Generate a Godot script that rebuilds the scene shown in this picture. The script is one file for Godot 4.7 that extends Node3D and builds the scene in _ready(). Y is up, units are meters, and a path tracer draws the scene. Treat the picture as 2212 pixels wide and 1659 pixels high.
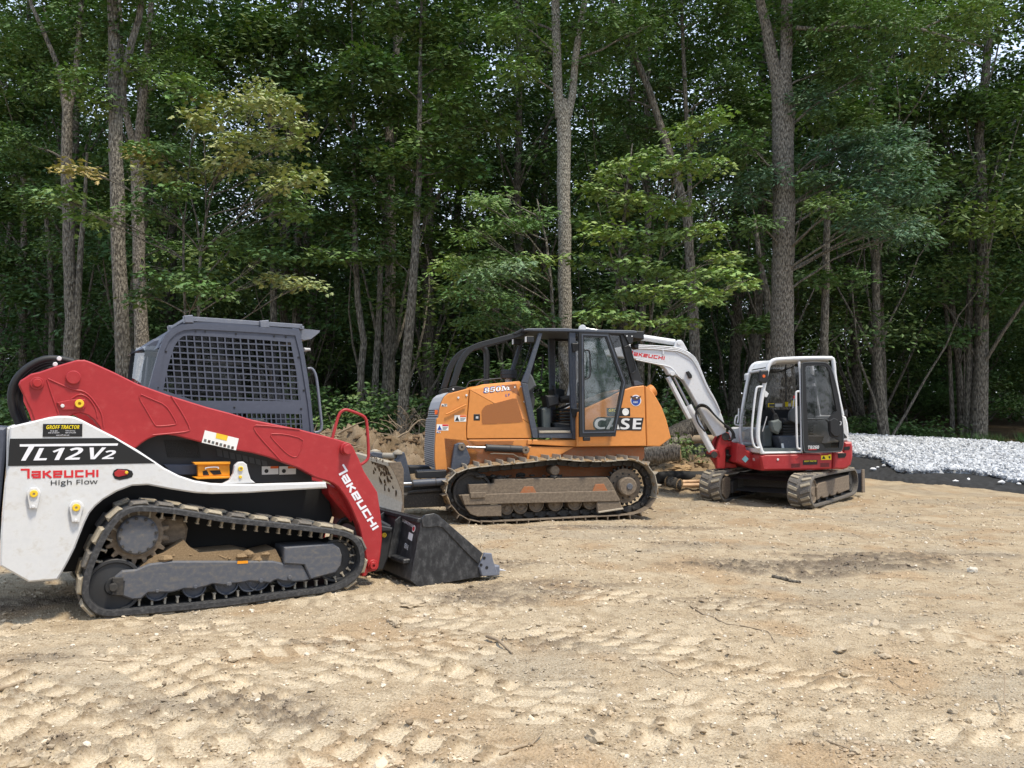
extends Node3D
# Camera model: photo pixels are given on a 2212 x 1659 copy of the photograph, zoomed crops are mapped back to it.
const FOC := 1841.0
const CX := 1106.0
const CY := 829.5
const EYE := Vector3(0, 1.5, 0)
const PITCH := 0.04101
const ZOOM := {"A": [0.0, 1200.0, 0.45208], "B": [900.0, 1200.0, 0.45208], "C": [0.0, 1800.0, 0.45208], "E": [900.0, 1750.0, 0.49729],
	"F1": [1600.0, 1240.0, 0.27125], "F2": [2000.0, 1240.0, 0.31646], "F3": [1500.0, 1650.0, 0.27125], "F4": [2000.0, 1650.0, 0.31646],
	"G1": [2480.0, 1260.0, 0.27125], "G2": [2850.0, 1360.0, 0.27125], "G3": [2650.0, 1650.0, 0.36166], "G4": [3300.0, 1500.0, 0.33152],
	"H6": [1250.0, 1550.0, 0.22604], "H7": [2550.0, 1650.0, 0.20492], "D": [0.0, 0.0, 1.82278]}
var M := {}
var taken := {}
var fo := Vector3.ZERO
var fb := Basis()
var FT := Transform3D()


# ---------------------------------------------------------------- mesh builder
class MB:
	var v := PackedVector3Array()
	var n := PackedVector3Array()
	var c := PackedColorArray()
	var T := Transform3D()
	var col := Color.WHITE
	var tint := false

	func tri_n(a: Vector3, b: Vector3, d: Vector3, na: Vector3, nb: Vector3, nd: Vector3) -> void:
		v.append(T * a); v.append(T * d); v.append(T * b)
		n.append((T.basis * na).normalized()); n.append((T.basis * nd).normalized()); n.append((T.basis * nb).normalized())
		if tint:
			c.append(col); c.append(col); c.append(col)

	func tri(a: Vector3, b: Vector3, d: Vector3) -> void:
		var m := (b - a).cross(d - a)
		if m.length_squared() < 1e-16:
			return
		m = m.normalized()
		tri_n(a, b, d, m, m, m)

	func quad(a: Vector3, b: Vector3, d: Vector3, e: Vector3) -> void:
		tri(a, b, d)
		tri(a, d, e)

	func quad_n(a: Vector3, b: Vector3, d: Vector3, e: Vector3, na: Vector3, nb: Vector3, nd: Vector3, ne: Vector3) -> void:
		tri_n(a, b, d, na, nb, nd)
		tri_n(a, d, e, na, nd, ne)

	func box(lo: Vector3, hi: Vector3, ch := 0.004) -> void:
		var ce := (lo + hi) * 0.5
		var h := ((hi - lo) * 0.5).abs()
		ch = minf(ch, minf(h.x, minf(h.y, h.z)) * 0.45)
		# 6 faces, 12 edges, 8 corners
		for ax in 3:
			var b := (ax + 1) % 3
			var d := (ax + 2) % 3
			for s in [-1.0, 1.0]:
				var p := []
				for k in [[-1.0, -1.0], [1.0, -1.0], [1.0, 1.0], [-1.0, 1.0]]:
					var q := Vector3.ZERO
					q[ax] = s * h[ax]; q[b] = k[0] * (h[b] - ch); q[d] = k[1] * (h[d] - ch)
					p.append(ce + q)
				if s > 0: quad(p[0], p[1], p[2], p[3])
				else: quad(p[3], p[2], p[1], p[0])
		if ch <= 0.0: return
		for ax in 3:
			var b := (ax + 1) % 3
			var d := (ax + 2) % 3
			for sb in [-1.0, 1.0]:
				for sd in [-1.0, 1.0]:
					var p := []
					for k in [[0, -1.0], [0, 1.0], [1, 1.0], [1, -1.0]]:
						var q := Vector3.ZERO
						q[ax] = k[1] * (h[ax] - ch)
						q[b] = sb * (h[b] - (ch if k[0] == 1 else 0.0)); q[d] = sd * (h[d] - (0.0 if k[0] == 1 else ch))
						p.append(ce + q)
					if sb * sd > 0: quad(p[3], p[2], p[1], p[0])
					else: quad(p[0], p[1], p[2], p[3])
		for sx in [-1.0, 1.0]:
			for sy in [-1.0, 1.0]:
				for sz in [-1.0, 1.0]:
					var a := ce + Vector3(sx * h.x, sy * (h.y - ch), sz * (h.z - ch))
					var b := ce + Vector3(sx * (h.x - ch), sy * h.y, sz * (h.z - ch))
					var d := ce + Vector3(sx * (h.x - ch), sy * (h.y - ch), sz * h.z)
					if sx * sy * sz > 0: tri(a, b, d)
					else: tri(b, a, d)

	static func area(p: PackedVector2Array) -> float:
		var s := 0.0
		for i in p.size():
			s += p[i].cross(p[(i + 1) % p.size()])
		return s * 0.5

	static func inset(p: PackedVector2Array, d: float) -> PackedVector2Array:
		var o := PackedVector2Array()
		var k := p.size()
		for i in k:
			var e1 := (p[i] - p[(i + k - 1) % k]).normalized()
			var e2 := (p[(i + 1) % k] - p[i]).normalized()
			var n1 := Vector2(-e1.y, e1.x)
			var n2 := Vector2(-e2.y, e2.x)
			var m := n1 + n2
			if m.length() < 0.05: m = n1
			m = m.normalized()
			o.append(p[i] + m * d / maxf(m.dot(n1), 0.5))
		return o

	func cap(p: PackedVector2Array, z: float, up: bool) -> void:
		var ix := Geometry2D.triangulate_polygon(p)
		if ix.is_empty():
			print("triangulation failed, %d points near %s" % [p.size(), p[0]])
		for i in range(0, ix.size(), 3):
			var a := p[ix[i]]
			var b := p[ix[i + 1]]
			var d := p[ix[i + 2]]
			if ((b - a).cross(d - a) > 0) != up:
				var s := b; b = d; d = s
			var m := Vector3(0, 0, 1.0 if up else -1.0)
			tri_n(Vector3(a.x, a.y, z), Vector3(b.x, b.y, z), Vector3(d.x, d.y, z), m, m, m)

	# polygon in x/y (counter-clockwise after fixing), from z0 (back) to z1 (front); bevelled front edge
	func prism(poly: PackedVector2Array, z0: float, z1: float, bev := 0.004, both := false) -> void:
		var p := poly.duplicate()
		if area(p) < 0: p.reverse()
		bev = minf(bev, (z1 - z0) * 0.45)
		var f := inset(p, bev) if bev > 0 else p
		if Geometry2D.triangulate_polygon(f).is_empty():
			f = p
		cap(f, z1, true)
		var zb := z0
		if both:
			cap(f, z0, false)
			zb = z0 + bev
		else:
			cap(p, z0, false)
		var k := p.size()
		for i in k:
			var j := (i + 1) % k
			var a := p[i]; var b := p[j]
			quad(Vector3(a.x, a.y, zb), Vector3(b.x, b.y, zb), Vector3(b.x, b.y, z1 - bev), Vector3(a.x, a.y, z1 - bev))
			if bev > 0:
				quad(Vector3(a.x, a.y, z1 - bev), Vector3(b.x, b.y, z1 - bev), Vector3(f[j].x, f[j].y, z1), Vector3(f[i].x, f[i].y, z1))
				if both:
					quad(Vector3(f[i].x, f[i].y, z0), Vector3(f[j].x, f[j].y, z0), Vector3(b.x, b.y, zb), Vector3(a.x, a.y, zb))

	# tube along points, radius one number or one for each point
	func tube(pts: Array, rad, segs := 8, caps := true, squash := 1.0) -> void:
		var k := pts.size()
		var ring := []
		var nor := []
		var up := Vector3(0.31, 0.9, 0.27)
		var t0: Vector3 = (pts[1] - pts[0]).normalized()
		var side := t0.cross(up).normalized()
		if side.length() < 0.5: side = t0.cross(Vector3.RIGHT).normalized()
		for i in k:
			var a: Vector3 = pts[maxi(i - 1, 0)]
			var b: Vector3 = pts[mini(i + 1, k - 1)]
			var t := (b - a).normalized()
			side = (side - t * side.dot(t)).normalized()
			var bi := t.cross(side)
			var r: float = rad[i] if rad is Array or rad is PackedFloat32Array else rad
			var rr := []
			var nn := []
			for s in segs:
				var an := TAU * s / segs
				var d := side * cos(an) + bi * sin(an) * squash
				rr.append(pts[i] + d * r)
				nn.append(d)
			ring.append(rr); nor.append(nn)
		for i in k - 1:
			for s in segs:
				var u := (s + 1) % segs
				quad_n(ring[i][s], ring[i][u], ring[i + 1][u], ring[i + 1][s], nor[i][s], nor[i][u], nor[i + 1][u], nor[i + 1][s])
		if caps:
			for s in range(1, segs - 1):
				tri(ring[0][0], ring[0][s + 1], ring[0][s])
				tri(ring[k - 1][0], ring[k - 1][s], ring[k - 1][s + 1])

	# profile: pairs (radius, height) turned round the axis from o along ax
	func lathe(o: Vector3, ax: Vector3, prof: Array, segs := 24) -> void:
		ax = ax.normalized()
		var sx := ax.cross(Vector3(0.2, 0.94, 0.13)).normalized()
		if absf(ax.y) > 0.9: sx = ax.cross(Vector3.RIGHT).normalized()
		var sy := ax.cross(sx)
		for i in prof.size() - 1:
			var r0: float = prof[i][0]; var h0: float = prof[i][1]
			var r1: float = prof[i + 1][0]; var h1: float = prof[i + 1][1]
			var nr := h1 - h0
			var nh := r0 - r1
			for s in segs:
				var a0 := TAU * s / segs
				var a1 := TAU * (s + 1) / segs
				var d0 := sx * cos(a0) + sy * sin(a0)
				var d1 := sx * cos(a1) + sy * sin(a1)
				var m0 := d0 * nr + ax * nh
				var m1 := d1 * nr + ax * nh
				var p0 := o + d0 * r0 + ax * h0
				var p1 := o + d1 * r0 + ax * h0
				var p2 := o + d1 * r1 + ax * h1
				var p3 := o + d0 * r1 + ax * h1
				if r0 > 1e-5: tri_n(p0, p1, p2, m0, m1, m1)
				if r1 > 1e-5: tri_n(p0, p2, p3, m0, m1, m0)

	# lumpy stone: subdivided octahedron pushed about by noise
	func rock(ce: Vector3, r: Vector3, seed_no: int, rough := 0.35, level := 2, flat_shade := true) -> void:
		var rn := RandomNumberGenerator.new()
		rn.seed = seed_no
		var ns := FastNoiseLite.new()
		ns.seed = seed_no
		ns.frequency = 0.9
		var ph := Vector3(rn.randf(), rn.randf(), rn.randf()) * 20.0
		var tr := []
		var o := [Vector3.RIGHT, Vector3.UP, Vector3.BACK, Vector3.LEFT, Vector3.DOWN, Vector3.FORWARD]
		for f in [[0, 1, 2], [2, 1, 3], [3, 1, 5], [5, 1, 0], [0, 2, 4], [2, 3, 4], [3, 5, 4], [5, 0, 4]]:
			tr.append([o[f[0]], o[f[1]], o[f[2]]])
		for l in level:
			var nx := []
			for t in tr:
				var ab: Vector3 = ((t[0] + t[1]) * 0.5).normalized()
				var bc: Vector3 = ((t[1] + t[2]) * 0.5).normalized()
				var ca: Vector3 = ((t[2] + t[0]) * 0.5).normalized()
				nx.append([t[0], ab, ca]); nx.append([ab, t[1], bc]); nx.append([ca, bc, t[2]]); nx.append([ab, bc, ca])
			tr = nx
		for t in tr:
			var q := []
			for p: Vector3 in t:
				var g := p * 1.3 + ph
				q.append(ce + p * r * (1.0 + rough * (ns.get_noise_3d(g.x, g.y, g.z) * 1.6)))
			if flat_shade:
				tri(q[0], q[1], q[2])
			else:
				tri_n(q[0], q[1], q[2], t[0] / r, t[1] / r, t[2] / r)

	func mesh() -> ArrayMesh:
		var a := []
		a.resize(Mesh.ARRAY_MAX)
		a[Mesh.ARRAY_VERTEX] = v
		a[Mesh.ARRAY_NORMAL] = n
		if tint: a[Mesh.ARRAY_COLOR] = c
		var m := ArrayMesh.new()
		m.add_surface_from_arrays(Mesh.PRIMITIVE_TRIANGLES, a)
		return m


# ---------------------------------------------------------------- names, things and parts
func numbered(s: String) -> String:
	if not taken.has(s):
		taken[s] = 0
		return s
	taken[s] += 1
	return "%s_%03d" % [s, taken[s]]


func thing(called: String, label: String, category: String, group := "") -> Node3D:
	var o := Node3D.new()
	o.name = numbered(called)
	add_child(o)
	tag(o, label, category, group)
	return o


func tag(o: Node3D, label: String, category: String, group := "") -> void:
	o.set_meta("label", label)
	o.set_meta("category", category)
	if group: o.set_meta("group", group)


func put(called: String, mesh: Mesh, m: Material, parent: Node3D = null) -> MeshInstance3D:
	var o := MeshInstance3D.new()
	o.mesh = mesh
	o.material_override = m
	if parent == null or parent == self:
		o.name = numbered(called)
		add_child(o)
	else:
		o.name = called
		parent.add_child(o, true)
	return o


func obj(called: String, b: MB, m: Material, parent: Node3D = null) -> MeshInstance3D:
	if b.v.is_empty():
		print("empty mesh: ", called)
		b.tri(Vector3.ZERO, Vector3(0.001, 0, 0), Vector3(0, 0.001, 0))
	return put(called, b.mesh(), m, parent)


func fresh() -> MB:
	var b := MB.new()
	b.T = FT
	return b


# ---------------------------------------------------------------- from pixels to places
func ray(px: float, py: float) -> Vector3:
	return Vector3(px - CX, CY - py, -FOC).rotated(Vector3.RIGHT, PITCH)


func ground(px: float, py: float, h := 0.0) -> Vector3:
	var d := ray(px, py)
	return EYE + d * ((h - EYE.y) / d.y)


func at_depth(px: float, py: float, depth: float) -> Vector3:
	var d := ray(px, py)
	return EYE + d * (depth / -d.z)


func frame(o: Vector3, deg: float, lean := 0.0) -> void:
	fo = o
	fb = Basis(Vector3.UP, deg_to_rad(deg)) * Basis(Vector3.BACK, deg_to_rad(lean))
	FT = Transform3D()


func photo(z: String, x: float, y: float) -> Vector2:
	var k: Array = ZOOM[z]
	return Vector2(k[0] + x * k[2], k[1] + y * k[2]) / 1.82278


# place in the frame's axes where the sight line through a pixel meets the plane z = w
func p3(z: String, x: float, y: float, w: float) -> Vector3:
	var s := photo(z, x, y)
	var inv := fb.inverse()
	var o := inv * (EYE - fo)
	var d := inv * ray(s.x, s.y)
	return o + d * ((w - o.z) / d.z)


func q(z: String, a: Array, w: float) -> PackedVector2Array:
	var r := PackedVector2Array()
	for i in range(0, a.size(), 2):
		var p := p3(z, a[i], a[i + 1], w)
		r.append(Vector2(p.x, p.y))
	return r


func unit(z: String, x: float, y: float, w: float) -> float:
	return (p3(z, x + 1, y, w) - p3(z, x, y, w)).length()


func pts3(z: String, a: Array, w: float) -> Array:
	var r := []
	for i in range(0, a.size(), 2):
		r.append(p3(z, a[i], a[i + 1], w))
	return r


# ---------------------------------------------------------------- part helpers
func pr(called: String, parent: Node3D, m: Material, poly: PackedVector2Array, w: float, thick: float, bev := 0.005) -> MeshInstance3D:
	var b := fresh()
	b.prism(poly, w - thick, w, bev)
	return obj(called, b, m, parent)


func cyz(called: String, parent: Node3D, m: Material, z: String, x: float, y: float, w: float, rpx: float, deep: float, segs := 22, bev := 0.004) -> MeshInstance3D:
	var ce := p3(z, x, y, w)
	var r := rpx * unit(z, x, y, w)
	return cyl(called, parent, m, ce, r, deep, segs, bev)


func cyl(called: String, parent: Node3D, m: Material, ce: Vector3, r: float, deep: float, segs := 22, bev := 0.004) -> MeshInstance3D:
	var b := fresh()
	bev = minf(bev, minf(r * 0.4, deep * 0.45))
	b.lathe(ce - Vector3(0, 0, deep), Vector3.BACK, [[0.0, 0.0], [r, 0.0], [r, deep - bev], [r - bev, deep], [0.0, deep]], segs)
	return obj(called, b, m, parent)


# ring with a hole, axis across the machine
func ringz(called: String, parent: Node3D, m: Material, z: String, x: float, y: float, w: float, rpx: float, hole: float, deep: float, segs := 20) -> MeshInstance3D:
	var ce := p3(z, x, y, w)
	var u := unit(z, x, y, w)
	var b := fresh()
	b.lathe(ce - Vector3(0, 0, deep), Vector3.BACK, [[rpx * u, 0.0], [rpx * u, deep - 0.003], [rpx * u - 0.003, deep], [hole * u, deep], [hole * u, deep * 0.2], [0.0, deep * 0.2]], segs)
	return obj(called, b, m, parent)


func tb(called: String, parent: Node3D, m: Material, pts: Array, r, segs := 8) -> MeshInstance3D:
	var b := fresh()
	b.tube(pts, r, segs)
	return obj(called, b, m, parent)


func bo(called: String, parent: Node3D, m: Material, lo: Vector3, hi: Vector3, ch := 0.006) -> MeshInstance3D:
	var b := fresh()
	b.box(Vector3(minf(lo.x, hi.x), minf(lo.y, hi.y), minf(lo.z, hi.z)), Vector3(maxf(lo.x, hi.x), maxf(lo.y, hi.y), maxf(lo.z, hi.z)), ch)
	return obj(called, b, m, parent)


func soft(pts: Array, rounds := 2) -> Array:
	var p := pts
	for k in rounds:
		var o := [p[0]]
		for i in p.size() - 1:
			if i > 0: o.append(p[i].lerp(p[i + 1], 0.25))
			else: o.append(p[i].lerp(p[i + 1], 0.4))
			if i < p.size() - 2: o.append(p[i].lerp(p[i + 1], 0.75))
			else: o.append(p[i].lerp(p[i + 1], 0.6))
		o.append(p[-1])
		p = o
	return p


# joins a hole to an outline by a very thin cut so that the whole can be triangulated
func keyhole(outer: PackedVector2Array, hole: PackedVector2Array) -> PackedVector2Array:
	var a := outer.duplicate()
	var b := hole.duplicate()
	if MB.area(a) < 0: a.reverse()
	if MB.area(b) > 0: b.reverse()
	var best := 1e9
	var bi := 0
	var bj := 0
	for i in a.size():
		for j in b.size():
			var d := a[i].distance_squared_to(b[j])
			if d < best:
				best = d; bi = i; bj = j
	var o := PackedVector2Array()
	for i in bi + 1: o.append(a[i])
	for j in b.size() + 1: o.append(b[(bj + j) % b.size()])
	var e := (b[bj] - a[bi]).normalized() * 0.0
	var side := Vector2(-(b[bj] - a[bi]).y, (b[bj] - a[bi]).x).normalized() * 0.0004
	o[o.size() - 1] += -side + e
	o.append(a[bi] - side)
	for i in range(bi + 1, a.size()): o.append(a[i])
	return o


func framed(called: String, parent: Node3D, m: Material, outer: PackedVector2Array, hole: PackedVector2Array, w: float, thick: float) -> MeshInstance3D:
	var b := fresh()
	b.prism(keyhole(outer, hole), w - thick, w, 0.0)
	return obj(called, b, m, parent)


func closed_path(poly: PackedVector2Array, n: int) -> Array:
	var p := poly.duplicate()
	if MB.area(p) < 0: p.reverse()
	for it in 2:
		var s := PackedVector2Array()
		for i in p.size():
			var a := p[i]; var b := p[(i + 1) % p.size()]
			s.append(a.lerp(b, 0.25)); s.append(a.lerp(b, 0.75))
		p = s
	var total := 0.0
	for i in p.size(): total += p[i].distance_to(p[(i + 1) % p.size()])
	var out := []
	var step := total / n
	var acc := 0.0
	var next := 0.0
	for i in p.size():
		var a := p[i]; var b := p[(i + 1) % p.size()]
		var l := a.distance_to(b)
		while next <= acc + l and out.size() < n:
			var t := (b - a) / maxf(l, 1e-6)
			out.append([a + t * (next - acc), t])
			next += step
		acc += l
	for i in n:  # smoothed tangents
		out[i].append((out[(i + 1) % n][0] - out[(i + n - 1) % n][0]).normalized())
	return out


func words(s: String, called: String, parent: Node3D, m: Material, a: Vector3, b: Vector3, top: Vector3, deep := 0.003, bold := true, slant := 0.0, serif := false) -> MeshInstance3D:
	var t := TextMesh.new()
	var f := SystemFont.new()
	f.font_names = PackedStringArray(["Droid Serif" if serif else "Droid Sans"])
	f.font_weight = 700 if bold else 400
	t.font = f
	t.text = s
	t.font_size = 64
	t.pixel_size = 0.01
	t.depth = 0.1
	t.curve_step = 2.0
	var bb := t.get_aabb()
	var x := (b - a) / maxf(bb.size.x, 0.01)
	var y := (top - a) / maxf(bb.size.y, 0.01)
	var z := (b - a).cross(top - a).normalized() * deep / 0.1
	var o := put(called, t, m, parent)
	var bs := Basis(x, y + x * slant, z)
	o.transform = FT * Transform3D(bs, a - bs * Vector3(bb.position.x, bb.position.y, bb.position.z))
	return o


const GLYPH := {
	"T": [0.74, [[0, 0.9, 0.64, 0.9], [0.64, 1.0, 0.64, 0]]],
	"a": [0.78, [[0.02, 0.66, 0.68, 0.66], [0.68, 0.76, 0.68, 0], [0.58, 0.1, 0.1, 0.1], [0.1, 0.2, 0.1, 0.28], [0.0, 0.38, 0.58, 0.38]]],
	"K": [0.74, [[0.1, 0.76, 0.1, 0], [0.2, 0.38, 0.66, 0.74], [0.3, 0.42, 0.72, 0.02]]],
	"e": [0.78, [[0.7, 0.1, 0, 0.1], [0.1, 0.2, 0.1, 0.56], [0.0, 0.66, 0.78, 0.66], [0.68, 0.56, 0.68, 0.48], [0.2, 0.38, 0.78, 0.38]]],
	"U": [0.8, [[0.1, 0.76, 0.1, 0], [0.2, 0.1, 0.6, 0.1], [0.7, 0.76, 0.7, 0]]],
	"C": [0.76, [[0.74, 0.66, 0, 0.66], [0.1, 0.56, 0.1, 0.2], [0, 0.1, 0.74, 0.1]]],
	"H": [0.8, [[0.1, 0.76, 0.1, 0], [0.7, 0.76, 0.7, 0], [0.2, 0.38, 0.6, 0.38]]],
	"I": [0.2, [[0.1, 0.76, 0.1, 0]]]}


# squared lettering of the maker's mark drawn with strokes
func strokes(s: String, called: String, parent: Node3D, m: Material, a: Vector3, b: Vector3, top: Vector3, skip := 0.0) -> MeshInstance3D:
	var width := 0.0
	for ch in s: width += GLYPH[ch][0] + 0.14
	width -= 0.14
	var nz := (b - a).cross(top - a).normalized()
	var bd := fresh()
	bd.T = FT * Transform3D(Basis((b - a) / width, top - a, nz), a)
	var x0 := 0.0
	for ch in s:
		var k := 0
		for g in GLYPH[ch][1]:
			var p := Vector2(g[0], g[1]); var r := Vector2(g[2], g[3])
			var t := (r - p).normalized()
			var nn := Vector2(-t.y, t.x) * 0.098
			if x0 >= skip:
				bd.prism(PackedVector2Array([p + nn + Vector2(x0, 0), p - nn + Vector2(x0, 0), r - nn + Vector2(x0, 0), r + nn + Vector2(x0, 0)]), 0.0, 0.0022 + 0.0005 * k, 0.0)
			k += 1
		x0 += GLYPH[ch][0] + 0.14
	return obj(called, bd, m, parent)


# ---------------------------------------------------------------- materials
func plain(c: Color, rough := 0.6, metal := 0.0) -> StandardMaterial3D:
	var m := StandardMaterial3D.new()
	m.albedo_color = c
	m.roughness = rough
	m.metallic = metal
	return m


func noise_tex(seed_no: int, freq: float, stops: Array, size := 512, oct := 4, kind := FastNoiseLite.TYPE_SIMPLEX_SMOOTH) -> NoiseTexture2D:
	var f := FastNoiseLite.new()
	f.seed = seed_no
	f.frequency = freq
	f.noise_type = kind
	f.fractal_octaves = oct
	var t := NoiseTexture2D.new()
	t.width = size
	t.height = size
	t.seamless = true
	t.noise = f
	var g := Gradient.new()
	var of := PackedFloat32Array()
	var co := PackedColorArray()
	for s in stops:
		of.append(s[0]); co.append(s[1])
	g.offsets = of
	g.colors = co
	t.color_ramp = g
	return t


func bump_tex(seed_no: int, freq: float, strength: float, size := 512, oct := 5) -> NoiseTexture2D:
	var f := FastNoiseLite.new()
	f.seed = seed_no
	f.frequency = freq
	f.fractal_octaves = oct
	var t := NoiseTexture2D.new()
	t.width = size
	t.height = size
	t.seamless = true
	t.noise = f
	t.as_normal_map = true
	t.bump_strength = strength
	return t


# paint (or rubber, steel) with patches of dried dirt of its own outline
func dirty(base: Color, dirt: Color, amount: float, metres: float, rough := 0.5, metal := 0.0, seed_no := 1, stretch := 1.0) -> StandardMaterial3D:
	var m := StandardMaterial3D.new()
	var t0 := clampf(0.86 - amount, 0.05, 0.8)
	var tx := noise_tex(seed_no, 0.016, [[0.0, base.darkened(0.06)], [t0, base.lerp(dirt, 0.06)], [minf(0.95, t0 + 0.22), base.lerp(dirt, 0.38)], [1.0, base.lerp(dirt, 0.9)]], 512, 7)
	tx.noise.fractal_gain = 0.68
	m.albedo_texture = tx
	m.roughness = rough
	m.metallic = metal
	m.uv1_triplanar = true
	m.uv1_world_triplanar = true
	m.uv1_scale = Vector3(1.0 / metres, stretch / metres, 1.0 / metres)
	return m


func bark(dark: Color, pale: Color, seed_no: int, across: float, up: float) -> StandardMaterial3D:
	var m := StandardMaterial3D.new()
	m.albedo_texture = noise_tex(seed_no, 0.02, [[0.0, dark.darkened(0.6)], [0.40, dark.darkened(0.12)], [0.60, dark.lerp(pale, 0.6)], [1.0, pale.lightened(0.12)]], 512, 5)
	m.normal_enabled = true
	m.normal_texture = bump_tex(seed_no + 7, 0.022, 26.0)
	m.normal_scale = 1.0
	m.roughness = 0.95
	m.uv1_triplanar = true
	m.uv1_world_triplanar = true
	m.uv1_scale = Vector3(1.0 / across, 1.0 / up, 1.0 / across)
	return m


func leaf_mat() -> StandardMaterial3D:
	var m := StandardMaterial3D.new()
	m.vertex_color_use_as_albedo = true
	m.roughness = 0.55
	m.metallic_specular = 0.35
	m.backlight_enabled = true
	m.backlight = Color(0.44, 0.52, 0.17)
	m.cull_mode = BaseMaterial3D.CULL_DISABLED
	return m


func glass(tint: Color, alpha: float) -> StandardMaterial3D:
	var m := StandardMaterial3D.new()
	m.albedo_color = Color(tint.r, tint.g, tint.b, alpha)
	m.transparency = BaseMaterial3D.TRANSPARENCY_ALPHA
	m.roughness = 0.03
	m.metallic_specular = 0.5
	return m


func make_materials() -> void:
	var tan_dust := Color(0.60, 0.53, 0.44)
	M.red = dirty(Color(0.62, 0.14, 0.155), Color(0.66, 0.32, 0.30), 0.26, 0.8, 0.42, 0.0, 3)
	M.red_old = dirty(Color(0.64, 0.11, 0.12), Color(0.52, 0.30, 0.26), 0.28, 0.5, 0.5, 0.0, 5)
	M.white = dirty(Color(0.80, 0.805, 0.81), Color(0.66, 0.63, 0.58), 0.28, 0.9, 0.4, 0.0, 9)
	M.white_arm = dirty(Color(0.82, 0.83, 0.84), Color(0.66, 0.64, 0.60), 0.22, 0.7, 0.45, 0.0, 10)
	M.grey = dirty(Color(0.28, 0.30, 0.355), Color(0.36, 0.37, 0.40), 0.18, 0.6, 0.45, 0.0, 11)
	M.grey_light = dirty(Color(0.40, 0.42, 0.47), Color(0.55, 0.54, 0.53), 0.25, 0.5, 0.45, 0.0, 12)
	M.charcoal = dirty(Color(0.16, 0.165, 0.175), Color(0.27, 0.265, 0.26), 0.2, 0.5, 0.55, 0.0, 13)
	M.black = dirty(Color(0.085, 0.088, 0.095), Color(0.18, 0.18, 0.18), 0.22, 0.4, 0.5, 0.0, 14)
	M.scraped = dirty(Color(0.15, 0.155, 0.165), Color(0.46, 0.46, 0.46), 0.42, 0.55, 0.42, 0.2, 15, 0.5)
	M.rubber = dirty(Color(0.15, 0.152, 0.16), Color(0.42, 0.415, 0.41), 0.42, 0.35, 0.75, 0.0, 16)
	M.rubber_dust = dirty(Color(0.46, 0.44, 0.40), Color(0.72, 0.66, 0.55), 0.66, 0.25, 0.9, 0.0, 17)
	M.rubber_tan = dirty(Color(0.30, 0.295, 0.29), Color(0.56, 0.51, 0.44), 0.5, 0.22, 0.9, 0.0, 18)
	M.frame_mud = dirty(Color(0.30, 0.315, 0.35), Color(0.47, 0.43, 0.375), 0.40, 0.45, 0.7, 0.0, 19)
	M.steel_mud = dirty(Color(0.38, 0.335, 0.285), Color(0.56, 0.50, 0.42), 0.5, 0.4, 0.85, 0.0, 20)
	M.steel_dark = dirty(Color(0.185, 0.18, 0.175), Color(0.38, 0.345, 0.30), 0.36, 0.3, 0.75, 0.1, 21)
	M.shoe = dirty(Color(0.58, 0.55, 0.50), Color(0.72, 0.67, 0.58), 0.5, 0.2, 0.7, 0.1, 22)
	M.mud = dirty(Color(0.46, 0.38, 0.28), Color(0.64, 0.56, 0.44), 0.5, 0.12, 1.0, 0.0, 23)
	M.mud_dark = dirty(Color(0.36, 0.29, 0.21), Color(0.55, 0.46, 0.35), 0.5, 0.2, 1.0, 0.0, 29)
	M.orange = dirty(Color(0.81, 0.525, 0.255), Color(0.78, 0.56, 0.34), 0.12, 0.9, 0.42, 0.0, 24)
	M.orange_mesh = plain(Color(0.72, 0.44, 0.20), 0.6)
	M.orange_mud = dirty(Color(0.62, 0.36, 0.20), Color(0.52, 0.44, 0.36), 0.5, 0.4, 0.8, 0.0, 25)
	M.amber = plain(Color(0.86, 0.56, 0.08), 0.45)
	M.yellow = plain(Color(0.86, 0.72, 0.16), 0.5)
	M.bluegrey = dirty(Color(0.24, 0.265, 0.31), Color(0.42, 0.40, 0.38), 0.3, 0.4, 0.5, 0.0, 26)
	M.blade = dirty(Color(0.60, 0.575, 0.53), Color(0.72, 0.69, 0.64), 0.5, 0.9, 0.55, 0.15, 27, 2.2)
	M.blade_mud = plain(Color(0.33, 0.27, 0.20), 1.0)
	M.silver = plain(Color(0.70, 0.70, 0.71), 0.45, 0.0)
	M.chrome = plain(Color(0.62, 0.63, 0.65), 0.3, 0.9)
	M.bright = plain(Color(0.80, 0.80, 0.80), 0.5)
	M.dark = plain(Color(0.045, 0.046, 0.05), 0.7)
	M.seat = plain(Color(0.13, 0.135, 0.14), 0.85)
	M.seat_grey = plain(Color(0.30, 0.315, 0.325), 0.8)
	M.trim = dirty(Color(0.33, 0.36, 0.36), Color(0.45, 0.43, 0.39), 0.3, 0.3, 0.7, 0.0, 28)
	M.paper = plain(Color(0.86, 0.86, 0.85), 0.6)
	M.ink = plain(Color(0.07, 0.07, 0.075), 0.5)
	M.ink_red = plain(Color(0.76, 0.13, 0.16), 0.5)
	M.ink_white = plain(Color(0.86, 0.86, 0.88), 0.5)
	M.ink_blue = plain(Color(0.13, 0.25, 0.55), 0.5)
	M.ink_yellow = plain(Color(0.90, 0.80, 0.05), 0.5)
	M.ink_orange = plain(Color(0.82, 0.36, 0.10), 0.5)
	M.ink_brown = plain(Color(0.28, 0.20, 0.16), 0.6)
	M.ink_teal = plain(Color(0.46, 0.68, 0.72), 0.5)
	M.hose = plain(Color(0.06, 0.06, 0.065), 0.6)
	M.glass = glass(Color(0.30, 0.40, 0.38), 0.12)
	M.glass_dark = glass(Color(0.06, 0.085, 0.085), 0.30)
	M.glass_guard = glass(Color(0.04, 0.05, 0.05), 0.40)
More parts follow.
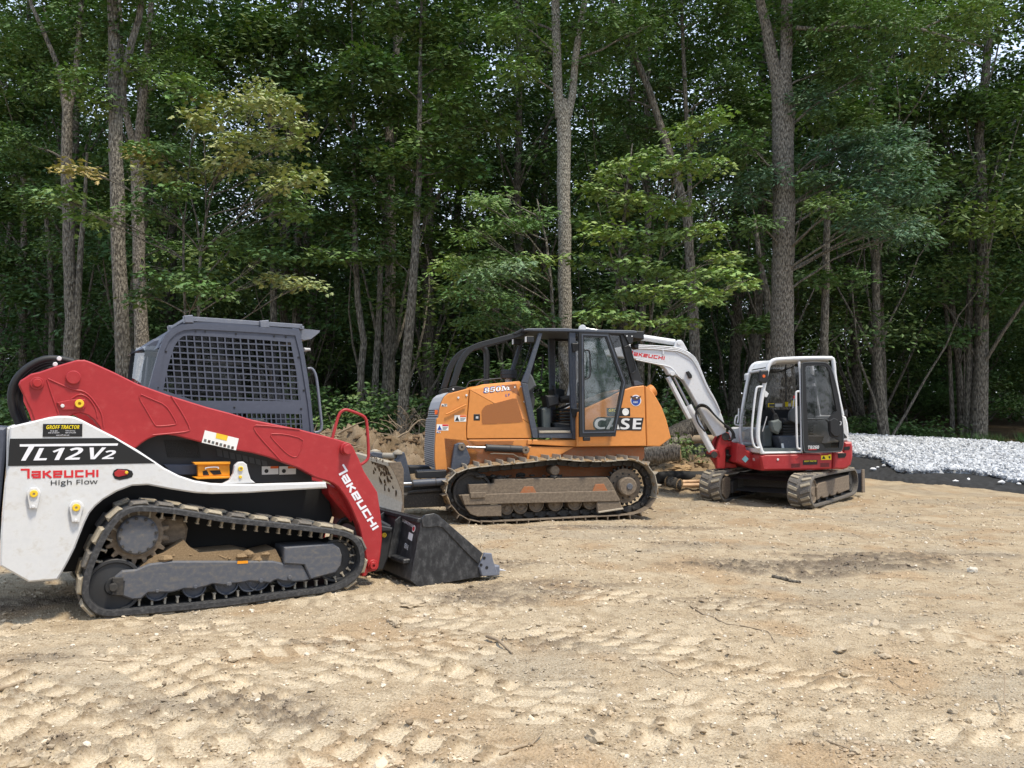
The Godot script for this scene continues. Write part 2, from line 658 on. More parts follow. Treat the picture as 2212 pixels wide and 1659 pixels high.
	M.glass_guard.metallic_specular = 0.25
	M.leaf = leaf_mat()
	M.bark_grey = bark(Color(0.37, 0.345, 0.305), Color(0.56, 0.535, 0.48), 41, 0.42, 2.1)
	M.bark_oak = bark(Color(0.36, 0.33, 0.29), Color(0.60, 0.57, 0.515), 42, 0.34, 1.3)
	M.bark_pale = bark(Color(0.45, 0.42, 0.37), Color(0.70, 0.68, 0.62), 43, 0.30, 0.9)
	M.bark_dark = bark(Color(0.30, 0.275, 0.24), Color(0.46, 0.43, 0.38), 44, 0.34, 1.2)
	M.twig = dirty(Color(0.54, 0.475, 0.39), Color(0.70, 0.63, 0.53), 0.4, 0.3, 0.95, 0.0, 45)
	M.wood = bark(Color(0.62, 0.50, 0.36), Color(0.80, 0.68, 0.50), 46, 0.2, 0.2)
	M.fabric = dirty(Color(0.10, 0.102, 0.108), Color(0.21, 0.21, 0.215), 0.4, 1.3, 0.8, 0.0, 47)
	M.stone = dirty(Color(0.60, 0.54, 0.45), Color(0.74, 0.68, 0.58), 0.5, 0.2, 0.95, 0.0, 48)
	M.tan_pipe = dirty(Color(0.80, 0.66, 0.52), Color(0.66, 0.54, 0.42), 0.35, 0.5, 0.5, 0.0, 49)
	var g := StandardMaterial3D.new()
	g.vertex_color_use_as_albedo = true
	g.albedo_texture = noise_tex(60, 0.05, [[0.0, Color(0.70, 0.66, 0.60)], [0.42, Color(0.89, 0.875, 0.85)], [0.60, Color(0.93, 0.925, 0.91)], [1.0, Color(1, 1, 1)]], 1024, 6)
	g.uv1_triplanar = true
	g.uv1_world_triplanar = true
	g.uv1_scale = Vector3(0.9, 0.9, 0.9)
	g.normal_enabled = true
	g.normal_texture = bump_tex(61, 0.06, 11.0, 1024, 6)
	g.roughness = 1.0
	g.metallic_specular = 0.2
	M.soil = g
	var pb := StandardMaterial3D.new()
	pb.vertex_color_use_as_albedo = true
	pb.roughness = 1.0
	pb.metallic_specular = 0.2
	M.pebble = pb


# ---------------------------------------------------------------- light, sky, camera
func make_view() -> void:
	var cam := Camera3D.new()
	cam.name = "camera"
	cam.position = EYE
	cam.rotation.x = PITCH
	cam.fov = rad_to_deg(2.0 * atan(CY / FOC))
	cam.near = 0.1
	cam.far = 600.0
	add_child(cam)
	cam.current = true
	var e := Environment.new()
	e.background_mode = Environment.BG_SKY
	var sk := ProceduralSkyMaterial.new()
	sk.sky_top_color = Color(0.66, 0.74, 0.86)
	sk.sky_horizon_color = Color(0.93, 0.95, 0.98)
	sk.sky_curve = 0.18
	sk.sky_energy_multiplier = 1.15
	sk.ground_bottom_color = Color(0.25, 0.23, 0.2)
	sk.ground_horizon_color = Color(0.6, 0.6, 0.58)
	sk.sun_angle_max = 1.0
	var sky := Sky.new()
	sky.sky_material = sk
	e.sky = sky
	e.tonemap_mode = Environment.TONE_MAPPER_LINEAR
	e.tonemap_exposure = 1.5
	e.sdfgi_enabled = true
	e.ssao_enabled = true
	e.ssil_enabled = true
	var we := WorldEnvironment.new()
	we.name = "daylight"
	we.environment = e
	add_child(we)
	var sun := DirectionalLight3D.new()
	sun.name = "sun"
	sun.light_energy = 1.1
	sun.light_color = Color(1.0, 0.955, 0.88)
	sun.light_angular_distance = 9.0
	sun.shadow_enabled = true
	add_child(sun)
	sun.look_at_from_position(Vector3(0.30, 0.90, 0.26) * 50.0, Vector3.ZERO)


func _ready() -> void:
	make_view()
	make_materials()
	make_noises()
	make_ground()
	make_forest()
	make_gravel()
	make_loader()
	make_dozer()
	make_excavator()
	make_debris()


# ---------------------------------------------------------------- ground
var na := FastNoiseLite.new()
var nb := FastNoiseLite.new()
var nc := FastNoiseLite.new()
var nd := FastNoiseLite.new()
var strips := []
var patches := []
const RIDGE := [[-9.0, 0.25], [-6.5, 0.42], [-5.2, 0.72], [-4.3, 0.98], [-3.5, 1.14], [-2.9, 1.03], [-2.3, 0.96], [-1.7, 0.84], [-0.6, 0.62], [1.0, 0.48], [2.4, 0.56], [3.6, 0.50], [4.6, 0.36], [5.6, 0.16], [6.5, 0.0]]


func make_noises() -> void:
	for k in [[na, 1, 0.35, 3], [nb, 2, 1.7, 4], [nc, 3, 8.0, 3], [nd, 4, 30.0, 2]]:
		k[0].seed = k[1]
		k[0].frequency = k[2]
		k[0].fractal_octaves = k[3]
	# track prints: two ends as photo pixels on the ground, depth of print, skew of the pads
	for s in [[-260, 1395, 470, 1640, 1.0, 0.5], [440, 1345, 660, 1659, 0.8, -0.4], [760, 1425, 1460, 1592, 1.0, 0.45], [1000, 1368, 1830, 1462, 1.0, -0.9],
			[200, 1412, 980, 1378, 0.55, 0.4], [-80, 1362, 330, 1338, 0.8, 0.3], [1215, 1288, 1730, 1312, 0.6, -0.8], [640, 1462, 1090, 1395, 0.6, 0.5], [120, 1640, 900, 1600, 0.7, 0.4], [1000, 1640, 1250, 1480, 0.45, 0.5], [1760, 1330, 2300, 1420, 0.4, 0.6], [330, 1440, 1010, 1670, 0.9, 0.4], [-160, 1560, 380, 1720, 1.0, 0.5], [900, 1330, 1500, 1400, 0.6, -0.5], [1380, 1520, 2250, 1580, 0.45, -0.7], [640, 1290, 1300, 1330, 0.4, 0.5]]:
		var a := ground(s[0], s[1])
		var b := ground(s[2], s[3])
		var v := Vector2(b.x - a.x, b.z - a.z)
		strips.append(PackedFloat32Array([a.x, a.z, v.normalized().x, v.normalized().y, v.length(), s[4], s[5]]))
	# darker ground: churned earth, and shade painted in under the loader's tail: pixel centre, radii in metres, strength, height of the crumbs
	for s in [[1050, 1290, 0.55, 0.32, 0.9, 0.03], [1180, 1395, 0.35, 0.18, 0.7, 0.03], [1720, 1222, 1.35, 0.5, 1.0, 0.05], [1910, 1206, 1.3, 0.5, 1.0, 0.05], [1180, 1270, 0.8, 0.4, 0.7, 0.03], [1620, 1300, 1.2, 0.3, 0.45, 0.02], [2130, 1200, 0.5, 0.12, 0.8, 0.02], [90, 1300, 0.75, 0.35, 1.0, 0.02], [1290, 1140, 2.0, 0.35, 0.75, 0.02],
			[700, 1385, 0.35, 0.15, 0.7, 0.025], [170, 1610, 0.4, 0.14, 0.6, 0.03], [560, 1520, 0.3, 0.1, 0.7, 0.025], [1500, 1180, 0.7, 0.3, 0.5, 0.03], [60, 1425, 0.4, 0.12, 0.7, 0.04], [500, 1530, 0.8, 0.22, 0.5, 0.01], [1050, 1215, 0.7, 0.35, 0.6, 0.03], [640, 1555, 0.35, 0.12, 0.8, 0.025]]:
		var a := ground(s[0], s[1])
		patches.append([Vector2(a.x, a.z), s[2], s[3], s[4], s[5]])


func ridge(x: float) -> float:
	if x <= RIDGE[0][0]: return RIDGE[0][1]
	for i in RIDGE.size() - 1:
		if x <= RIDGE[i + 1][0]:
			return lerpf(RIDGE[i][1], RIDGE[i + 1][1], (x - RIDGE[i][0]) / (RIDGE[i + 1][0] - RIDGE[i][0]))
	return 0.0


func broad(x: float, z: float) -> float:
	var d := -z
	var h := 0.85 * smoothstep(15.0, 27.0, d) + maxf(0.0, minf(d, 90.0) - 27.0) * 0.055
	var m := ridge(x + 0.35 * nb.get_noise_2d(x * 0.5, z * 0.5))
	if m > 0.01:
		var zc := 17.9 + 0.3 * na.get_noise_2d(x * 2.0, 7.0)
		var e := (d - zc) / (1.35 if d < zc else 1.6)
		h += m * exp(-e * e) * (1.0 + 0.22 * nb.get_noise_2d(x, z) + 0.12 * nc.get_noise_2d(x * 0.6, z * 0.6))
	return h


# height and, in colour, what the soil is made of there
func soil(x: float, z: float, out: Array) -> float:
	var d := -z
	var h := broad(x, z)
	var n1 := na.get_noise_2d(x, z)
	var n2 := nb.get_noise_2d(x, z)
	var n3 := nc.get_noise_2d(x, z)
	var n4 := nd.get_noise_2d(x, z)
	h += n1 * 0.05 + n2 * 0.022 + n3 * 0.009 + n4 * 0.0035
	var col := Color(0.450, 0.362, 0.252)
	col = col.lerp(Color(0.53, 0.445, 0.325), clampf(0.5 + n2 * 1.6, 0, 1) * 0.75)
	col = col.lerp(Color(0.43, 0.315, 0.20), smoothstep(0.12, 0.42, na.get_noise_2d(x * 1.9 + 31.0, z * 1.9)) * 0.75)
	col = col.lerp(Color(0.40, 0.345, 0.265), smoothstep(0.0, 0.4, na.get_noise_2d(x * 1.3 - 57.0, z * 2.1)) * 0.7)
	col = col.lerp(Color(0.26, 0.20, 0.135), smoothstep(0.14, 0.5, n3 + n4 * 0.5) * 0.55)
	if d < 12.0:
		for i in range(strips.size() - 1, -1, -1):  # the last pass over the ground wins
			var s: PackedFloat32Array = strips[i]
			var dx := x - s[0]
			var dz := z - s[1]
			var ac := dx * s[3] - dz * s[2]
			if absf(ac) > 0.33: continue
			var al := dx * s[2] + dz * s[3]
			var l := s[4]
			if al < -0.3 or al > l + 0.3: continue
			ac += 0.05 * sin(al * 1.7 + s[0] * 9.0) + n3 * 0.003
			if absf(ac) > 0.255: continue
			var keep: float = s[5] * clampf(1.05 + na.get_noise_2d(x * 3.0 + 11.0, z * 3.0 + l) * 2.0, 0.0, 1.0) * smoothstep(-0.3, 0.1, al) * smoothstep(l + 0.3, l - 0.1, al)
			if keep < 0.12: continue
			var ph := al / 0.205 + (0.5 if ac > 0 else 0.0) + ac * s[6] * 4.0 + n3 * 0.02
			var f := ph - floorf(ph)
			var pad := smoothstep(0.0, 0.06, f) * smoothstep(0.70, 0.64, f) * smoothstep(0.012, 0.028, absf(ac)) * smoothstep(0.232, 0.214, absf(ac))
			var churn := keep * smoothstep(0.255, 0.225, absf(ac)) * (1.0 - pad)
			pad *= smoothstep(0.1, 0.55, keep)
			h += churn * (0.004 + 0.010 * maxf(0.0, n3 + 0.4 * n4) + 0.008 * n4)
			col = col.lerp(Color(0.27, 0.205, 0.135), churn * clampf(0.5 + n3 * 1.3 + n4 * 0.4, 0.0, 0.85))
			h -= pad * (0.022 * keep + n2 * 0.012 + n3 * 0.0085 + n4 * 0.0030)
			col = col.lerp(Color(0.645, 0.55, 0.41), pad * clampf(0.85 + n2 * 0.6 + n4 * 0.25, 0.3, 1.0))
			break
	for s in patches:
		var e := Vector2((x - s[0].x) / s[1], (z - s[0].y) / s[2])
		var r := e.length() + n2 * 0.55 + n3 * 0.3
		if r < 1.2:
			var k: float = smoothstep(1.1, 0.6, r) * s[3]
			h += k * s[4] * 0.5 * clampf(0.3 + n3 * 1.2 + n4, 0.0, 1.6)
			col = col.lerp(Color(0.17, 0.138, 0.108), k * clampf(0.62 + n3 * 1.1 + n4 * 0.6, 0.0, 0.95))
	# spoil heap: darker brown, cloddy
	var m := ridge(x)
	if m > 0.02 and d > 15.2 and d < 21.0:
		var k := smoothstep(0.05, 0.3, m * exp(-pow((d - 17.9) / 1.5, 2.0)) + n2 * 0.12)
		h += k * (0.06 * n2 + 0.035 * absf(n3) + 0.012 * n4)
		col = col.lerp(Color(0.175, 0.13, 0.085).lerp(Color(0.30, 0.235, 0.165), clampf(0.45 + n2 * 1.3 + n3 * 0.8, 0, 1)), k)
	# leaf litter of the wood
	var w := smoothstep(-0.5, 0.5, d - (20.6 + n2 * 0.8 + n1 * 1.2 + clampf(x - 5.0, 0.0, 4.0) * 0.9))
	if w > 0.0:
		col = col.lerp(Color(0.085, 0.066, 0.04).lerp(Color(0.16, 0.115, 0.07), clampf(0.4 + n3 * 1.5, 0, 1)), w)
		h += w * n2 * 0.06
	out[0] = col
	return h


func height(x: float, z: float) -> float:
	var o := [Color.WHITE]
	return soil(x, z, o)


func lines(stops: Array) -> PackedFloat32Array:
	var r := PackedFloat32Array()
	for i in stops.size() - 1:
		var a: float = stops[i][0]
		var b: float = stops[i + 1][0]
		var n := maxi(1, roundi(absf(b - a) / float(stops[i][1])))
		for k in n: r.append(lerpf(a, b, float(k) / n))
	r.append(stops[-1][0])
	return r


func make_ground() -> void:
	var xs := lines([[-160.0, 20.0], [-40.0, 4.0], [-16.0, 0.5], [-9.0, 0.09], [-5.0, 0.04], [-3.1, 0.017], [3.1, 0.04], [6.0, 0.09], [11.0, 0.5], [18.0, 4.0], [42.0, 20.0], [160.0, 1.0]])
	var zs := lines([[60.0, 10.0], [10.0, 1.0], [-2.6, 0.1], [-3.3, 0.0145], [-6.2, 0.025], [-8.5, 0.045], [-13.0, 0.07], [-20.0, 0.16], [-24.0, 0.6], [-34.0, 3.0], [-60.0, 12.0], [-260.0, 1.0]])
	var nx := xs.size()
	var nz := zs.size()
	var v := PackedVector3Array()
	v.resize(nx * nz)
	var c := PackedColorArray()
	c.resize(nx * nz)
	var o := [Color.WHITE]
	for j in nz:
		for i in nx:
			var h := soil(xs[i], zs[j], o)
			v[j * nx + i] = Vector3(xs[i], h, zs[j])
			c[j * nx + i] = o[0]
	var n := PackedVector3Array()
	n.resize(nx * nz)
	var ix := PackedInt32Array()
	ix.resize((nx - 1) * (nz - 1) * 6)
	var at := 0
	for j in nz:
		for i in nx:
			var l := v[j * nx + maxi(i - 1, 0)]
			var r := v[j * nx + mini(i + 1, nx - 1)]
			var f := v[maxi(j - 1, 0) * nx + i]
			var b := v[mini(j + 1, nz - 1) * nx + i]
			n[j * nx + i] = (r - l).cross(b - f).normalized()
			if i < nx - 1 and j < nz - 1:
				var k := j * nx + i
				ix[at] = k; ix[at + 1] = k + nx; ix[at + 2] = k + 1
				ix[at + 3] = k + 1; ix[at + 4] = k + nx; ix[at + 5] = k + nx + 1
				at += 6
	var a := []
	a.resize(Mesh.ARRAY_MAX)
	a[Mesh.ARRAY_VERTEX] = v
	a[Mesh.ARRAY_NORMAL] = n
	a[Mesh.ARRAY_COLOR] = c
	a[Mesh.ARRAY_INDEX] = ix
	var m := ArrayMesh.new()
	m.add_surface_from_arrays(Mesh.PRIMITIVE_TRIANGLES, a)
	var g := put("ground", m, M.soil)
	g.set_meta("kind", "structure")

	# crumbs and pebbles lying about
	var rn := RandomNumberGenerator.new()
	rn.seed = 77
	for kind in 3:
		var b := MB.new()
		b.rock(Vector3.ZERO, Vector3(1, 0.62, 0.8), 500 + kind, 0.5, 1)
		var list := []
		var tries := 0
		var want: int = [13000, 3500, 8000][kind]
		while list.size() < want and tries < want * 6:
			tries += 1
			var d := 3.3 + 13.0 * pow(rn.randf(), 1.35)
			var x := rn.randf_range(-0.64, 0.64) * d
			var clump := nb.get_noise_2d(x * 0.8 + 9.0 * kind, d) + 0.6 * nc.get_noise_2d(x * 0.5, d * 0.5 + 40.0)
			if clump < rn.randf_range(-0.25, 0.5): continue
			var o2 := [Color.WHITE]
			var h := soil(x, -d, o2)
			var cc: Color = o2[0]
			if cc.g > 0.50 and rn.randf() < 0.9: continue
			var s := rn.randf_range(0.0035, 0.009) * (1.0 + 0.05 * d)
			if rn.randf() < 0.10: s *= 2.0
			if rn.randf() < 0.008: s *= 2.0
			var bs := Basis.from_euler(Vector3(rn.randf_range(-0.5, 0.5), rn.randf() * TAU, rn.randf_range(-0.5, 0.5))).scaled(Vector3.ONE * s)
			var tone := cc * rn.randf_range(0.7, 1.12)
			if kind == 1 and rn.randf() < 0.4: tone = Color(0.58, 0.51, 0.41) * rn.randf_range(0.8, 1.12)
			list.append([Transform3D(bs, Vector3(x, h + s * 0.25, -d)), tone])
		var mm := copies("pebbles", b.mesh(), list, M.pebble)
		mm.name = ["soil_crumbs", "pebbles", "clods"][kind]
		mm.set_meta("kind", "stuff")
		tag(mm, ["fine crumbs of dry tan soil strewn over the bare ground", "small pale pebbles scattered over the bare ground", "loose clods of brown earth lying in the track prints"][kind], ["soil", "gravel", "soil"][kind])


func copies(called: String, mesh: Mesh, list: Array, m: Material, parent: Node3D = null) -> MultiMeshInstance3D:
	var mm := MultiMesh.new()
	mm.transform_format = MultiMesh.TRANSFORM_3D
	mm.use_colors = true
	mm.mesh = mesh
	mm.instance_count = list.size()
	for i in list.size():
		mm.set_instance_transform(i, list[i][0])
		mm.set_instance_color(i, list[i][1])
	var o := MultiMeshInstance3D.new()
	o.multimesh = mm
	o.material_override = m
	o.name = called
	(parent if parent else self).add_child(o, true)
	return o


# ---------------------------------------------------------------- wood
const LEAF := {
	"maple": [[0, 0], [0.10, -0.42], [0.36, -0.24], [0.55, -0.40], [0.62, -0.16], [1.0, 0], [0.62, 0.16], [0.55, 0.40], [0.36, 0.24], [0.10, 0.42]],
	"oak": [[0, 0], [0.28, -0.20], [0.38, -0.09], [0.62, -0.27], [0.70, -0.10], [1.0, 0], [0.70, 0.10], [0.62, 0.27], [0.38, 0.09], [0.28, 0.20]],
	"beech": [[0, 0], [0.45, -0.28], [1.0, 0], [0.45, 0.28]]}
var sprays := {}
var stems_now := []
var forest_rng := RandomNumberGenerator.new()


# a twig end with its leaves, drawn once and copied
func spray(kind: String, leaves: int, radius: float, size: float, flat_: float, variant: int) -> Mesh:
	var key := "%s %d %.2f %.2f %.2f %d" % [kind, leaves, radius, size, flat_, variant]
	if sprays.has(key): return sprays[key]
	var rn := RandomNumberGenerator.new()
	rn.seed = hash(key)
	var b := MB.new()
	b.tint = true
	var shape: Array = LEAF[kind]
	for i in leaves:
		var an := rn.randf() * TAU
		var r := radius * sqrt(rn.randf())
		var ce := Vector3(cos(an) * r, rn.randf_range(-1, 1) * radius * flat_ - r * r / radius * 0.25, sin(an) * r)
		var dir := Vector3(cos(an), rn.randf_range(-0.75, 0.15), sin(an)).rotated(Vector3.UP, rn.randf_range(-0.9, 0.9)).normalized()
		var up := Vector3(rn.randf_range(-0.55, 0.55), 1.0, rn.randf_range(-0.55, 0.55))
		var side := dir.cross(up).normalized()
		var nor := side.cross(dir).normalized()
		var s := size * rn.randf_range(0.7, 1.25)
		var t := rn.randf_range(0.78, 1.18)
		b.col = Color(t, t * rn.randf_range(0.95, 1.03), t * rn.randf_range(0.85, 1.05))
		var mid := ce + dir * s * 0.45 + nor * s * 0.05
		for k in shape.size():
			var p: Array = shape[k]
			var g: Array = shape[(k + 1) % shape.size()]
			var pa: Vector3 = ce + dir * s * p[0] + side * s * p[1] - nor * s * absf(p[1]) * 0.25
			var pb: Vector3 = ce + dir * s * g[0] + side * s * g[1] - nor * s * absf(g[1]) * 0.25
			b.tri(mid, pa, pb)
	sprays[key] = b.mesh()
	return sprays[key]


func tone(c: Color, spread := 0.22) -> Color:
	var k := forest_rng.randf_range(1.0 - spread, 1.0 + spread)
	return Color(c.r * k * forest_rng.randf_range(0.88, 1.14), c.g * k, c.b * k * forest_rng.randf_range(0.85, 1.15))


func spray_at(list: Array, p: Vector3, c: Color, lo := 0.8, hi := 1.25, tilt := 0.3) -> void:
	var s := forest_rng.randf_range(lo, hi)
	var bs := Basis.from_euler(Vector3(forest_rng.randf_range(-tilt, tilt), forest_rng.randf() * TAU, forest_rng.randf_range(-tilt, tilt))).scaled(Vector3.ONE * s)
	list.append([Transform3D(bs, p), c])


func crown(parent: Node3D, list: Array, kind: String, leaves: int, radius: float, size: float, flat_: float, variants := 2) -> void:
	for k in variants:
		var part := []
		for i in range(k, list.size(), variants): part.append(list[i])
		if part.is_empty(): continue
		var o := copies("crown", spray(kind, leaves, radius, size, flat_, k), part, M.leaf, parent)
		o.set_meta("kind", "stuff")


# limb that sags and wanders from a to b
func limb(b: MB, a: Vector3, e: Vector3, r0: float, r1: float, bend := 0.12, segs := 6) -> Array:
	var pts := []
	var rad := []
	var l := a.distance_to(e)
	var n := 6
	var w1 := Vector3(forest_rng.randf_range(-1, 1), forest_rng.randf_range(-0.2, 1), forest_rng.randf_range(-1, 1)) * l * bend
	for i in n + 1:
		var t := float(i) / n
		pts.append(a.lerp(e, t) + w1 * sin(PI * t) + Vector3(forest_rng.randf_range(-1, 1), forest_rng.randf_range(-1, 1), forest_rng.randf_range(-1, 1)) * l * 0.012 * (1.0 if i > 0 else 0.0))
		rad.append(lerpf(r0, r1, t))
	b.tube(pts, rad, segs)
	return pts


# trunk traced in the photograph: [x, y, width] from the foot up, at its depth in metres
func traced(b: MB, list: Array, depth: float, rooted := true, segs := 12) -> Array:
	var pts := []
	var rad := []
	var ppm := FOC / depth
	if rooted:
		var p0 := at_depth(list[0][0], list[0][1], depth)
		var gy := broad(p0.x, p0.z)
		pts.append(Vector3(p0.x, gy - 0.25, p0.z)); rad.append(list[0][2] / ppm * 0.5 * 1.35)
		pts.append(Vector3(p0.x, gy + 0.25, p0.z)); rad.append(list[0][2] / ppm * 0.5 * 1.12)
	for k in list:
		var p := at_depth(k[0], k[1], depth)
		if rooted and p.y < pts[-1].y + 0.3: continue
		pts.append(p); rad.append(k[2] / ppm * 0.5)
	# even spacing with a little wander, so that the bark line is not ruled
	var fine := []
	var fr := []
	for i in pts.size() - 1:
		var n := maxi(1, roundi((pts[i + 1] - pts[i]).length() / 0.6))
		for j in n:
			var t := float(j) / n
			fine.append(pts[i].lerp(pts[i + 1], t) + Vector3(forest_rng.randf_range(-1, 1), 0, forest_rng.randf_range(-1, 1)) * rad[i] * 0.10)
			fr.append(lerpf(rad[i], rad[i + 1], t) * forest_rng.randf_range(0.96, 1.05))
	fine.append(pts[-1]); fr.append(rad[-1])
	b.tube(fine, fr, segs)
	stems_now.append_array(fine)
	return stems_now


# boughs given as [x, y, half width, half height, colour] in photo pixels, reached by limbs from the nearest stem point
func boughs(t: Node3D, wood: Material, stem: Array, depth: float, list: Array, kind: String, leaves: int, radius: float, size: float, dense := 1.0, forward := 0.0, limb_r := 0.035) -> void:
	var b := MB.new()
	var sp := []
	var ppm := FOC / depth
	for k in list:
		var rx: float = k[2] / ppm
		var ry: float = k[3] / ppm
		var rz := clampf(rx * 0.8, 0.5, 2.0)
		var ce := at_depth(k[0], k[1], depth) + Vector3(0, 0, forward + forest_rng.randf_range(-0.5, 0.9))
		var best: Vector3 = stem[0]
		var cost := 1e9
		for s: Vector3 in stem:
			var across := Vector2(ce.x - s.x, ce.z - s.z).length()
			var off := absf(s.y - (ce.y - 0.5 * across)) + 0.35 * across
			if off < cost:
				cost = off
				best = s
		var path := limb(b, best, ce, limb_r, 0.008, 0.08)
		for j in 4:
			limb(b, path[3 + j % 3], ce + Vector3(forest_rng.randf_range(-0.8, 0.8) * rx, forest_rng.randf_range(-0.3, 0.5) * ry, forest_rng.randf_range(-0.7, 0.7) * rz), 0.010, 0.004, 0.1, 4)
		var n := int(dense * rx * ry * 26.0 / (radius * radius * 3.0)) + 5
		for i in n:
			var u := Vector3(forest_rng.randfn(), forest_rng.randfn(), forest_rng.randfn())
			u = u.normalized() * pow(forest_rng.randf(), 0.45)
			var layer := 0.5 * sin(u.x * 4.0 + k[0]) * ry
			spray_at(sp, ce + Vector3(u.x * rx, u.y * ry * 0.8 + layer * 0.35, u.z * rz), tone(k[4]), 0.75, 1.25)
	obj("limbs", b, wood, t).set_meta("kind", "stuff")
	crown(t, sp, kind, leaves, radius, size, 0.22)


func wild_tree(called: String, label: String, group: String, x: float, z: float, tall: float, r: float, low: float, wide: float, n: int, c: Color, wood: Material, kind: String, leaves: int, radius: float, size: float) -> void:
	var t := thing(called, label, "tree", group)
	var gy := broad(x, z)
	t.position = Vector3(x, gy, z)
	var b := MB.new()
	var pts := []
	var rad := []
	var lean := Vector3(forest_rng.randf_range(-1, 1), 0, forest_rng.randf_range(-1, 1)) * 0.05
	for i in 9:
		var f := i / 8.0
		pts.append(Vector3(0, f * tall - 0.2, 0) + lean * f * tall + Vector3(forest_rng.randf_range(-1, 1), 0, forest_rng.randf_range(-1, 1)) * 0.10 * (1.0 if i > 0 else 0.0))
		rad.append(r * (1.25 if i == 0 else 1.0) * lerpf(1.0, 0.22, f))
	b.tube(pts, rad, 9)
	obj("trunk", b, wood, t)
	var lb := MB.new()
	var sp := []
	var clumps := maxi(8, int(n / 11.0))
	for k in clumps:
		var f := pow(float(k) / clumps, 0.85)
		var y := lerpf(low, tall, f)
		var reach := wide * (1.0 - 0.65 * pow(absf(f - 0.35) / 0.65, 2.0)) * forest_rng.randf_range(0.45, 1.0)
		var an := k * 2.4 + forest_rng.randf_range(-0.6, 0.6)
		var i0 := clampi(int(f * 8.0 - 0.5), 0, 8)
		var ce: Vector3 = pts[clampi(int(f * 8.0), 0, 8)] + Vector3(cos(an) * reach, 0, sin(an) * reach)
		ce.y = y + forest_rng.randf_range(-0.4, 0.6)
		limb(lb, pts[i0], ce, r * 0.28 * (1.0 - 0.6 * f) + 0.008, 0.007, 0.1, 5)
		var cs := forest_rng.randf_range(0.8, 1.5) * clampf(wide * 0.38, 0.5, 1.3)
		var m := int(n / float(clumps))
		var cc := tone(c, 0.16)
		for i in m:
			var u := Vector3(forest_rng.randfn(), forest_rng.randfn() * 0.42, forest_rng.randfn()) * cs * 0.62
			spray_at(sp, ce + u, tone(cc, 0.2))
	obj("limbs", lb, wood, t).set_meta("kind", "stuff")
	crown(t, sp, kind, leaves, radius, size, 0.25)


func tree_root(called: String, label: String, group := "") -> Node3D:
	stems_now = []
	return thing(called, label, "tree", group)


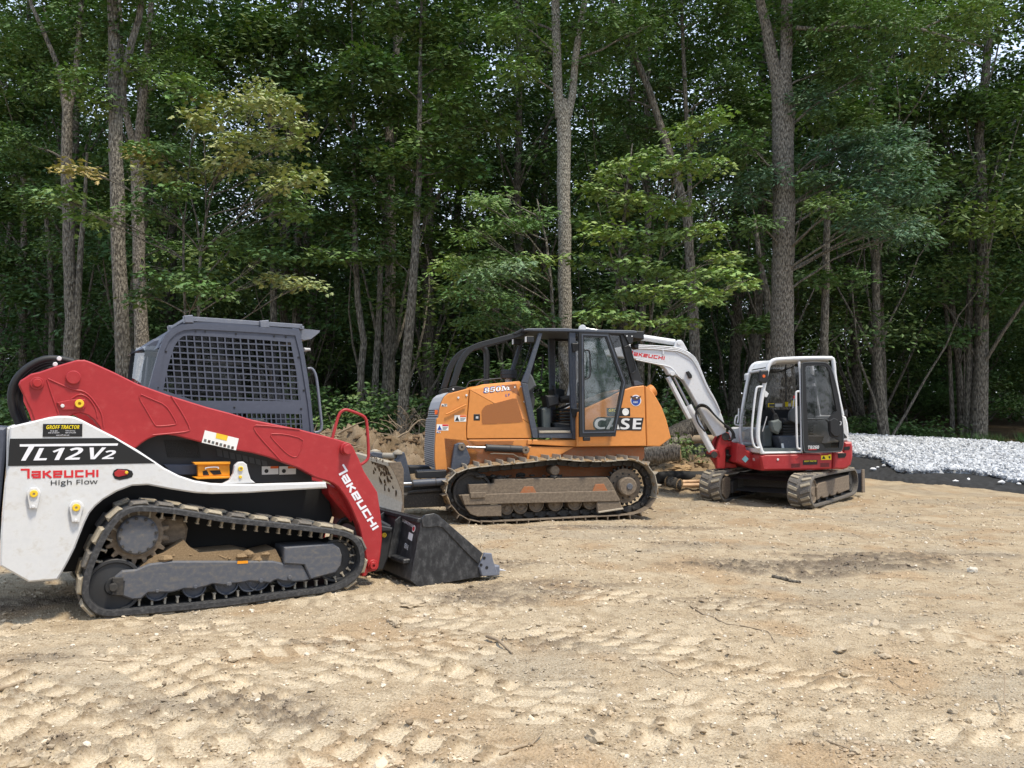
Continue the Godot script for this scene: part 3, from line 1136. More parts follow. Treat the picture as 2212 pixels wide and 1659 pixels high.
func make_forest() -> void:
	forest_rng.seed = 4711
	# leaf colours: common green, lighter green on some boughs, young maple, turning maple, oak
	var mid := Color(0.100, 0.172, 0.058)
	var fair := Color(0.150, 0.235, 0.078)
	var lime := Color(0.205, 0.295, 0.088)
	var straw := Color(0.315, 0.350, 0.150)
	var oak := Color(0.098, 0.172, 0.100)
	# --- the trees at the edge, stems traced
	var b := MB.new()
	var t := tree_root("edge_tree", "tall smooth grey trunk forking high up behind the loader's cab")
	var st := traced(b, [[268, 800, 34], [262, 680, 30], [256, 520, 30], [251, 330, 29], [250, 240, 29], [247, 120, 25], [243, 0, 22], [238, -160, 18], [230, -340, 10]], 19.5)
	traced(b, [[258, 240, 16], [268, 160, 17], [285, 90, 15], [300, 40, 13], [318, -80, 10], [330, -200, 6]], 19.5, false)
	obj("trunk", b, M.bark_grey, t)
	boughs(t, M.bark_grey, st, 19.5, [[205, 110, 34, 70, fair], [190, 190, 40, 40, fair], [290, 150, 45, 50, fair], [225, 40, 50, 40, mid], [300, -40, 90, 70, mid], [180, -60, 80, 60, mid], [240, -200, 150, 110, mid], [225, 225, 25, 22, fair]], "beech", 26, 0.34, 0.13, 0.9)
	b = MB.new()
	t = tree_root("edge_tree", "rough brown trunk splitting in a fork beside the smooth grey trunk")
	st = traced(b, [[306, 790, 34], [303, 690, 27], [300, 560, 26], [297, 420, 25], [294, 330, 24], [294, 300, 14], [294, 292, 5]], 21.5)
	traced(b, [[293, 325, 20], [280, 280, 15], [268, 230, 13], [262, 120, 12], [258, 0, 9]], 21.5, false)
	traced(b, [[297, 325, 20], [302, 270, 18], [311, 200, 17], [318, 110, 14], [326, 10, 12], [336, -140, 8]], 21.5, false)
	obj("trunk", b, M.bark_oak, t)
	boughs(t, M.bark_grey, st, 21.5, [[350, 70, 80, 70, mid], [400, 160, 80, 50, mid], [330, -60, 130, 80, mid], [360, 300, 50, 30, mid], [340, 520, 40, 40, mid], [330, 600, 40, 30, fair]], "beech", 26, 0.36, 0.13, 0.9, -0.8)
	b = MB.new()
	t = tree_root("edge_tree", "dark double trunk with a long limb slanting off to the left")
	st = traced(b, [[153, 790, 30], [154, 690, 25], [149, 560, 24], [146, 400, 24], [144, 290, 22], [146, 240, 20], [147, 215, 10], [147, 205, 4]], 22.5)
	traced(b, [[143, 240, 15], [133, 180, 12], [120, 130, 11], [95, 70, 9], [68, 10, 8], [50, -60, 5]], 22.5, false)
	traced(b, [[148, 240, 16], [160, 190, 14], [170, 100, 12], [176, 0, 10], [180, -120, 7]], 22.5, false)
	obj("trunk", b, M.bark_grey, t)
	b = MB.new()
	traced(b, [[168, 640, 14], [172, 580, 13], [178, 500, 11], [184, 420, 8], [188, 330, 5]], 22.5)
	obj("trunk", b, M.bark_grey, t)
	boughs(t, M.bark_grey, st, 22.5, [[60, 60, 90, 60, mid], [100, 170, 70, 40, mid], [190, 40, 90, 70, mid], [40, 300, 60, 50, mid], [60, 420, 70, 40, mid], [120, -90, 160, 90, mid], [190, 330, 50, 40, mid], [90, 520, 60, 40, mid]], "beech", 26, 0.36, 0.13, 1.0, -0.6)
	# the straw-coloured young maple behind the loader
	b = MB.new()
	t = tree_root("young_maple", "slender young maple with straw-yellow layered leaves behind the loader's cab")
	st = traced(b, [[429, 780, 8], [429, 676, 7.5], [433, 545, 6.5], [445, 470, 5], [462, 400, 4], [505, 310, 2.5]], 18.2, true, 7)
	traced(b, [[433, 545, 5], [424, 470, 4], [405, 400, 3.5], [412, 320, 3], [425, 240, 2]], 18.2, false, 6)
	traced(b, [[445, 470, 4], [444, 380, 3.4], [440, 290, 2]], 18.2, false, 6)
	obj("trunk", b, M.bark_grey, t)
	b = MB.new()
	traced(b, [[400, 780, 6], [400, 676, 6], [396, 560, 5.5], [397, 480, 4.5], [404, 430, 3]], 18.2, true, 6)
	obj("trunk", b, M.bark_grey, t)
	boughs(t, M.bark_grey, st, 18.2, [[520, 235, 70, 28, straw], [600, 262, 60, 34, straw], [560, 200, 45, 18, straw], [430, 215, 45, 30, fair], [455, 285, 50, 20, straw], [560, 300, 60, 16, straw], [640, 262, 30, 14, straw],
		[360, 388, 70, 12, straw], [440, 372, 60, 12, straw], [520, 380, 60, 14, straw], [590, 360, 50, 16, straw], [540, 330, 60, 16, straw], [640, 320, 30, 12, straw], [600, 420, 60, 14, fair], [690, 410, 45, 12, straw], [640, 425, 40, 12, straw],
		[330, 330, 40, 20, fair], [380, 350, 40, 20, mid], [400, 440, 50, 20, mid], [350, 470, 40, 25, mid], [340, 350, 25, 18, Color(0.33, 0.29, 0.12)], [215, 395, 40, 12, Color(0.36, 0.28, 0.11)], [180, 450, 50, 18, fair], [230, 480, 40, 18, fair],
		[520, 535, 70, 18, mid], [590, 560, 60, 14, mid], [640, 470, 40, 20, fair], [600, 605, 60, 10, straw], [680, 622, 48, 8, straw], [400, 600, 80, 22, mid], [480, 640, 60, 18, mid], [320, 640, 40, 22, mid]], "maple", 19, 0.30, 0.115, 0.95, 0.3, 0.018)
	# centre tree
	b = MB.new()
	t = tree_root("edge_tree", "straight pale trunk forking above, rising behind the bulldozer's cab")
	st = traced(b, [[1224, 930, 34], [1221, 700, 29], [1219, 560, 28], [1218, 440, 28], [1217, 340, 29], [1217, 285, 31], [1217, 250, 30], [1218, 215, 16], [1218, 205, 6]], 20.0)
	traced(b, [[1211, 255, 24], [1204, 200, 21], [1202, 120, 20], [1200, 20, 19], [1198, -120, 15], [1190, -300, 9]], 20.0, false)
	traced(b, [[1224, 255, 20], [1236, 205, 17], [1243, 130, 16], [1252, 60, 14], [1264, 0, 12], [1280, -120, 9]], 20.0, false)
	obj("trunk", b, M.bark_pale, t)
	boughs(t, M.bark_grey, st, 20.0, [[1110, 60, 60, 40, fair], [1060, 20, 60, 40, fair], [1150, 110, 50, 36, fair], [1290, 60, 60, 50, mid], [1330, 20, 60, 40, mid], [1270, 130, 50, 36, mid], [1230, -60, 120, 70, mid], [1130, 170, 50, 26, fair], [1400, 60, 40, 40, mid], [1230, 40, 40, 40, fair], [1200, -200, 170, 110, mid]], "oak", 22, 0.34, 0.145, 0.9)
	# oak boughs low on the left of the centre tree
	b = MB.new()
	t = tree_root("oak_sapling", "bushy young oak with pale green sprays left of the forked trunk")
	st = traced(b, [[1195, 930, 9], [1196, 700, 8], [1190, 610, 7], [1180, 520, 5], [1160, 430, 3]], 18.6, true, 7)
	obj("trunk", b, M.bark_grey, t)
	boughs(t, M.bark_grey, st, 18.6, [[1075, 425, 60, 20, fair], [1040, 455, 40, 14, fair], [1130, 460, 50, 30, fair], [1100, 500, 60, 16, mid], [1030, 520, 40, 14, lime], [990, 560, 40, 16, lime], [970, 580, 34, 14, lime], [1050, 560, 50, 20, fair], [1100, 600, 70, 24, Color(0.17, 0.26, 0.13)], [1040, 610, 46, 24, Color(0.17, 0.26, 0.13)], [1110, 660, 70, 26, mid], [1160, 570, 40, 16, lime], [1050, 690, 60, 20, mid], [1170, 690, 40, 20, mid], [1000, 645, 30, 14, mid]], "oak", 21, 0.30, 0.135, 0.95, 0.2, 0.02)
	# bright maple between the centre tree and the excavator's arm
	b = MB.new()
	t = tree_root("young_maple", "bright lime-green young maple above the excavator's boom")
	st = traced(b, [[1322, 930, 8], [1325, 700, 7], [1338, 560, 6], [1352, 420, 4.5], [1366, 310, 2.5]], 18.0, true, 7)
	obj("trunk", b, M.bark_grey, t)
	b = MB.new()
	traced(b, [[1400, 900, 6], [1405, 700, 5.5], [1425, 560, 5], [1450, 440, 3.5], [1480, 340, 2]], 18.0, true, 6)
	obj("trunk", b, M.bark_grey, t)
	boughs(t, M.bark_grey, st, 18.0, [[1330, 375, 50, 24, lime], [1290, 400, 40, 26, lime], [1400, 335, 50, 26, fair], [1470, 320, 45, 30, lime], [1500, 300, 30, 18, lime], [1440, 390, 60, 20, lime], [1530, 375, 40, 16, lime], [1350, 440, 70, 22, lime], [1450, 450, 60, 22, lime], [1280, 470, 36, 20, fair],
		[1300, 520, 60, 18, lime], [1400, 520, 70, 22, lime], [1490, 515, 50, 20, lime], [1270, 560, 40, 16, lime], [1350, 590, 60, 20, fair], [1450, 590, 80, 20, lime], [1540, 600, 50, 16, lime], [1400, 640, 90, 20, lime], [1500, 650, 50, 18, lime], [1300, 650, 60, 18, fair], [1340, 700, 60, 16, lime], [1430, 705, 60, 16, lime], [1270, 690, 30, 16, fair], [1560, 560, 30, 14, lime], [1580, 625, 22, 10, lime]], "maple", 19, 0.29, 0.115, 0.9, 0.4, 0.018)
	# leaning tree
	b = MB.new()
	t = tree_root("edge_tree", "dark trunk leaning left above the excavator's boom")
	st = traced(b, [[1505, 930, 24], [1500, 740, 22], [1494, 600, 21], [1485, 480, 20], [1470, 410, 18], [1430, 280, 16], [1400, 190, 15], [1380, 140, 14], [1345, 60, 12], [1318, -10, 11], [1280, -130, 8]], 22.5)
	traced(b, [[1492, 600, 12], [1490, 450, 11], [1488, 330, 10], [1480, 200, 9], [1474, 60, 8], [1470, -80, 6]], 22.5, false)
	obj("trunk", b, M.bark_grey, t)
	boughs(t, M.bark_grey, st, 22.5, [[1420, 40, 80, 50, mid], [1340, 100, 60, 50, mid], [1500, 90, 80, 60, mid], [1560, 30, 80, 60, mid], [1440, 170, 40, 30, mid], [1560, 190, 70, 50, mid], [1380, 260, 50, 50, mid], [1330, 200, 50, 40, mid], [1400, -80, 170, 80, mid], [1540, 290, 60, 40, oak]], "oak", 22, 0.36, 0.145, 1.1, -0.5)
	# great oak behind the excavator
	b = MB.new()
	t = tree_root("great_oak", "massive grey oak trunk rising straight behind the excavator's cab")
	st = traced(b, [[1692, 930, 58], [1691, 780, 50], [1691, 640, 47], [1692, 500, 46], [1694, 350, 47], [1692, 240, 48], [1690, 190, 44], [1688, 150, 22], [1688, 138, 6]], 20.5)
	traced(b, [[1680, 190, 27], [1668, 120, 25], [1655, 60, 22], [1640, 0, 19], [1620, -120, 13]], 20.5, false)
	traced(b, [[1694, 190, 30], [1698, 110, 26], [1700, 0, 24], [1702, -140, 18], [1706, -320, 10]], 20.5, false)
	traced(b, [[1720, 60, 9], [1780, 64, 9], [1850, 58, 9], [1930, 58, 8.5], [1990, 64, 8], [2050, 82, 6], [2120, 100, 3]], 20.0, false, 8)
	obj("trunk", b, M.bark_oak, t)
	boughs(t, M.bark_grey, st, 20.5, [[1790, 160, 70, 40, mid], [1840, 190, 50, 22, mid], [1750, 230, 60, 30, oak], [1860, 310, 80, 26, oak], [1940, 300, 50, 24, oak], [1800, 330, 80, 36, oak], [1880, 370, 80, 36, oak], [1960, 330, 40, 16, mid],
		[1780, 400, 70, 30, oak], [1860, 430, 80, 34, oak], [1940, 440, 50, 24, oak], [1770, 470, 50, 26, fair], [1830, 500, 70, 28, oak], [1900, 530, 60, 20, oak], [1960, 480, 36, 16, oak], [1640, 380, 50, 30, oak], [1600, 420, 40, 30, oak], [1620, 490, 40, 22, mid], [1740, 390, 36, 16, fair], [1580, 320, 50, 40, mid], [1740, 40, 80, 60, mid], [1650, -80, 160, 80, mid], [1850, 100, 120, 50, mid], [1880, 20, 120, 50, fair], [2010, 120, 90, 40, fair], [2060, 40, 90, 60, fair]], "oak", 24, 0.34, 0.14, 1.1, 0.5)
	# slimmer stems at the edge: [foot up list, depth, bark, label, boughs]
	var slim := [
		[[[868, 940, 26], [874, 820, 23], [885, 700, 21], [893, 600, 19], [899, 500, 17], [905, 380, 13], [906, 270, 11], [908, 120, 8], [912, -60, 5]], 22.0, "mossy leaning trunk in the grass between loader and bulldozer", [[930, 60, 60, 50, fair], [860, 40, 60, 50, fair], [960, 130, 60, 50, fair], [1000, 240, 60, 30, fair], [950, 300, 70, 26, fair], [1060, 270, 50, 26, fair], [860, 340, 60, 30, fair], [820, 160, 60, 50, mid], [880, 440, 60, 30, mid], [1000, 360, 60, 30, mid], [920, -60, 150, 70, mid], [760, 300, 50, 40, mid], [830, 545, 60, 22, mid]]],
		[[[776, 930, 17], [780, 800, 15], [786, 740, 14], [772, 650, 13], [768, 560, 12], [766, 420, 10], [764, 280, 7], [760, 120, 5]], 23.0, "thin lichen-spotted trunk left of the mossy leaning trunk", [[720, 220, 60, 50, mid], [780, 120, 60, 50, fair], [740, 370, 60, 40, mid], [700, 60, 70, 60, mid], [790, 420, 50, 30, mid], [740, 560, 70, 18, fair], [690, 470, 50, 24, mid], [760, -30, 90, 60, mid]]],
		[[[806, 925, 16], [812, 800, 14], [818, 690, 13], [822, 560, 11], [836, 430, 8]], 24.0, "thin straight dark trunk beside the lichen-spotted one", [[850, 250, 60, 50, mid], [800, 480, 60, 30, mid], [840, 330, 60, 40, mid], [870, 600, 50, 20, mid]]],
		[[[590, 900, 17], [591, 680, 15], [590, 540, 14], [586, 380, 12], [582, 200, 9]], 25.0, "straight trunk half hidden behind the straw-yellow maple", [[600, 100, 90, 60, mid], [520, 60, 90, 60, mid], [640, 180, 80, 50, mid], [560, 520, 80, 30, mid], [650, 560, 60, 30, mid], [470, 120, 80, 60, mid]]],
		[[[1781, 930, 20], [1780, 770, 18], [1783, 640, 16], [1786, 500, 14], [1790, 380, 10]], 23.0, "mottled slim trunk right of the great oak", [[1800, 260, 80, 50, mid], [1830, 590, 60, 20, mid], [1740, 600, 40, 24, mid]]],
		[[[1665, 900, 18], [1662, 760, 17], [1658, 640, 16], [1640, 560, 11], [1630, 470, 8]], 23.5, "crooked stem half hidden behind the great oak", [[1620, 560, 50, 30, mid], [1600, 260, 70, 60, mid], [1640, 700, 50, 30, mid]]],
		[[[1906, 900, 22], [1903, 780, 20], [1898, 640, 18], [1892, 500, 15]], 28.0, "dark trunk in deep shade behind the white stone bed", [[1930, 240, 90, 60, mid], [1960, 560, 60, 24, mid], [1900, 640, 60, 20, mid]]],
		[[[2092, 900, 16], [2094, 780, 13], [2096, 620, 12], [2098, 530, 13], [2108, 420, 8], [2113, 320, 6], [2116, 180, 4]], 27.0, "slender grey stem forking in two behind the white stone bed", [[2150, 300, 60, 30, mid], [2170, 430, 60, 16, fair], [2120, 460, 40, 14, mid], [2180, 200, 60, 40, mid], [2070, 240, 60, 40, mid], [2190, 560, 50, 14, mid], [2060, 560, 60, 20, mid], [2000, 640, 60, 20, mid], [2020, 590, 50, 20, mid], [2140, 660, 50, 16, mid], [2040, 720, 60, 24, mid]]],
		[[[2056, 880, 9], [2050, 740, 8], [2036, 600, 7], [2027, 420, 6], [2014, 270, 4]], 27.6, "very thin bowed stem left of the forking grey stem", [[2000, 300, 50, 30, mid], [1990, 430, 40, 24, mid], [2030, 500, 50, 20, mid]]],
		[[[110, 900, 14], [112, 700, 12], [108, 560, 11], [100, 470, 9]], 26.0, "straight thin trunk in shade left of the dark double trunk", [[80, 360, 70, 50, mid], [30, 560, 60, 40, mid], [60, 640, 60, 30, mid]]],
		[[[48, 900, 16], [50, 700, 15], [52, 520, 13], [50, 330, 10]], 27.0, "shadowed trunk farthest to the side of the loader's tail", [[30, 230, 80, 60, mid], [10, 440, 60, 50, mid], [70, 120, 80, 60, mid]]],
		[[[635, 900, 13], [636, 720, 12], [640, 560, 10], [648, 400, 7]], 26.0, "thin trunk in shade right of the straw-yellow maple", [[660, 340, 60, 40, mid], [690, 560, 50, 30, mid], [640, 640, 60, 30, mid]]]]
	for s in slim:
		b = MB.new()
		t = tree_root("slim_tree", s[2])
		st = traced(b, s[0], s[1], true, 9)
		obj("trunk", b, M.bark_grey, t)
		boughs(t, M.bark_grey, st, s[1], s[3], "maple", 22, 0.36, 0.13, 1.25, 0.0, 0.02)
	# --- the stand behind
	var row := 0
	for d in [26.0, 28.5, 31.5, 35.0, 39.5, 45.0, 52.0]:
		var half: float = d * 0.64 + 3.0
		var step: float = 2.9 + d * 0.035
		var x := -half + forest_rng.randf() * step
		while x < half:
			var z: float = -d + forest_rng.randf_range(-1.1, 1.1)
			var c: Color = [mid, Color(0.092, 0.160, 0.062), mid, Color(0.112, 0.180, 0.056)][forest_rng.randi() % 4]
			if forest_rng.randf() < (0.18 if row < 3 else 0.3):
				wild_tree("understorey_tree", "low spreading young tree growing among the tall trunks", "small trees in the shade of the wood", x, z, forest_rng.randf_range(4.5, 8.5), 0.06, 0.5, 2.0, 120, c, M.bark_grey, "beech", 44, 0.62, 0.15)
			else:
				wild_tree("wood_tree", "tall slender tree standing back in the wood", "trees deep in the wood", x, z, forest_rng.randf_range(17.0, 23.0) if row < 3 else forest_rng.randf_range(14.0, 21.0), forest_rng.randf_range(0.11, 0.24), forest_rng.randf_range(2.5, 6.0) if row < 3 else forest_rng.randf_range(0.4, 1.6), forest_rng.randf_range(2.4, 3.6), 230 if row < 3 else 330, c, M.bark_grey, "beech", 52, 0.88, 0.185 if row < 3 else 0.21)
			x += step * forest_rng.randf_range(0.75, 1.25)
		row += 1
	for i in 34:
		var du := forest_rng.randf_range(42.0, 56.0)
		wild_tree("understorey_tree", "low spreading young tree growing among the tall trunks", "small trees in the shade of the wood", forest_rng.randf_range(-0.64, 0.64) * du, -du, forest_rng.randf_range(4.0, 8.0), 0.05, 0.2, 2.8, 120, mid, M.bark_grey, "beech", 44, 0.7, 0.17)
	# thicket that closes the view at the back
	var xb := -42.0
	while xb < 42.0:
		wild_tree("thicket_tree", "leafy tree closing the far side of the wood", "trees at the far side of the wood", xb, -59.0 + forest_rng.randf_range(-2.0, 2.0), forest_rng.randf_range(10.0, 17.0), 0.2, 0.2, 4.0, 330, mid, M.bark_grey, "beech", 44, 1.2, 0.32)
		xb += forest_rng.randf_range(3.4, 4.8)
	# trees across the clearing, which the cab glass mirrors
	xb = -22.0
	while xb < 24.0:
		wild_tree("clearing_tree", "tall tree across the clearing, mirrored in the cab glass", "trees across the clearing", xb, 19.0 + forest_rng.randf_range(-2.0, 4.0), forest_rng.randf_range(11.0, 15.0), 0.2, 1.0, 3.0, 130, mid, M.bark_grey, "beech", 34, 1.0, 0.3)
		xb += forest_rng.randf_range(3.6, 5.2)
	# --- shrubs along the edge
	for i in 72:
		var d := forest_rng.randf_range(21.4, 27.5)
		var x := forest_rng.randf_range(-0.62, 0.62) * d
		if x > 4.0: d = maxf(d, 27.4)
		if x > 4.0 and i % 3 > 0: continue
		var t2 := thing("shrub", "low leafy shrub at the foot of the wood", "shrub", "shrubs along the foot of the wood")
		t2.position = Vector3(x, broad(x, -d), -d)
		var hgt := forest_rng.randf_range(0.7, 2.0) * (0.6 if x > 4.0 else 1.0)
		var sb := MB.new()
		var sp := []
		for k in 7:
			var e := Vector3(forest_rng.randf_range(-0.9, 0.9), hgt * forest_rng.randf_range(0.5, 1.0), forest_rng.randf_range(-0.6, 0.6))
			limb(sb, Vector3(forest_rng.randf_range(-0.1, 0.1), -0.05, 0), e, 0.015, 0.005, 0.1, 4)
			for j in 8:
				spray_at(sp, e * forest_rng.randf_range(0.45, 1.1) + Vector3(forest_rng.randfn(), forest_rng.randfn() * 0.5, forest_rng.randfn()) * 0.25, tone([mid, mid, fair][k % 3]), 0.6, 1.1)
		obj("stems", sb, M.bark_grey, t2).set_meta("kind", "stuff")
		crown(t2, sp, "maple", 12, 0.30, 0.14, 0.4, 1)
	# --- grass and weeds at the foot of the wood
	var gb := MB.new()
	gb.tint = true
	for i in 22:
		var an := forest_rng.randf() * TAU
		var r := forest_rng.randf() * 0.12
		var p := Vector3(cos(an) * r, 0, sin(an) * r)
		var out := Vector3(cos(an), 0, sin(an)) * forest_rng.randf_range(0.05, 0.16)
		var hh := forest_rng.randf_range(0.14, 0.34)
		var sd := Vector3(-sin(an), 0, cos(an)) * 0.007
		var tn := forest_rng.randf_range(0.8, 1.2)
		gb.col = Color(tn, tn, tn)
		gb.tri(p - sd, p + sd, p + out * 0.5 + Vector3(0, hh * 0.7, 0))
		gb.tri(p - sd * 0.6 + out * 0.4 + Vector3(0, hh * 0.6, 0), p + sd * 0.6 + out * 0.4 + Vector3(0, hh * 0.6, 0), p + out + Vector3(0, hh, 0))
	var tuft := gb.mesh()
	var list := []
	for i in 7600:
		var d := 19.6 + 6.5 * forest_rng.randf()
		var x := forest_rng.randf_range(-0.62, 0.62) * d
		if x > 4.5 and d < 25.6 + 0.2 * (9.0 - x): continue
		if x < 4.5 and d < 20.0 and forest_rng.randf() < 0.5: continue
		if na.get_noise_2d(x * 2.0, d * 2.0) < -0.05 + (0.1 if x > 4.0 else 0.0): continue
		var s := forest_rng.randf_range(0.6, 1.25)
		list.append([Transform3D(Basis(Vector3.UP, forest_rng.randf() * TAU).scaled(Vector3.ONE * s), Vector3(x, height(x, -d) - 0.02, -d)), tone(Color(0.060, 0.130, 0.035))])
	var gr := copies("grass", tuft, list, M.leaf)
	gr.set_meta("kind", "stuff")
	tag(gr, "green grass and weeds growing at the foot of the wood", "grass")


# ---------------------------------------------------------------- track loader
func decal(called: String, parent: Node3D, m: Material, poly: PackedVector2Array, w: float) -> MeshInstance3D:
	return pr(called, parent, m, poly, w, 0.004, 0.0)


func ridge_line(called: String, parent: Node3D, m: Material, z: String, a: Array, w: float, r := 0.007, closed := false) -> MeshInstance3D:
	var p := pts3(z, a, w)
	if closed: p.append(p[0])
	return tb(called, parent, m, p if p.size() < 3 else soft(p, 1), r, 6)


# belt with an outer outline, thickness inwards, from w0 to w1
func belt(called: String, parent: Node3D, m: Material, path: Array, thick: float, w0: float, w1: float) -> MeshInstance3D:
	var b := fresh()
	var n := path.size()
	var ch := 0.010
	for i in n:
		var j := (i + 1) % n
		var loop := []
		for k in [i, j]:
			var p: Vector2 = path[k][0]
			var t: Vector2 = path[k][2]
			var inw := Vector2(-t.y, t.x)
			var o := p
			var s := p + inw * thick
			loop.append([Vector3(o.x, o.y, w0 + ch), Vector3(o.x, o.y, w1 - ch), Vector3(o.x + inw.x * ch, o.y + inw.y * ch, w1), Vector3(s.x, s.y, w1), Vector3(s.x, s.y, w0), Vector3(o.x + inw.x * ch, o.y + inw.y * ch, w0)])
		for e in 6:
			var f := (e + 1) % 6
			b.quad(loop[0][f], loop[0][e], loop[1][e], loop[1][f])
	return obj(called, b, m, parent)


func gear(ce: Vector3, r0: float, r1: float, teeth: int, z0: float, z1: float) -> MB:
	var p := PackedVector2Array()
	for i in teeth:
		var a := TAU * i / teeth
		var s := TAU / teeth
		for k in [[0.0, r0], [0.22, r0], [0.36, r1], [0.62, r1], [0.78, r0]]:
			p.append(Vector2(ce.x, ce.y) + Vector2(cos(a + k[0] * s), sin(a + k[0] * s)) * k[1])
	var b := fresh()
	b.prism(p, z0, z1, 0.004)
	return b


func wheel(called: String, parent: Node3D, m: Material, ce: Vector3, r: float, deep: float, dish := 0.02) -> MeshInstance3D:
	var b := fresh()
	b.lathe(ce - Vector3(0, 0, deep), Vector3.BACK, [[0.0, 0.0], [r, 0.0], [r, deep - 0.006], [r - 0.006, deep], [r * 0.88, deep], [r * 0.84, deep - dish], [r * 0.35, deep - dish * 0.6], [r * 0.3, deep], [0.0, deep]], 30)
	return obj(called, b, m, parent)


func bolt(parent: Node3D, m: Material, z: String, x: float, y: float, w: float, rpx := 9.0) -> MeshInstance3D:
	var r := rpx * unit(z, x, y, w)
	return cyl("bolt", parent, m, p3(z, x, y, w + r * 0.8), r, r * 0.8, 6, r * 0.2)


func make_loader() -> void:
	frame(ground(455, 1312), 30.0)
	var L := thing("track_loader", "red and white compact track loader with grey cab and black bucket", "track loader")
	L.transform = Transform3D(fb, fo)
	# --- body
	var wp := -0.07
	var tail := q("A", [85, 1060, 300, 1010, 430, 978, 510, 968, 590, 968, 650, 976, 720, 1005, 860, 1078, 1010, 1155, 1200, 1265, 1350, 1365, 1430, 1420, 1560, 1487, 1700, 1533, 1850, 1556, 1960, 1560, 2212, 1562, 2840, 1545,
		2850, 1598, 2500, 1618, 2150, 1640, 1850, 1648, 1700, 1640, 1500, 1610, 1290, 1570, 1150, 1577, 1020, 1627, 900, 1697, 830, 1757, 780, 1817, 740, 1897, 700, 1997, 650, 2127, 600, 2227, 545, 2327, 500, 2397, 250, 2417, 0, 2275, 5, 2000, 40, 1560, 70, 1405, 80, 1170], wp)
	var side := pr("side_panel", L, M.white, tail, wp, 0.06, 0.012)
	pr("wheel_arch", L, M.dark, q("A", [520, 1560, 1200, 1480, 1900, 1575, 2840, 1560, 2900, 1830, 2800, 2080, 560, 2330, 480, 2300], -0.50), -0.50, 0.9, 0.01)
	pr("engine_cover", L, M.white, q("A", [60, 1070, 300, 1020, 520, 985, 640, 1000, 700, 1300, 520, 2390, 250, 2405, 20, 2270, 20, 2000, 50, 1560], -0.14), -0.14, 1.70, 0.01)
	pr("rear_door", L, M.grey, q("A", [-260, 1110, -60, 1060, 55, 1070, 60, 1180, 20, 1560, -20, 2000, -30, 2250, -260, 2200], -0.16), -0.16, 1.66, 0.02)
	pr("far_side_panel", L, M.white, tail, -1.83, 0.06, 0.0)
	decal("stripe", side, M.ink, q("A", [86, 1166, 990, 1160, 1350, 1380, 70, 1405, 78, 1250], wp + 0.003), wp + 0.003)
	# lettering on the stripe
	var a := p3("A", 180, 1358, wp + 0.004)
	words("L12", "lettering", side, M.ink_white, p3("A", 290, 1356, wp + 0.003), p3("A", 690, 1348, wp + 0.003), p3("A", 300, 1248, wp + 0.003), 0.004, true, 0.22)
	words("V", "lettering", side, M.ink_white, p3("A", 735, 1346, wp + 0.003), p3("A", 880, 1344, wp + 0.003), p3("A", 742, 1244, wp + 0.003), 0.004, true, 0.22)
	words("2", "lettering", side, M.ink_white, p3("A", 885, 1344, wp + 0.003), p3("A", 985, 1342, wp + 0.003), p3("A", 890, 1268, wp + 0.003), 0.004, true, 0.22)
	decal("lettering", side, M.ink_white, q("A", [172, 1215, 1030, 1207, 1022, 1227, 300, 1234, 222, 1358, 183, 1358, 250, 1235, 172, 1236], wp + 0.006), wp + 0.006)
	strokes("TaKeUCHI", "lettering", side, M.ink_red, p3("A", 180, 1515, wp), p3("A", 858, 1500, wp), p3("A", 180, 1428, wp))
	words("High Flow", "lettering", side, M.ink, p3("A", 443, 1586, wp), p3("A", 850, 1572, wp), p3("A", 443, 1528, wp), 0.003, false)
	dealer_plate(side, "A", [375, 1038, 718, 1036, 716, 1148, 372, 1150], wp + 0.004)
	# oval slot with its link
	decal("slot", side, M.dark, q("A", [980, 1478, 990, 1445, 1020, 1428, 1110, 1432, 1150, 1448, 1160, 1475, 1150, 1500, 1110, 1515, 1040, 1527, 1000, 1515], wp + 0.003), wp + 0.003)
	pr("link", side, M.red_old, q("A", [995, 1462, 1030, 1435, 1110, 1445, 1122, 1462, 1110, 1482, 1030, 1500, 1000, 1490], wp + 0.008), wp + 0.008, 0.004, 0.002)
	cyz("bolt", side, M.yellow, "A", 1103, 1461, wp + 0.016, 16, 0.008, 6)
	for k in [[295, 1647, 70], [665, 1767, 78]]:
		ringz("boss", side, M.white, "A", k[0], k[1], wp + 0.02, k[2] * 0.85, 0, 0.02, 26)
		pr("keeper", side, M.white, q("A", [k[0] - 62, k[1] - 10, k[0] - 30, k[1] - 52, k[0] + 25, k[1] - 54, k[0] + 60, k[1] - 12, k[0] + 30, k[1] + 128, k[0] - 38, k[1] + 128], wp + 0.03), wp + 0.03, 0.012, 0.003)
		ringz("bushing", side, M.yellow, "A", k[0], k[1], wp + 0.045, 36, 12, 0.02)
		bolt(side, M.bright, "A", k[0] - 6, k[1] + 112, wp + 0.03, 16)
	# --- lower hull and what shows between arm and body
	pr("side_screen", L, M.charcoal, q("A", [880, 1000, 2300, 1000, 2700, 1250, 2720, 1540, 1960, 1565, 1500, 1480, 1190, 1270], -0.36), -0.36, 0.10, 0.006)
	var vent := fresh()
	for i in 21:
		var x0 := 1434.0 + i * 14.0
		vent.prism(q("A", [x0, 1180, x0 + 7, 1181, x0 + 37, 1328, x0 + 30, 1328], -0.35), -0.36, -0.352, 0.0)
	for i in 11:
		var y0 := 1184.0 + i * 14.0
		vent.prism(q("A", [1434 + i * 3, y0, 1720 + i * 3, y0 + 8, 1720 + i * 3, y0 + 13, 1434 + i * 3, y0 + 5], -0.35), -0.36, -0.350, 0.0)
	obj("vent_grille", vent, M.black, L)
	pr("step_beam", L, M.grey, q("A", [1425, 1392, 1720, 1392, 1720, 1480, 1510, 1482], -0.30), -0.30, 0.08, 0.005)
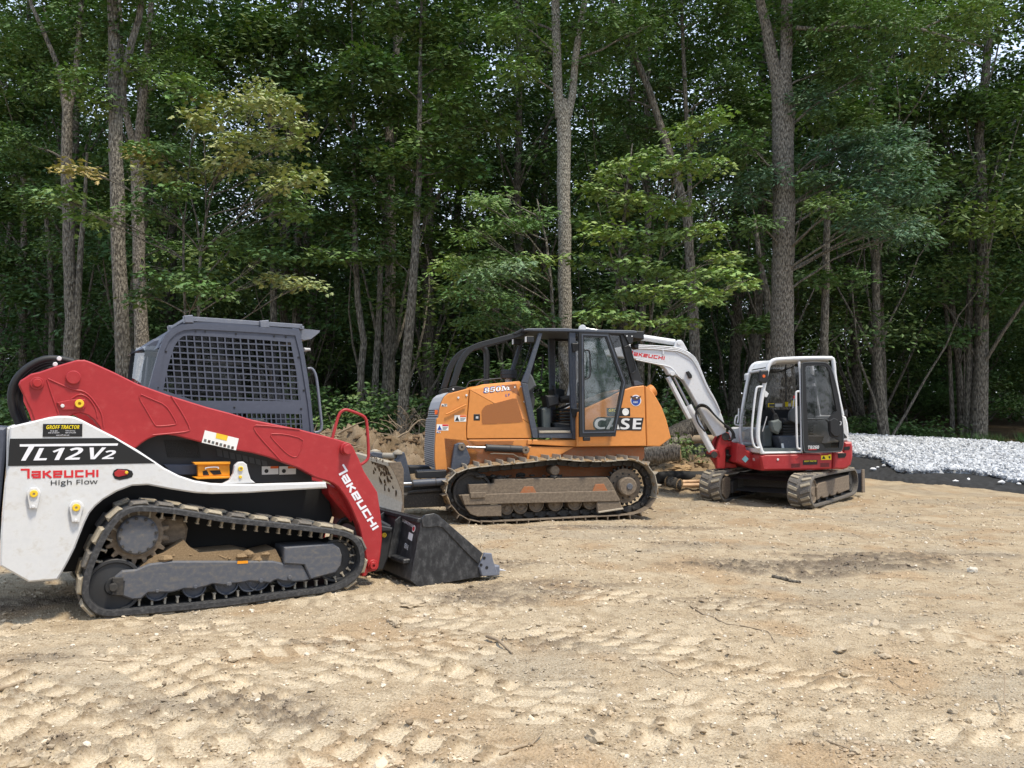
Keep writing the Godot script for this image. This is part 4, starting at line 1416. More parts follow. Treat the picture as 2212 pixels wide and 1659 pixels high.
	for i in 8:
		pr("louvre", L, M.seat_grey, q("A", [1885 + i * 56, 1255 + i * 14, 1930 + i * 56, 1264 + i * 14, 1940 + i * 56, 1325 + i * 12, 1895 + i * 56, 1316 + i * 12], -0.352), -0.352, 0.006, 0.0)
	for k in [[2281, 1405, 2425], [2433, 1405, 2577]]:
		var s := decal("warning_label", L, M.paper, q("A", [k[0], 1408, k[2], 1405, k[2], 1475, k[0], 1480], -0.353), -0.353)
		decal("header", s, M.ink_orange, q("A", [k[0] + 75, 1407, k[2], 1405, k[2], 1425, k[0] + 75, 1427], -0.351), -0.351)
		cyz("pictogram", s, M.ink, "A", k[0] + 40, 1448, -0.350, 18, 0.003, 10, 0.0)
	# amber arm lock
	var lk := pr("arm_lock", L, M.amber, q("A", [1722, 1392, 2000, 1390, 2002, 1490, 1724, 1495], -0.20), -0.20, 0.05, 0.004)
	pr("flange", lk, M.amber, q("A", [1682, 1372, 2006, 1367, 2006, 1390, 1700, 1394], -0.17), -0.17, 0.09, 0.003)
	pr("flange", lk, M.amber, q("A", [1682, 1500, 2004, 1492, 2004, 1512, 1720, 1520], -0.17), -0.17, 0.09, 0.003)
	for k in [[1765, 1450, 1800, 1440, 1822, 1482, 1770, 1485], [1822, 1445, 1915, 1440, 1930, 1475, 1860, 1482]]:
		decal("cutout", lk, M.dark, q("A", k, -0.197), -0.197)
	tb("handle", lk, M.bright, soft(pts3("A", [1790, 1432, 1790, 1418, 1900, 1412, 1902, 1428], -0.185), 1), 0.006, 6)
	pr("lug_plate", L, M.white, q("A", [1940, 1560, 2000, 1530, 2035, 1470, 2045, 1400, 2080, 1370, 2120, 1368, 2150, 1390, 2165, 1460, 2185, 1520, 2225, 1552], -0.10), -0.10, 0.05, 0.006)
	ringz("bushing", L, M.yellow, "A", 2098, 1428, -0.085, 22, 12, 0.02, 14)
	bolt(L, M.yellow, "A", 2095, 1500, -0.10, 15)
	# --- lift arms
	var arm := PackedVector2Array()
	var wa := -0.13
	arm.append_array(q("A", [300, 1018, 268, 925, 240, 868, 200, 780, 167, 715, 160, 692, 175, 660, 215, 635, 270, 600, 340, 585, 500, 530, 610, 497, 670, 480, 740, 480, 800, 500, 1000, 590, 1200, 690, 1340, 740, 1480, 790, 1800, 890], wa))
	arm.append_array(q("B", [0, 940, 210, 1002, 400, 1040, 620, 1085, 870, 1150, 960, 1175, 1050, 1205, 1085, 1235, 1110, 1290, 1140, 1350], wa))
	arm.append_array(q("E", [1075, 215, 1110, 270, 1180, 380, 1195, 480, 1207, 560, 1216, 650, 1218, 750, 1205, 880, 1190, 960, 1165, 1000, 1110, 1012, 1088, 1046, 1060, 1045, 1066, 1018, 1085, 980, 1090, 920, 1080, 850, 1060, 780, 1050, 720, 1030, 640, 1000, 570, 980, 520, 940, 440, 900, 380, 870, 340, 830, 310, 780, 290, 700, 265, 640, 235, 560, 190, 450, 150, 330, 105, 200, 70, 60, 45], wa))
	arm.append_array(q("A", [1760, 1200, 1530, 1140, 1450, 1130, 1370, 1140, 1290, 1170, 1230, 1210, 1195, 1240, 1100, 1300, 880, 1200, 870, 1070, 820, 1005, 765, 962, 700, 943, 640, 955, 600, 985, 560, 1055], wa))
	var A := pr("lift_arm", L, M.red, arm, wa, 0.12, 0.010)
	pr("lift_arm", L, M.red, arm, -1.73, 0.12, 0.0)
	ringz("pin_boss", A, M.red, "A", 323, 683, wa + 0.02, 62, 0, 0.02, 24)
	cyz("pin", A, M.red_old, "A", 326, 680, wa + 0.045, 42, 0.03, 10)
	cyz("boss", A, M.red, "A", 640, 632, wa + 0.03, 66, 0.03, 26)
	pr("link", A, M.red, q("A", [495, 850, 620, 826, 740, 822, 745, 890, 730, 912, 545, 914, 527, 890], wa + 0.02), wa + 0.02, 0.02, 0.004)
	ringz("bushing", A, M.yellow, "A", 693, 860, wa + 0.05, 40, 15, 0.03)
	bolt(A, M.bright, "A", 545, 880, wa + 0.02, 19)
	ridge_line("weld", A, M.red, "A", [418, 645, 540, 700, 640, 742, 720, 750, 780, 790, 850, 880, 890, 960, 905, 1072], wa)
	ridge_line("weld", A, M.red, "A", [618, 822, 690, 775, 760, 800, 810, 860, 840, 920, 848, 985], wa)
	ridge_line("weld", A, M.red, "A", [410, 655, 450, 780, 516, 965], wa)
	ridge_line("weld", A, M.red, "A", [1490, 795, 1580, 930, 1660, 1080, 1640, 1105, 1480, 1122, 1330, 1135], wa)
	ridge_line("weld", A, M.red, "A", [1225, 780, 1330, 825, 1440, 872, 1500, 960, 1540, 1035, 1515, 1047, 1370, 1060, 1345, 1045, 1275, 920, 1210, 812], wa, 0.006, true)
	ridge_line("weld", A, M.red, "B", [372, 1125, 480, 1125, 650, 1165, 642, 1230, 602, 1318, 572, 1330, 510, 1300, 430, 1220, 366, 1150], wa, 0.006, true)
	ridge_line("weld", A, M.red, "B", [620, 1088, 250, 1046, 212, 1062, 250, 1132, 460, 1362], wa)
	cyz("pin_boss", A, M.red, "B", 1030, 1255, wa + 0.035, 52, 0.035, 22)
	cyz("pin", A, M.red, "B", 1045, 1260, wa + 0.075, 42, 0.04, 22)
	cyz("pin_boss", A, M.red_old, "E", 1147, 958, wa + 0.03, 42, 0.03, 22)
	ringz("bushing", A, M.red_old, "E", 1150, 960, wa + 0.055, 28, 11, 0.025, 16)
	tb("grab_rail", L, M.red, soft(pts3("B", [905, 1160, 930, 1060, 962, 950, 1000, 915, 1040, 915, 1150, 955, 1195, 985, 1207, 1050, 1222, 1310, 1208, 1355, 1155, 1392], wa - 0.04), 1), 0.0135, 10)
	var st := decal("manual_label", A, M.paper, q("A", [1785, 1093, 2080, 1165, 2055, 1268, 1757, 1200], wa + 0.003), wa + 0.003)
	decal("header", st, M.yellow, q("A", [1886, 1117, 1986, 1141, 1974, 1186, 1878, 1162], wa + 0.005), wa + 0.005)
	for i in 8:
		decal("pictogram", st, M.ink_brown if i % 2 else M.trim, q("A", [1780 + i * 34, 1168 + i * 9, 1800 + i * 34, 1172 + i * 9, 1796 + i * 34, 1196 + i * 9, 1774 + i * 34, 1190 + i * 9], wa + 0.005), wa + 0.005)
	strokes("TaKeUCHI", "lettering", A, M.ink_white, p3("E", 846, 192, wa), p3("E", 1142, 682, wa), p3("E", 912, 155, wa))
	# hoses at the back of the arm
	for k in 3:
		tb("hose", L, M.hose, soft(pts3("A", [640 - k * 30, 500 + k * 22, 520 - k * 20, 470 + k * 14, 380, 470 + k * 26, 240 + k * 22, 540 + k * 18, 130 + k * 30, 650, 90 + k * 36, 780, 110 + k * 34, 920, 180 + k * 26, 1060], -0.30 - k * 0.05), 2), 0.028, 8)
	for k in [[515, 470], [480, 520]]:
		var pa := p3("A", k[0], k[1], -0.28)
		cyl("hose_band", L, M.bright, pa + Vector3(0, 0, 0.03), 0.018, 0.05, 8)
	# --- cab
	var wc := -0.49
	var shell := q("A", [1285, 760, 1300, 715, 1340, 560, 1380, 420, 1420, 300, 1480, 222, 1560, 182, 1640, 166, 1760, 166, 2000, 178], wc)
	shell.append_array(q("B", [300, 197, 620, 225, 635, 300, 650, 380, 690, 620, 720, 850, 745, 1115, 740, 1300], wc))
	shell.append_array(q("A", [1900, 1400, 1400, 1300], wc))
	var inner := q("A", [1368, 740, 1402, 560, 1432, 400, 1475, 308, 1535, 250, 1600, 222, 1700, 212, 2000, 228], wc)
	inner.append_array(q("B", [300, 245, 582, 268, 600, 340, 622, 430, 657, 640, 690, 850, 715, 1080, 712, 1230], wc))
	inner.append_array(q("A", [1950, 1330, 1440, 1220], wc))
	var cab := framed("cab_frame", L, M.grey, shell, inner, wc, 0.06)
	framed("cab_frame", L, M.grey, shell, inner, -1.43, 0.06)
	# guard plates with punched windows
	var holes := q("A", [1424, 745, 1450, 600, 1490, 450, 1520, 362, 1560, 300, 1600, 272, 1660, 264, 2000, 286], wc)
	holes.append_array(q("B", [300, 306, 545, 326, 562, 420, 585, 540, 612, 690, 632, 842], wc))
	holes.append_array(q("A", [2300, 836, 1980, 836, 1700, 836], wc))
	var low := q("B", [20, 945, 300, 946, 640, 952, 652, 1150, 300, 1110, 30, 1000], wc)
	for far in 2:
		var wg := wc - 0.012 if far == 0 else -1.445
		var pl := fresh()
		pl.prism(keyhole(keyhole(inner, holes), low), wg - 0.008, wg, 0.0)
		var plate := obj("guard_plate", pl, M.grey, L)
		if far == 1:
			pr("side_window", L, M.glass_guard, inner, wg - 0.03, 0.006, 0.0)
			continue
		var bars := []
		for i in 12:
			var y0 := 262.0 + i * 53.0
			bars.append(q("A", [1380, y0 - 20, 2680, y0 + 42, 2680, y0 + 54, 1380, y0 - 8], wc))
		for j in 19:
			var x0 := 1415.0 + j * 67.0
			bars.append(q("A", [x0, 240, x0 + 12, 240, x0 + 66, 860, x0 + 54, 860], wc))
		var gb := fresh()
		var k := 0
		for bar in bars:
			k += 1
			for piece in Geometry2D.intersect_polygons(bar, holes):
				gb.prism(piece, wg - 0.008, wg - (0.0 if k <= 12 else 0.0015), 0.0)
		obj("guard_bars", gb, M.grey, plate)
		var g2 := fresh()
		for i in 4:
			for piece in Geometry2D.intersect_polygons(q("B", [0, 985 + i * 44, 700, 990 + i * 44, 700, 999 + i * 44, 0, 994 + i * 44], wc), low):
				g2.prism(piece, wg - 0.008, wg, 0.0)
		for j in 16:
			for piece in Geometry2D.intersect_polygons(q("B", [30 + j * 42, 930, 40 + j * 42, 930, 56 + j * 42, 1160, 46 + j * 42, 1160], wc), low):
				g2.prism(piece, wg - 0.008, wg - 0.0015, 0.0)
		obj("guard_bars", g2, M.grey, plate)
		pr("side_window", L, M.glass_guard, inner, wg - 0.03, 0.006, 0.0)
		if far == 0:
			for s in [["A", 1705, 230], ["A", 1790, 232], ["A", 2057, 252], ["A", 1448, 407], ["A", 1376, 720], ["A", 2043, 893], ["B", 66, 252], ["B", 400, 272], ["B", 500, 278], ["B", 611, 457], ["B", 657, 744], ["B", 634, 905], ["B", 717, 1028]]:
				bolt(plate, M.black, s[0], s[1], s[2], wg, 9)
	# roof, back, floor, inside
	var roof := q("A", [1400, 330, 1440, 262, 1500, 205, 1570, 172, 1650, 152, 1760, 150], wc)
	roof.append_array(q("B", [0, 158, 620, 212, 622, 240], wc))
	roof.append_array(q("A", [2300, 210, 1700, 196, 1620, 206, 1560, 236, 1500, 290, 1450, 370], wc))
	pr("roof", L, M.grey, roof, wc - 0.02, 0.94, 0.02)
	var visor := q("B", [600, 208, 700, 216, 792, 225, 785, 242, 712, 300, 650, 308, 630, 300], wc - 0.1)
	pr("visor", L, M.grey_light, visor, wc - 0.08, 0.82, 0.02)
	pr("work_lamp", L, M.silver, q("B", [655, 372, 715, 378, 718, 398, 660, 405], wc - 0.1), wc - 0.1, 0.1, 0.01)
	var r0 := p3("A", 1300, 735, wc - 0.02)
	var r1 := p3("A", 1405, 350, wc - 0.02)
	for s in 2:  # rear corner posts stand in from the sides
		var z0 := wc - 0.05 if s == 0 else -1.33
		pr("rear_post", L, M.grey, PackedVector2Array([Vector2(r0.x, r0.y - 0.5), Vector2(r0.x + 0.05, r0.y - 0.5), Vector2(r1.x + 0.05, r1.y), Vector2(r1.x, r1.y)]), z0, 0.06, 0.01)
	var rg := fresh()
	var rear_line := [[0.0, wc - 0.08], [-0.10, wc - 0.22], [-0.15, wc - 0.45], [-0.15, -1.20], [-0.06, -1.38]]
	for i in 4:
		var a2: Array = rear_line[i]; var b2: Array = rear_line[i + 1]
		rg.quad(Vector3(r0.x + b2[0], r0.y - 0.5, b2[1]), Vector3(r0.x + a2[0], r0.y - 0.5, a2[1]), Vector3(r1.x + a2[0], r1.y, a2[1]), Vector3(r1.x + b2[0], r1.y, b2[1]))
	obj("rear_window", rg, M.glass, L)
	slab("rear_window_frame", L, M.black, [Vector3(r0.x - 0.17, r0.y - 0.5, -1.10), Vector3(r0.x - 0.13, r0.y - 0.5, -1.22), Vector3(r1.x - 0.13, r1.y, -1.22), Vector3(r1.x - 0.17, r1.y, -1.10)], Vector3(0.03, 0, 0))
	pr("rear_header", L, M.grey, PackedVector2Array([Vector2(r1.x - 0.17, r1.y - 0.04), Vector2(r1.x + 0.10, r1.y - 0.04), Vector2(r1.x + 0.10, r1.y + 0.11), Vector2(r1.x - 0.03, r1.y + 0.07)]), wc - 0.28, 0.65, 0.02)
	pr("rear_header", L, M.grey, PackedVector2Array([Vector2(r1.x - 0.03, r1.y - 0.03), Vector2(r1.x + 0.10, r1.y - 0.04), Vector2(r1.x + 0.10, r1.y + 0.10), Vector2(r1.x + 0.02, r1.y + 0.08)]), wc - 0.05, 0.22, 0.02)
	pr("cab_floor", L, M.black, q("A", [1300, 1050, 2650, 1160, 2700, 1400, 1300, 1300], wc), wc - 0.08, 0.78, 0.0)
	var s0 := p3("A", 1900, 900, -0.8)
	bo("seat", L, M.seat, s0 + Vector3(-0.25, -0.1, -0.42), s0 + Vector3(0.25, 0.02, 0.05), 0.04)
	bo("seat_back", L, M.seat, s0 + Vector3(-0.32, 0.0, -0.40), s0 + Vector3(-0.2, 0.62, 0.03), 0.05)
	for k in 2:
		bo("arm_rest", L, M.seat_grey, s0 + Vector3(-0.15, 0.12, -0.5 + k * 0.58), s0 + Vector3(0.35, 0.2, -0.42 + k * 0.58), 0.03)
		tb("joystick", L, M.black, [s0 + Vector3(0.3, 0.2, -0.46 + k * 0.58), s0 + Vector3(0.33, 0.38, -0.46 + k * 0.58)], 0.02)
	tb("lap_bar", L, M.silver, soft([s0 + Vector3(-0.1, 0.45, 0.06), s0 + Vector3(0.45, 0.42, 0.06), s0 + Vector3(0.5, 0.2, -0.15), s0 + Vector3(0.45, 0.42, -0.42), s0 + Vector3(-0.1, 0.45, -0.42)], 2), 0.012)
	bo("display", L, M.black, p3("B", 430, 700, -0.7), p3("B", 500, 600, -0.75), 0.01)
	tb("handrail", L, M.grey_light, soft(pts3("B", [688, 556, 722, 552, 750, 585, 770, 660, 800, 950, 815, 1070, 792, 1108, 748, 1114], wc - 0.06), 1), 0.013, 8)
	# roof rack
	for s in 2:
		var wr := wc - 0.02 if s == 0 else -1.40
		pr("rack_rail", L, M.grey_light, q("A", [1640, 98, 2000, 122, 2640, 168, 2640, 205, 2000, 162, 1640, 140], wc), wr, 0.03, 0.004)
		for k in [["A", 1640, 88], ["B", 310, 132]]:
			pr("rack_bracket", L, M.grey_light, q(k[0], [k[1] - 38, k[2] + 6, k[1] + 40, k[2], k[1] + 48, k[2] + 70, k[1] - 30, k[2] + 68], wc), wr + 0.02, 0.07, 0.006)
	for k in [["A", 1640, 100], ["B", 300, 150], ["B", 640, 180]]:
		var e := p3(k[0], k[1], k[2], wc - 0.02)
		bo("rack_bar", L, M.grey_light, Vector3(e.x - 0.02, e.y - 0.035, -1.40), Vector3(e.x + 0.02, e.y - 0.005, wc - 0.02), 0.004)
	# --- near and far tracks
	var outline := q("C", [1250, 420, 1170, 425, 1090, 448, 1010, 500, 930, 600, 870, 700, 820, 800, 770, 920, 735, 1020, 715, 1120, 712, 1200, 735, 1275, 785, 1340, 850, 1382, 940, 1398, 1100, 1388, 1500, 1352, 1991, 1305], 0.0)
	outline.append_array(q("E", [300, 1240, 600, 1202, 780, 1178, 880, 1158, 970, 1108, 1040, 1045, 1078, 960, 1084, 880, 1065, 800, 1030, 742, 970, 700, 880, 675, 700, 652, 400, 617, 0, 577], 0.0))
	outline.append_array(q("C", [1700, 472, 1450, 434], 0.0))
	var path := closed_path(outline, 150)
	for s in 2:
		var w1 := 0.0 if s == 0 else -1.53
		var bl := belt("rubber_track", L, M.rubber, path, 0.045, w1 - 0.45, w1)
		var lugb := MB.new()
		lugb.prism(PackedVector2Array([Vector2(-0.068, -0.004), Vector2(0.068, -0.004), Vector2(0.056, 0.030), Vector2(-0.056, 0.030)]), -0.20, 0.0, 0.016)
		var lug := lugb.mesh()
		var pinb := MB.new()
		pinb.box(Vector3(-0.008, -0.055, -0.05), Vector3(0.008, -0.008, 0.0), 0.003)
		pinb.box(Vector3(-0.014, -0.062, -0.05), Vector3(0.014, -0.052, 0.0), 0.003)
		var pin := pinb.mesh()
		var lp := closed_path(outline, 56)
		for i in lp.size():
			var t: Vector2 = lp[i][2]
			var p: Vector2 = lp[i][0]
			var bs := Basis(Vector3(-t.x, -t.y, 0), Vector3(t.y, -t.x, 0), Vector3(0, 0, 1))
			var o := put("tread_lug", lug, M.rubber_dust if i % 3 else M.rubber_tan, bl)
			o.transform = Transform3D(bs, Vector3(p.x, p.y, w1 - 0.012 if i % 2 == 0 else w1 - 0.235))
			if s == 0:
				var pi := put("guide_pin", pin, M.shoe, bl)
				pi.transform = Transform3D(bs, Vector3(p.x - t.y * 0.04, p.y + t.x * 0.04, w1 - 0.10))
		var sc := p3("C", 1210, 690, 0.0)
		var sp := obj("sprocket", gear(Vector3(sc.x, sc.y, 0), 0.192, 0.236, 17, w1 - 0.16, w1 - 0.11), M.steel_mud, L)
		if s == 0:
			cyl("hub", sp, M.frame_mud, Vector3(sc.x, sc.y, w1 - 0.06), 0.150, 0.10, 30, 0.012)
			for i in 12:
				var an := TAU * i / 12.0 + 0.1
				cyl("bolt", sp, M.steel_dark, Vector3(sc.x + cos(an) * 0.133, sc.y + sin(an) * 0.133, w1 - 0.045), 0.013, 0.02, 6, 0.003)
		var ic := p3("C", 1000, 1132, -0.05)
		wheel("idler", L, M.charcoal, Vector3(ic.x, ic.y, w1 - 0.08), 0.208, 0.20)
		var fc := p3("E", 868, 925, -0.05)
		wheel("idler", L, M.charcoal, Vector3(fc.x, fc.y, w1 - 0.10), 0.185, 0.20)
		for k in [["C", 1372, 1160, 108], ["C", 1700, 1132, 108], ["C", 1985, 1105, 106], ["E", 245, 1072, 94], ["E", 478, 1048, 90]]:
			var rc := p3(k[0], k[1], k[2], -0.05)
			wheel("roller", L, M.bluegrey, Vector3(rc.x, rc.y, w1 - 0.08), k[3] * unit(k[0], k[1], k[2], 0.0), 0.24)
		if s == 0:
			for k in [["C", 2180, 1085, 100]]:
				var rc := p3(k[0], k[1], k[2], -0.05)
				wheel("roller", L, M.bluegrey, Vector3(rc.x, rc.y, w1 - 0.08), k[3] * unit(k[0], k[1], k[2], 0.0), 0.24)
	# track frame of the near side
	var wf := -0.055
	var fr := q("C", [1000, 1045, 1065, 990, 1190, 978, 1300, 930, 1500, 905, 1700, 905, 2150, 905, 2380, 905], wf)
	fr.append_array(q("E", [430, 940, 560, 930, 590, 960, 640, 1040, 655, 1070, 600, 1085, 520, 1090, 430, 1085, 390, 1072, 360, 1080, 335, 1100, 240, 1090, 160, 1085, 130, 1094, 80, 1100, 0, 1108], wf))
	fr.append_array(q("C", [1985, 1122, 1900, 1112, 1850, 1108, 1790, 1130, 1700, 1150, 1600, 1150, 1530, 1172, 1480, 1182, 1370, 1182, 1290, 1185, 1230, 1238, 1150, 1243, 1060, 1210, 1075, 1090, 1005, 1090], wf))
	var tf := pr("track_frame", L, M.frame_mud, fr, wf, 0.30, 0.012)
	pr("rail_cover", tf, M.frame_mud, q("E", [440, 815, 640, 800, 830, 785, 880, 820, 900, 880, 890, 960, 850, 1015, 650, 1068, 600, 955, 440, 945], wf + 0.02), wf + 0.02, 0.30, 0.01)
	pr("frame_top", tf, M.mud, q("C", [1190, 985, 1300, 890, 1440, 830, 1600, 720, 1650, 780, 1740, 835, 2070, 805, 2230, 840, 2400, 800, 2480, 960, 1300, 940], wf - 0.03), wf - 0.03, 0.32, 0.02)
	pr("axle_plate", tf, M.steel_dark, q("C", [975, 1050, 1075, 1048, 1078, 1210, 965, 1205, 990, 1160], wf + 0.015), wf + 0.015, 0.03, 0.006)
	cyz("axle", tf, M.steel_dark, "C", 990, 1138, wf + 0.05, 38, 0.05)
	pr("motor_housing", L, M.steel_mud, q("C", [1210, 520, 1590, 520, 1640, 620, 1620, 740, 1400, 780, 1210, 860], -0.2), -0.2, 0.3, 0.02)
	decal("paint_mark", tf, M.amber, q("C", [2070, 905, 2160, 902, 2160, 925, 2065, 930], wf + 0.003), wf + 0.003)
	for k in [["C", 1372, 1165], ["C", 1705, 1130], ["C", 1988, 1105], ["E", 10, 1105], ["E", 260, 1080], ["E", 488, 1055]]:
		bolt(tf, M.frame_mud, k[0], k[1], k[2], wf, 18)
	var mud := fresh()
	var rn := RandomNumberGenerator.new()
	rn.seed = 5
	for i in 46:
		var x := rn.randf_range(1260, 2500)
		var y := 900.0 - 60.0 * exp(-pow((x - 1620) / 120.0, 2)) - rn.randf_range(0, 70.0) * (1.0 if x > 1900 else 0.4)
		var p := p3("C", x, y, wf - rn.randf_range(0.02, 0.22))
		mud.rock(p, Vector3(0.06, 0.032, 0.05) * rn.randf_range(0.5, 1.25), 900 + i, 0.6, 1)
	var mo := obj("caked_mud", mud, M.mud, tf)
	mo.set_meta("kind", "stuff")
	# --- bucket
	var wb := 0.03
	var wz := -2.01
	var bp := q("E", [1525, 580, 1435, 1075, 1500, 1130, 2060, 1035], wb)
	var bk := fresh()
	var inb := MB.inset(PackedVector2Array([bp[0], bp[1], bp[2], bp[3], bp[3] + Vector2(0, 0.02)]), 0.02)
	var th := PackedVector2Array([bp[0], bp[1], bp[2], bp[3], bp[3] + Vector2(-0.01, 0.018), bp[2] + Vector2(0.012, 0.03), bp[1] + Vector2(0.03, 0.012), bp[0] + Vector2(0.025, 0.0)])
	bk.prism(th, wz, wb, 0.0)
	var B := obj("bucket", bk, M.scraped, L)
	var sidep := q("E", [1525, 580, 1545, 560, 1620, 546, 1650, 562, 2000, 860, 1985, 945, 2000, 1045, 1500, 1130, 1435, 1075], wb)
	for s in 2:
		var w2 := wb + 0.012 if s == 0 else wz + 0.012
		pr("side_plate", B, M.scraped, sidep, w2, 0.02, 0.003)
		pr("edge_strip", B, M.scraped, q("E", [1520, 590, 1545, 556, 1620, 543, 1655, 560, 2005, 860, 1965, 940, 1900, 880, 1690, 660, 1650, 645, 1580, 655, 1530, 650], wb), w2 + 0.014, 0.016, 0.004)
		var ct := pr("side_cutter", B, M.grey_light, q("E", [2012, 853, 2066, 858, 2080, 920, 2108, 1000, 2112, 1032, 1992, 1038, 1968, 965, 1995, 900], wb), w2 + 0.034, 0.03, 0.006)
		for k in [[2025, 900], [2000, 955], [2045, 975]]:
			cyz("bolt_hole", ct, M.black, "E", k[0], k[1], w2 + 0.037, 11, 0.004, 12, 0.0)
		bo("tooth", B, M.grey_light, p3("E", 2060, 965, w2), p3("E", 2110, 1025, w2 - 0.10), 0.01)
	for i in 7:
		var w2 := wb - 0.02 - i * 0.31
		pr("tooth", B, M.silver, q("E", [2040, 985, 2115, 968, 2160, 985, 2214, 1003, 2160, 1010, 2110, 1018, 2040, 1030], wb), w2, 0.07, 0.01)
	# back of the bucket: stiffeners and flange
	var f0 := q("E", [1525, 580, 1510, 610], wb)
	var fl := fresh()
	fl.box(Vector3(f0[0].x - 0.035, f0[0].y - 0.045, wz), Vector3(f0[0].x + 0.01, f0[0].y - 0.005, wb), 0.006)
	obj("top_flange", fl, M.scraped, B)
	for i in 4:
		var w2 := -0.36 - i * 0.42
		pr("stiffener", B, M.scraped, PackedVector2Array([bp[0], bp[1] + Vector2(0.02, 0.1), bp[1] + Vector2(-0.05, 0.16), bp[0] + Vector2(-0.09, -0.06)]), w2, 0.025, 0.003)
	var br := fresh()
	var mid := bp[0].lerp(bp[1], 0.72)
	br.box(Vector3(mid.x - 0.06, mid.y - 0.02, wz + 0.1), Vector3(mid.x + 0.02, mid.y + 0.02, wb - 0.08), 0.008)
	obj("back_bar", br, M.scraped, B)
	# lettering and stickers lie on the sloping back plate, axis across the bucket
	var bu := (bp[0] - bp[1]).normalized()
	var bn := Vector3(-bu.y, bu.x, 0)
	var at := func(t: float, w: float) -> Vector3:
		var p := bp[1].lerp(bp[0], t)
		return Vector3(p.x, p.y, w) + bn * 0.003
	words("EQ0029116", "lettering", B, M.ink_white, at.call(0.855, -0.36), at.call(0.80, -0.10), at.call(0.915, -0.36), 0.002, false)
	var sk := fresh()
	sk.lathe(at.call(0.80, -0.075), bn, [[0.0, 0.0], [0.032, 0.0], [0.032, 0.003], [0.0, 0.003]], 18)
	obj("sticker", sk, M.paper, B)
	var sk2 := fresh()
	sk2.lathe(at.call(0.80, -0.075), bn, [[0.022, 0.003], [0.022, 0.005], [0.0, 0.005]], 14)
	obj("sticker_mark", sk2, M.ink_red, B)
	var lb := fresh()
	lb.quad(at.call(0.62, -0.17), at.call(0.60, -0.07), at.call(0.71, -0.07), at.call(0.73, -0.17))
	obj("label", lb, M.paper, B)
	words("BH", "lettering", B, M.bright, at.call(0.46, -0.21), at.call(0.44, -0.13), at.call(0.54, -0.21), 0.002, false)
	# quick coupler and tilt rams between arms and bucket
	pr("coupler", L, M.charcoal, q("E", [1195, 590, 1290, 640, 1300, 720, 1270, 900, 1230, 1000, 1170, 1010, 1150, 800], -0.35), -0.35, 1.25, 0.02)
	ringz("bushing", L, M.yellow, "E", 1235, 718, -0.33, 18, 9, 0.02, 14)
	pr("coupler_lever", L, M.charcoal, q("E", [1195, 640, 1300, 660, 1295, 690, 1200, 690], -0.30), -0.30, 0.08, 0.01)
	pr("cross_tube", L, M.red_old, q("E", [790, 310, 860, 330, 940, 430, 1000, 560, 980, 620, 900, 520, 800, 400], -0.28), -0.28, 1.4, 0.02)
	for k in 2:
		tb("tilt_ram", L, M.black, [p3("E", 860, 420, -0.4 - k * 1.1), p3("E", 1040, 620, -0.4 - k * 1.1)], 0.045, 10)
		tb("ram_rod", L, M.chrome, [p3("E", 1020, 600, -0.4 - k * 1.1), p3("E", 1190, 760, -0.4 - k * 1.1)], 0.022, 8)
	for k in 3:
		tb("hose", L, M.hose, soft(pts3("E", [860 + k * 12, 640, 900, 590 + k * 14, 950, 585 + k * 12, 1000, 620 + k * 10, 1060, 680], -0.33 - k * 0.05), 2), 0.016, 6)


func dealer_plate(parent: Node3D, z: String, a: Array, w: float, small := false) -> void:
	var p := decal("dealer_sticker", parent, M.ink, q(z, a, w), w)
	var f := func(u: float, v: float) -> Vector3:
		var x0 := lerpf(lerpf(a[0], a[2], u), lerpf(a[6], a[4], u), v)
		var y0 := lerpf(lerpf(a[1], a[3], u), lerpf(a[7], a[5], u), v)
		return p3(z, x0, y0, w)
	words("GROFF TRACTOR", "lettering", p, M.ink_yellow, f.call(0.08, 0.40), f.call(0.92, 0.40), f.call(0.08, 0.10), 0.002, true, 0.2)
	if small: return
	words("PA & MD", "lettering", p, M.ink_white, f.call(0.19, 0.60), f.call(0.37, 0.60), f.call(0.19, 0.50), 0.002, false)
	words("800-33-GROFF", "lettering", p, M.ink_white, f.call(0.14, 0.74), f.call(0.42, 0.74), f.call(0.14, 0.64), 0.002, false)
	words("New Jersey", "lettering", p, M.ink_white, f.call(0.58, 0.60), f.call(0.82, 0.60), f.call(0.58, 0.50), 0.002, false)
	words("866-674-2280", "lettering", p, M.ink_white, f.call(0.57, 0.74), f.call(0.84, 0.74), f.call(0.57, 0.64), 0.002, false)
	words("www.GroffTractor.com", "lettering", p, M.ink_white, f.call(0.34, 0.93), f.call(0.67, 0.93), f.call(0.34, 0.82), 0.002, false)


# ---------------------------------------------------------------- bulldozer
# flat plate in any orientation: 3D outline of a nearly flat polygon, thickened along dir
func slab(called: String, parent: Node3D, m: Material, pts: Array, dir: Vector3) -> MeshInstance3D:
	var b := fresh()
	var n := pts.size()
	for i in range(1, n - 1):
		b.tri(pts[0], pts[i], pts[i + 1])
		b.tri(pts[0] + dir, pts[i + 1] + dir, pts[i] + dir)
	for i in n:
		var j := (i + 1) % n
		b.quad(pts[i], pts[i] + dir, pts[j] + dir, pts[j])
	return obj(called, b, m, parent)


func ram(called: String, parent: Node3D, a: Vector3, b: Vector3, e: Vector3, rod: float, barrel: float, m: Material) -> MeshInstance3D:
	var o := tb(called, parent, m, [b, e], barrel, 16)
	tb("ram_rod", o, M.chrome, [a, b], rod, 12)
	var g := fresh()
	g.tube([b, b.lerp(e, 0.03)], barrel * 1.12, 16)
	g.tube([b.lerp(e, 0.66), b.lerp(e, 0.68)], barrel * 1.08, 16)
	obj("ram_bands", g, M.steel_dark, o)
	return o


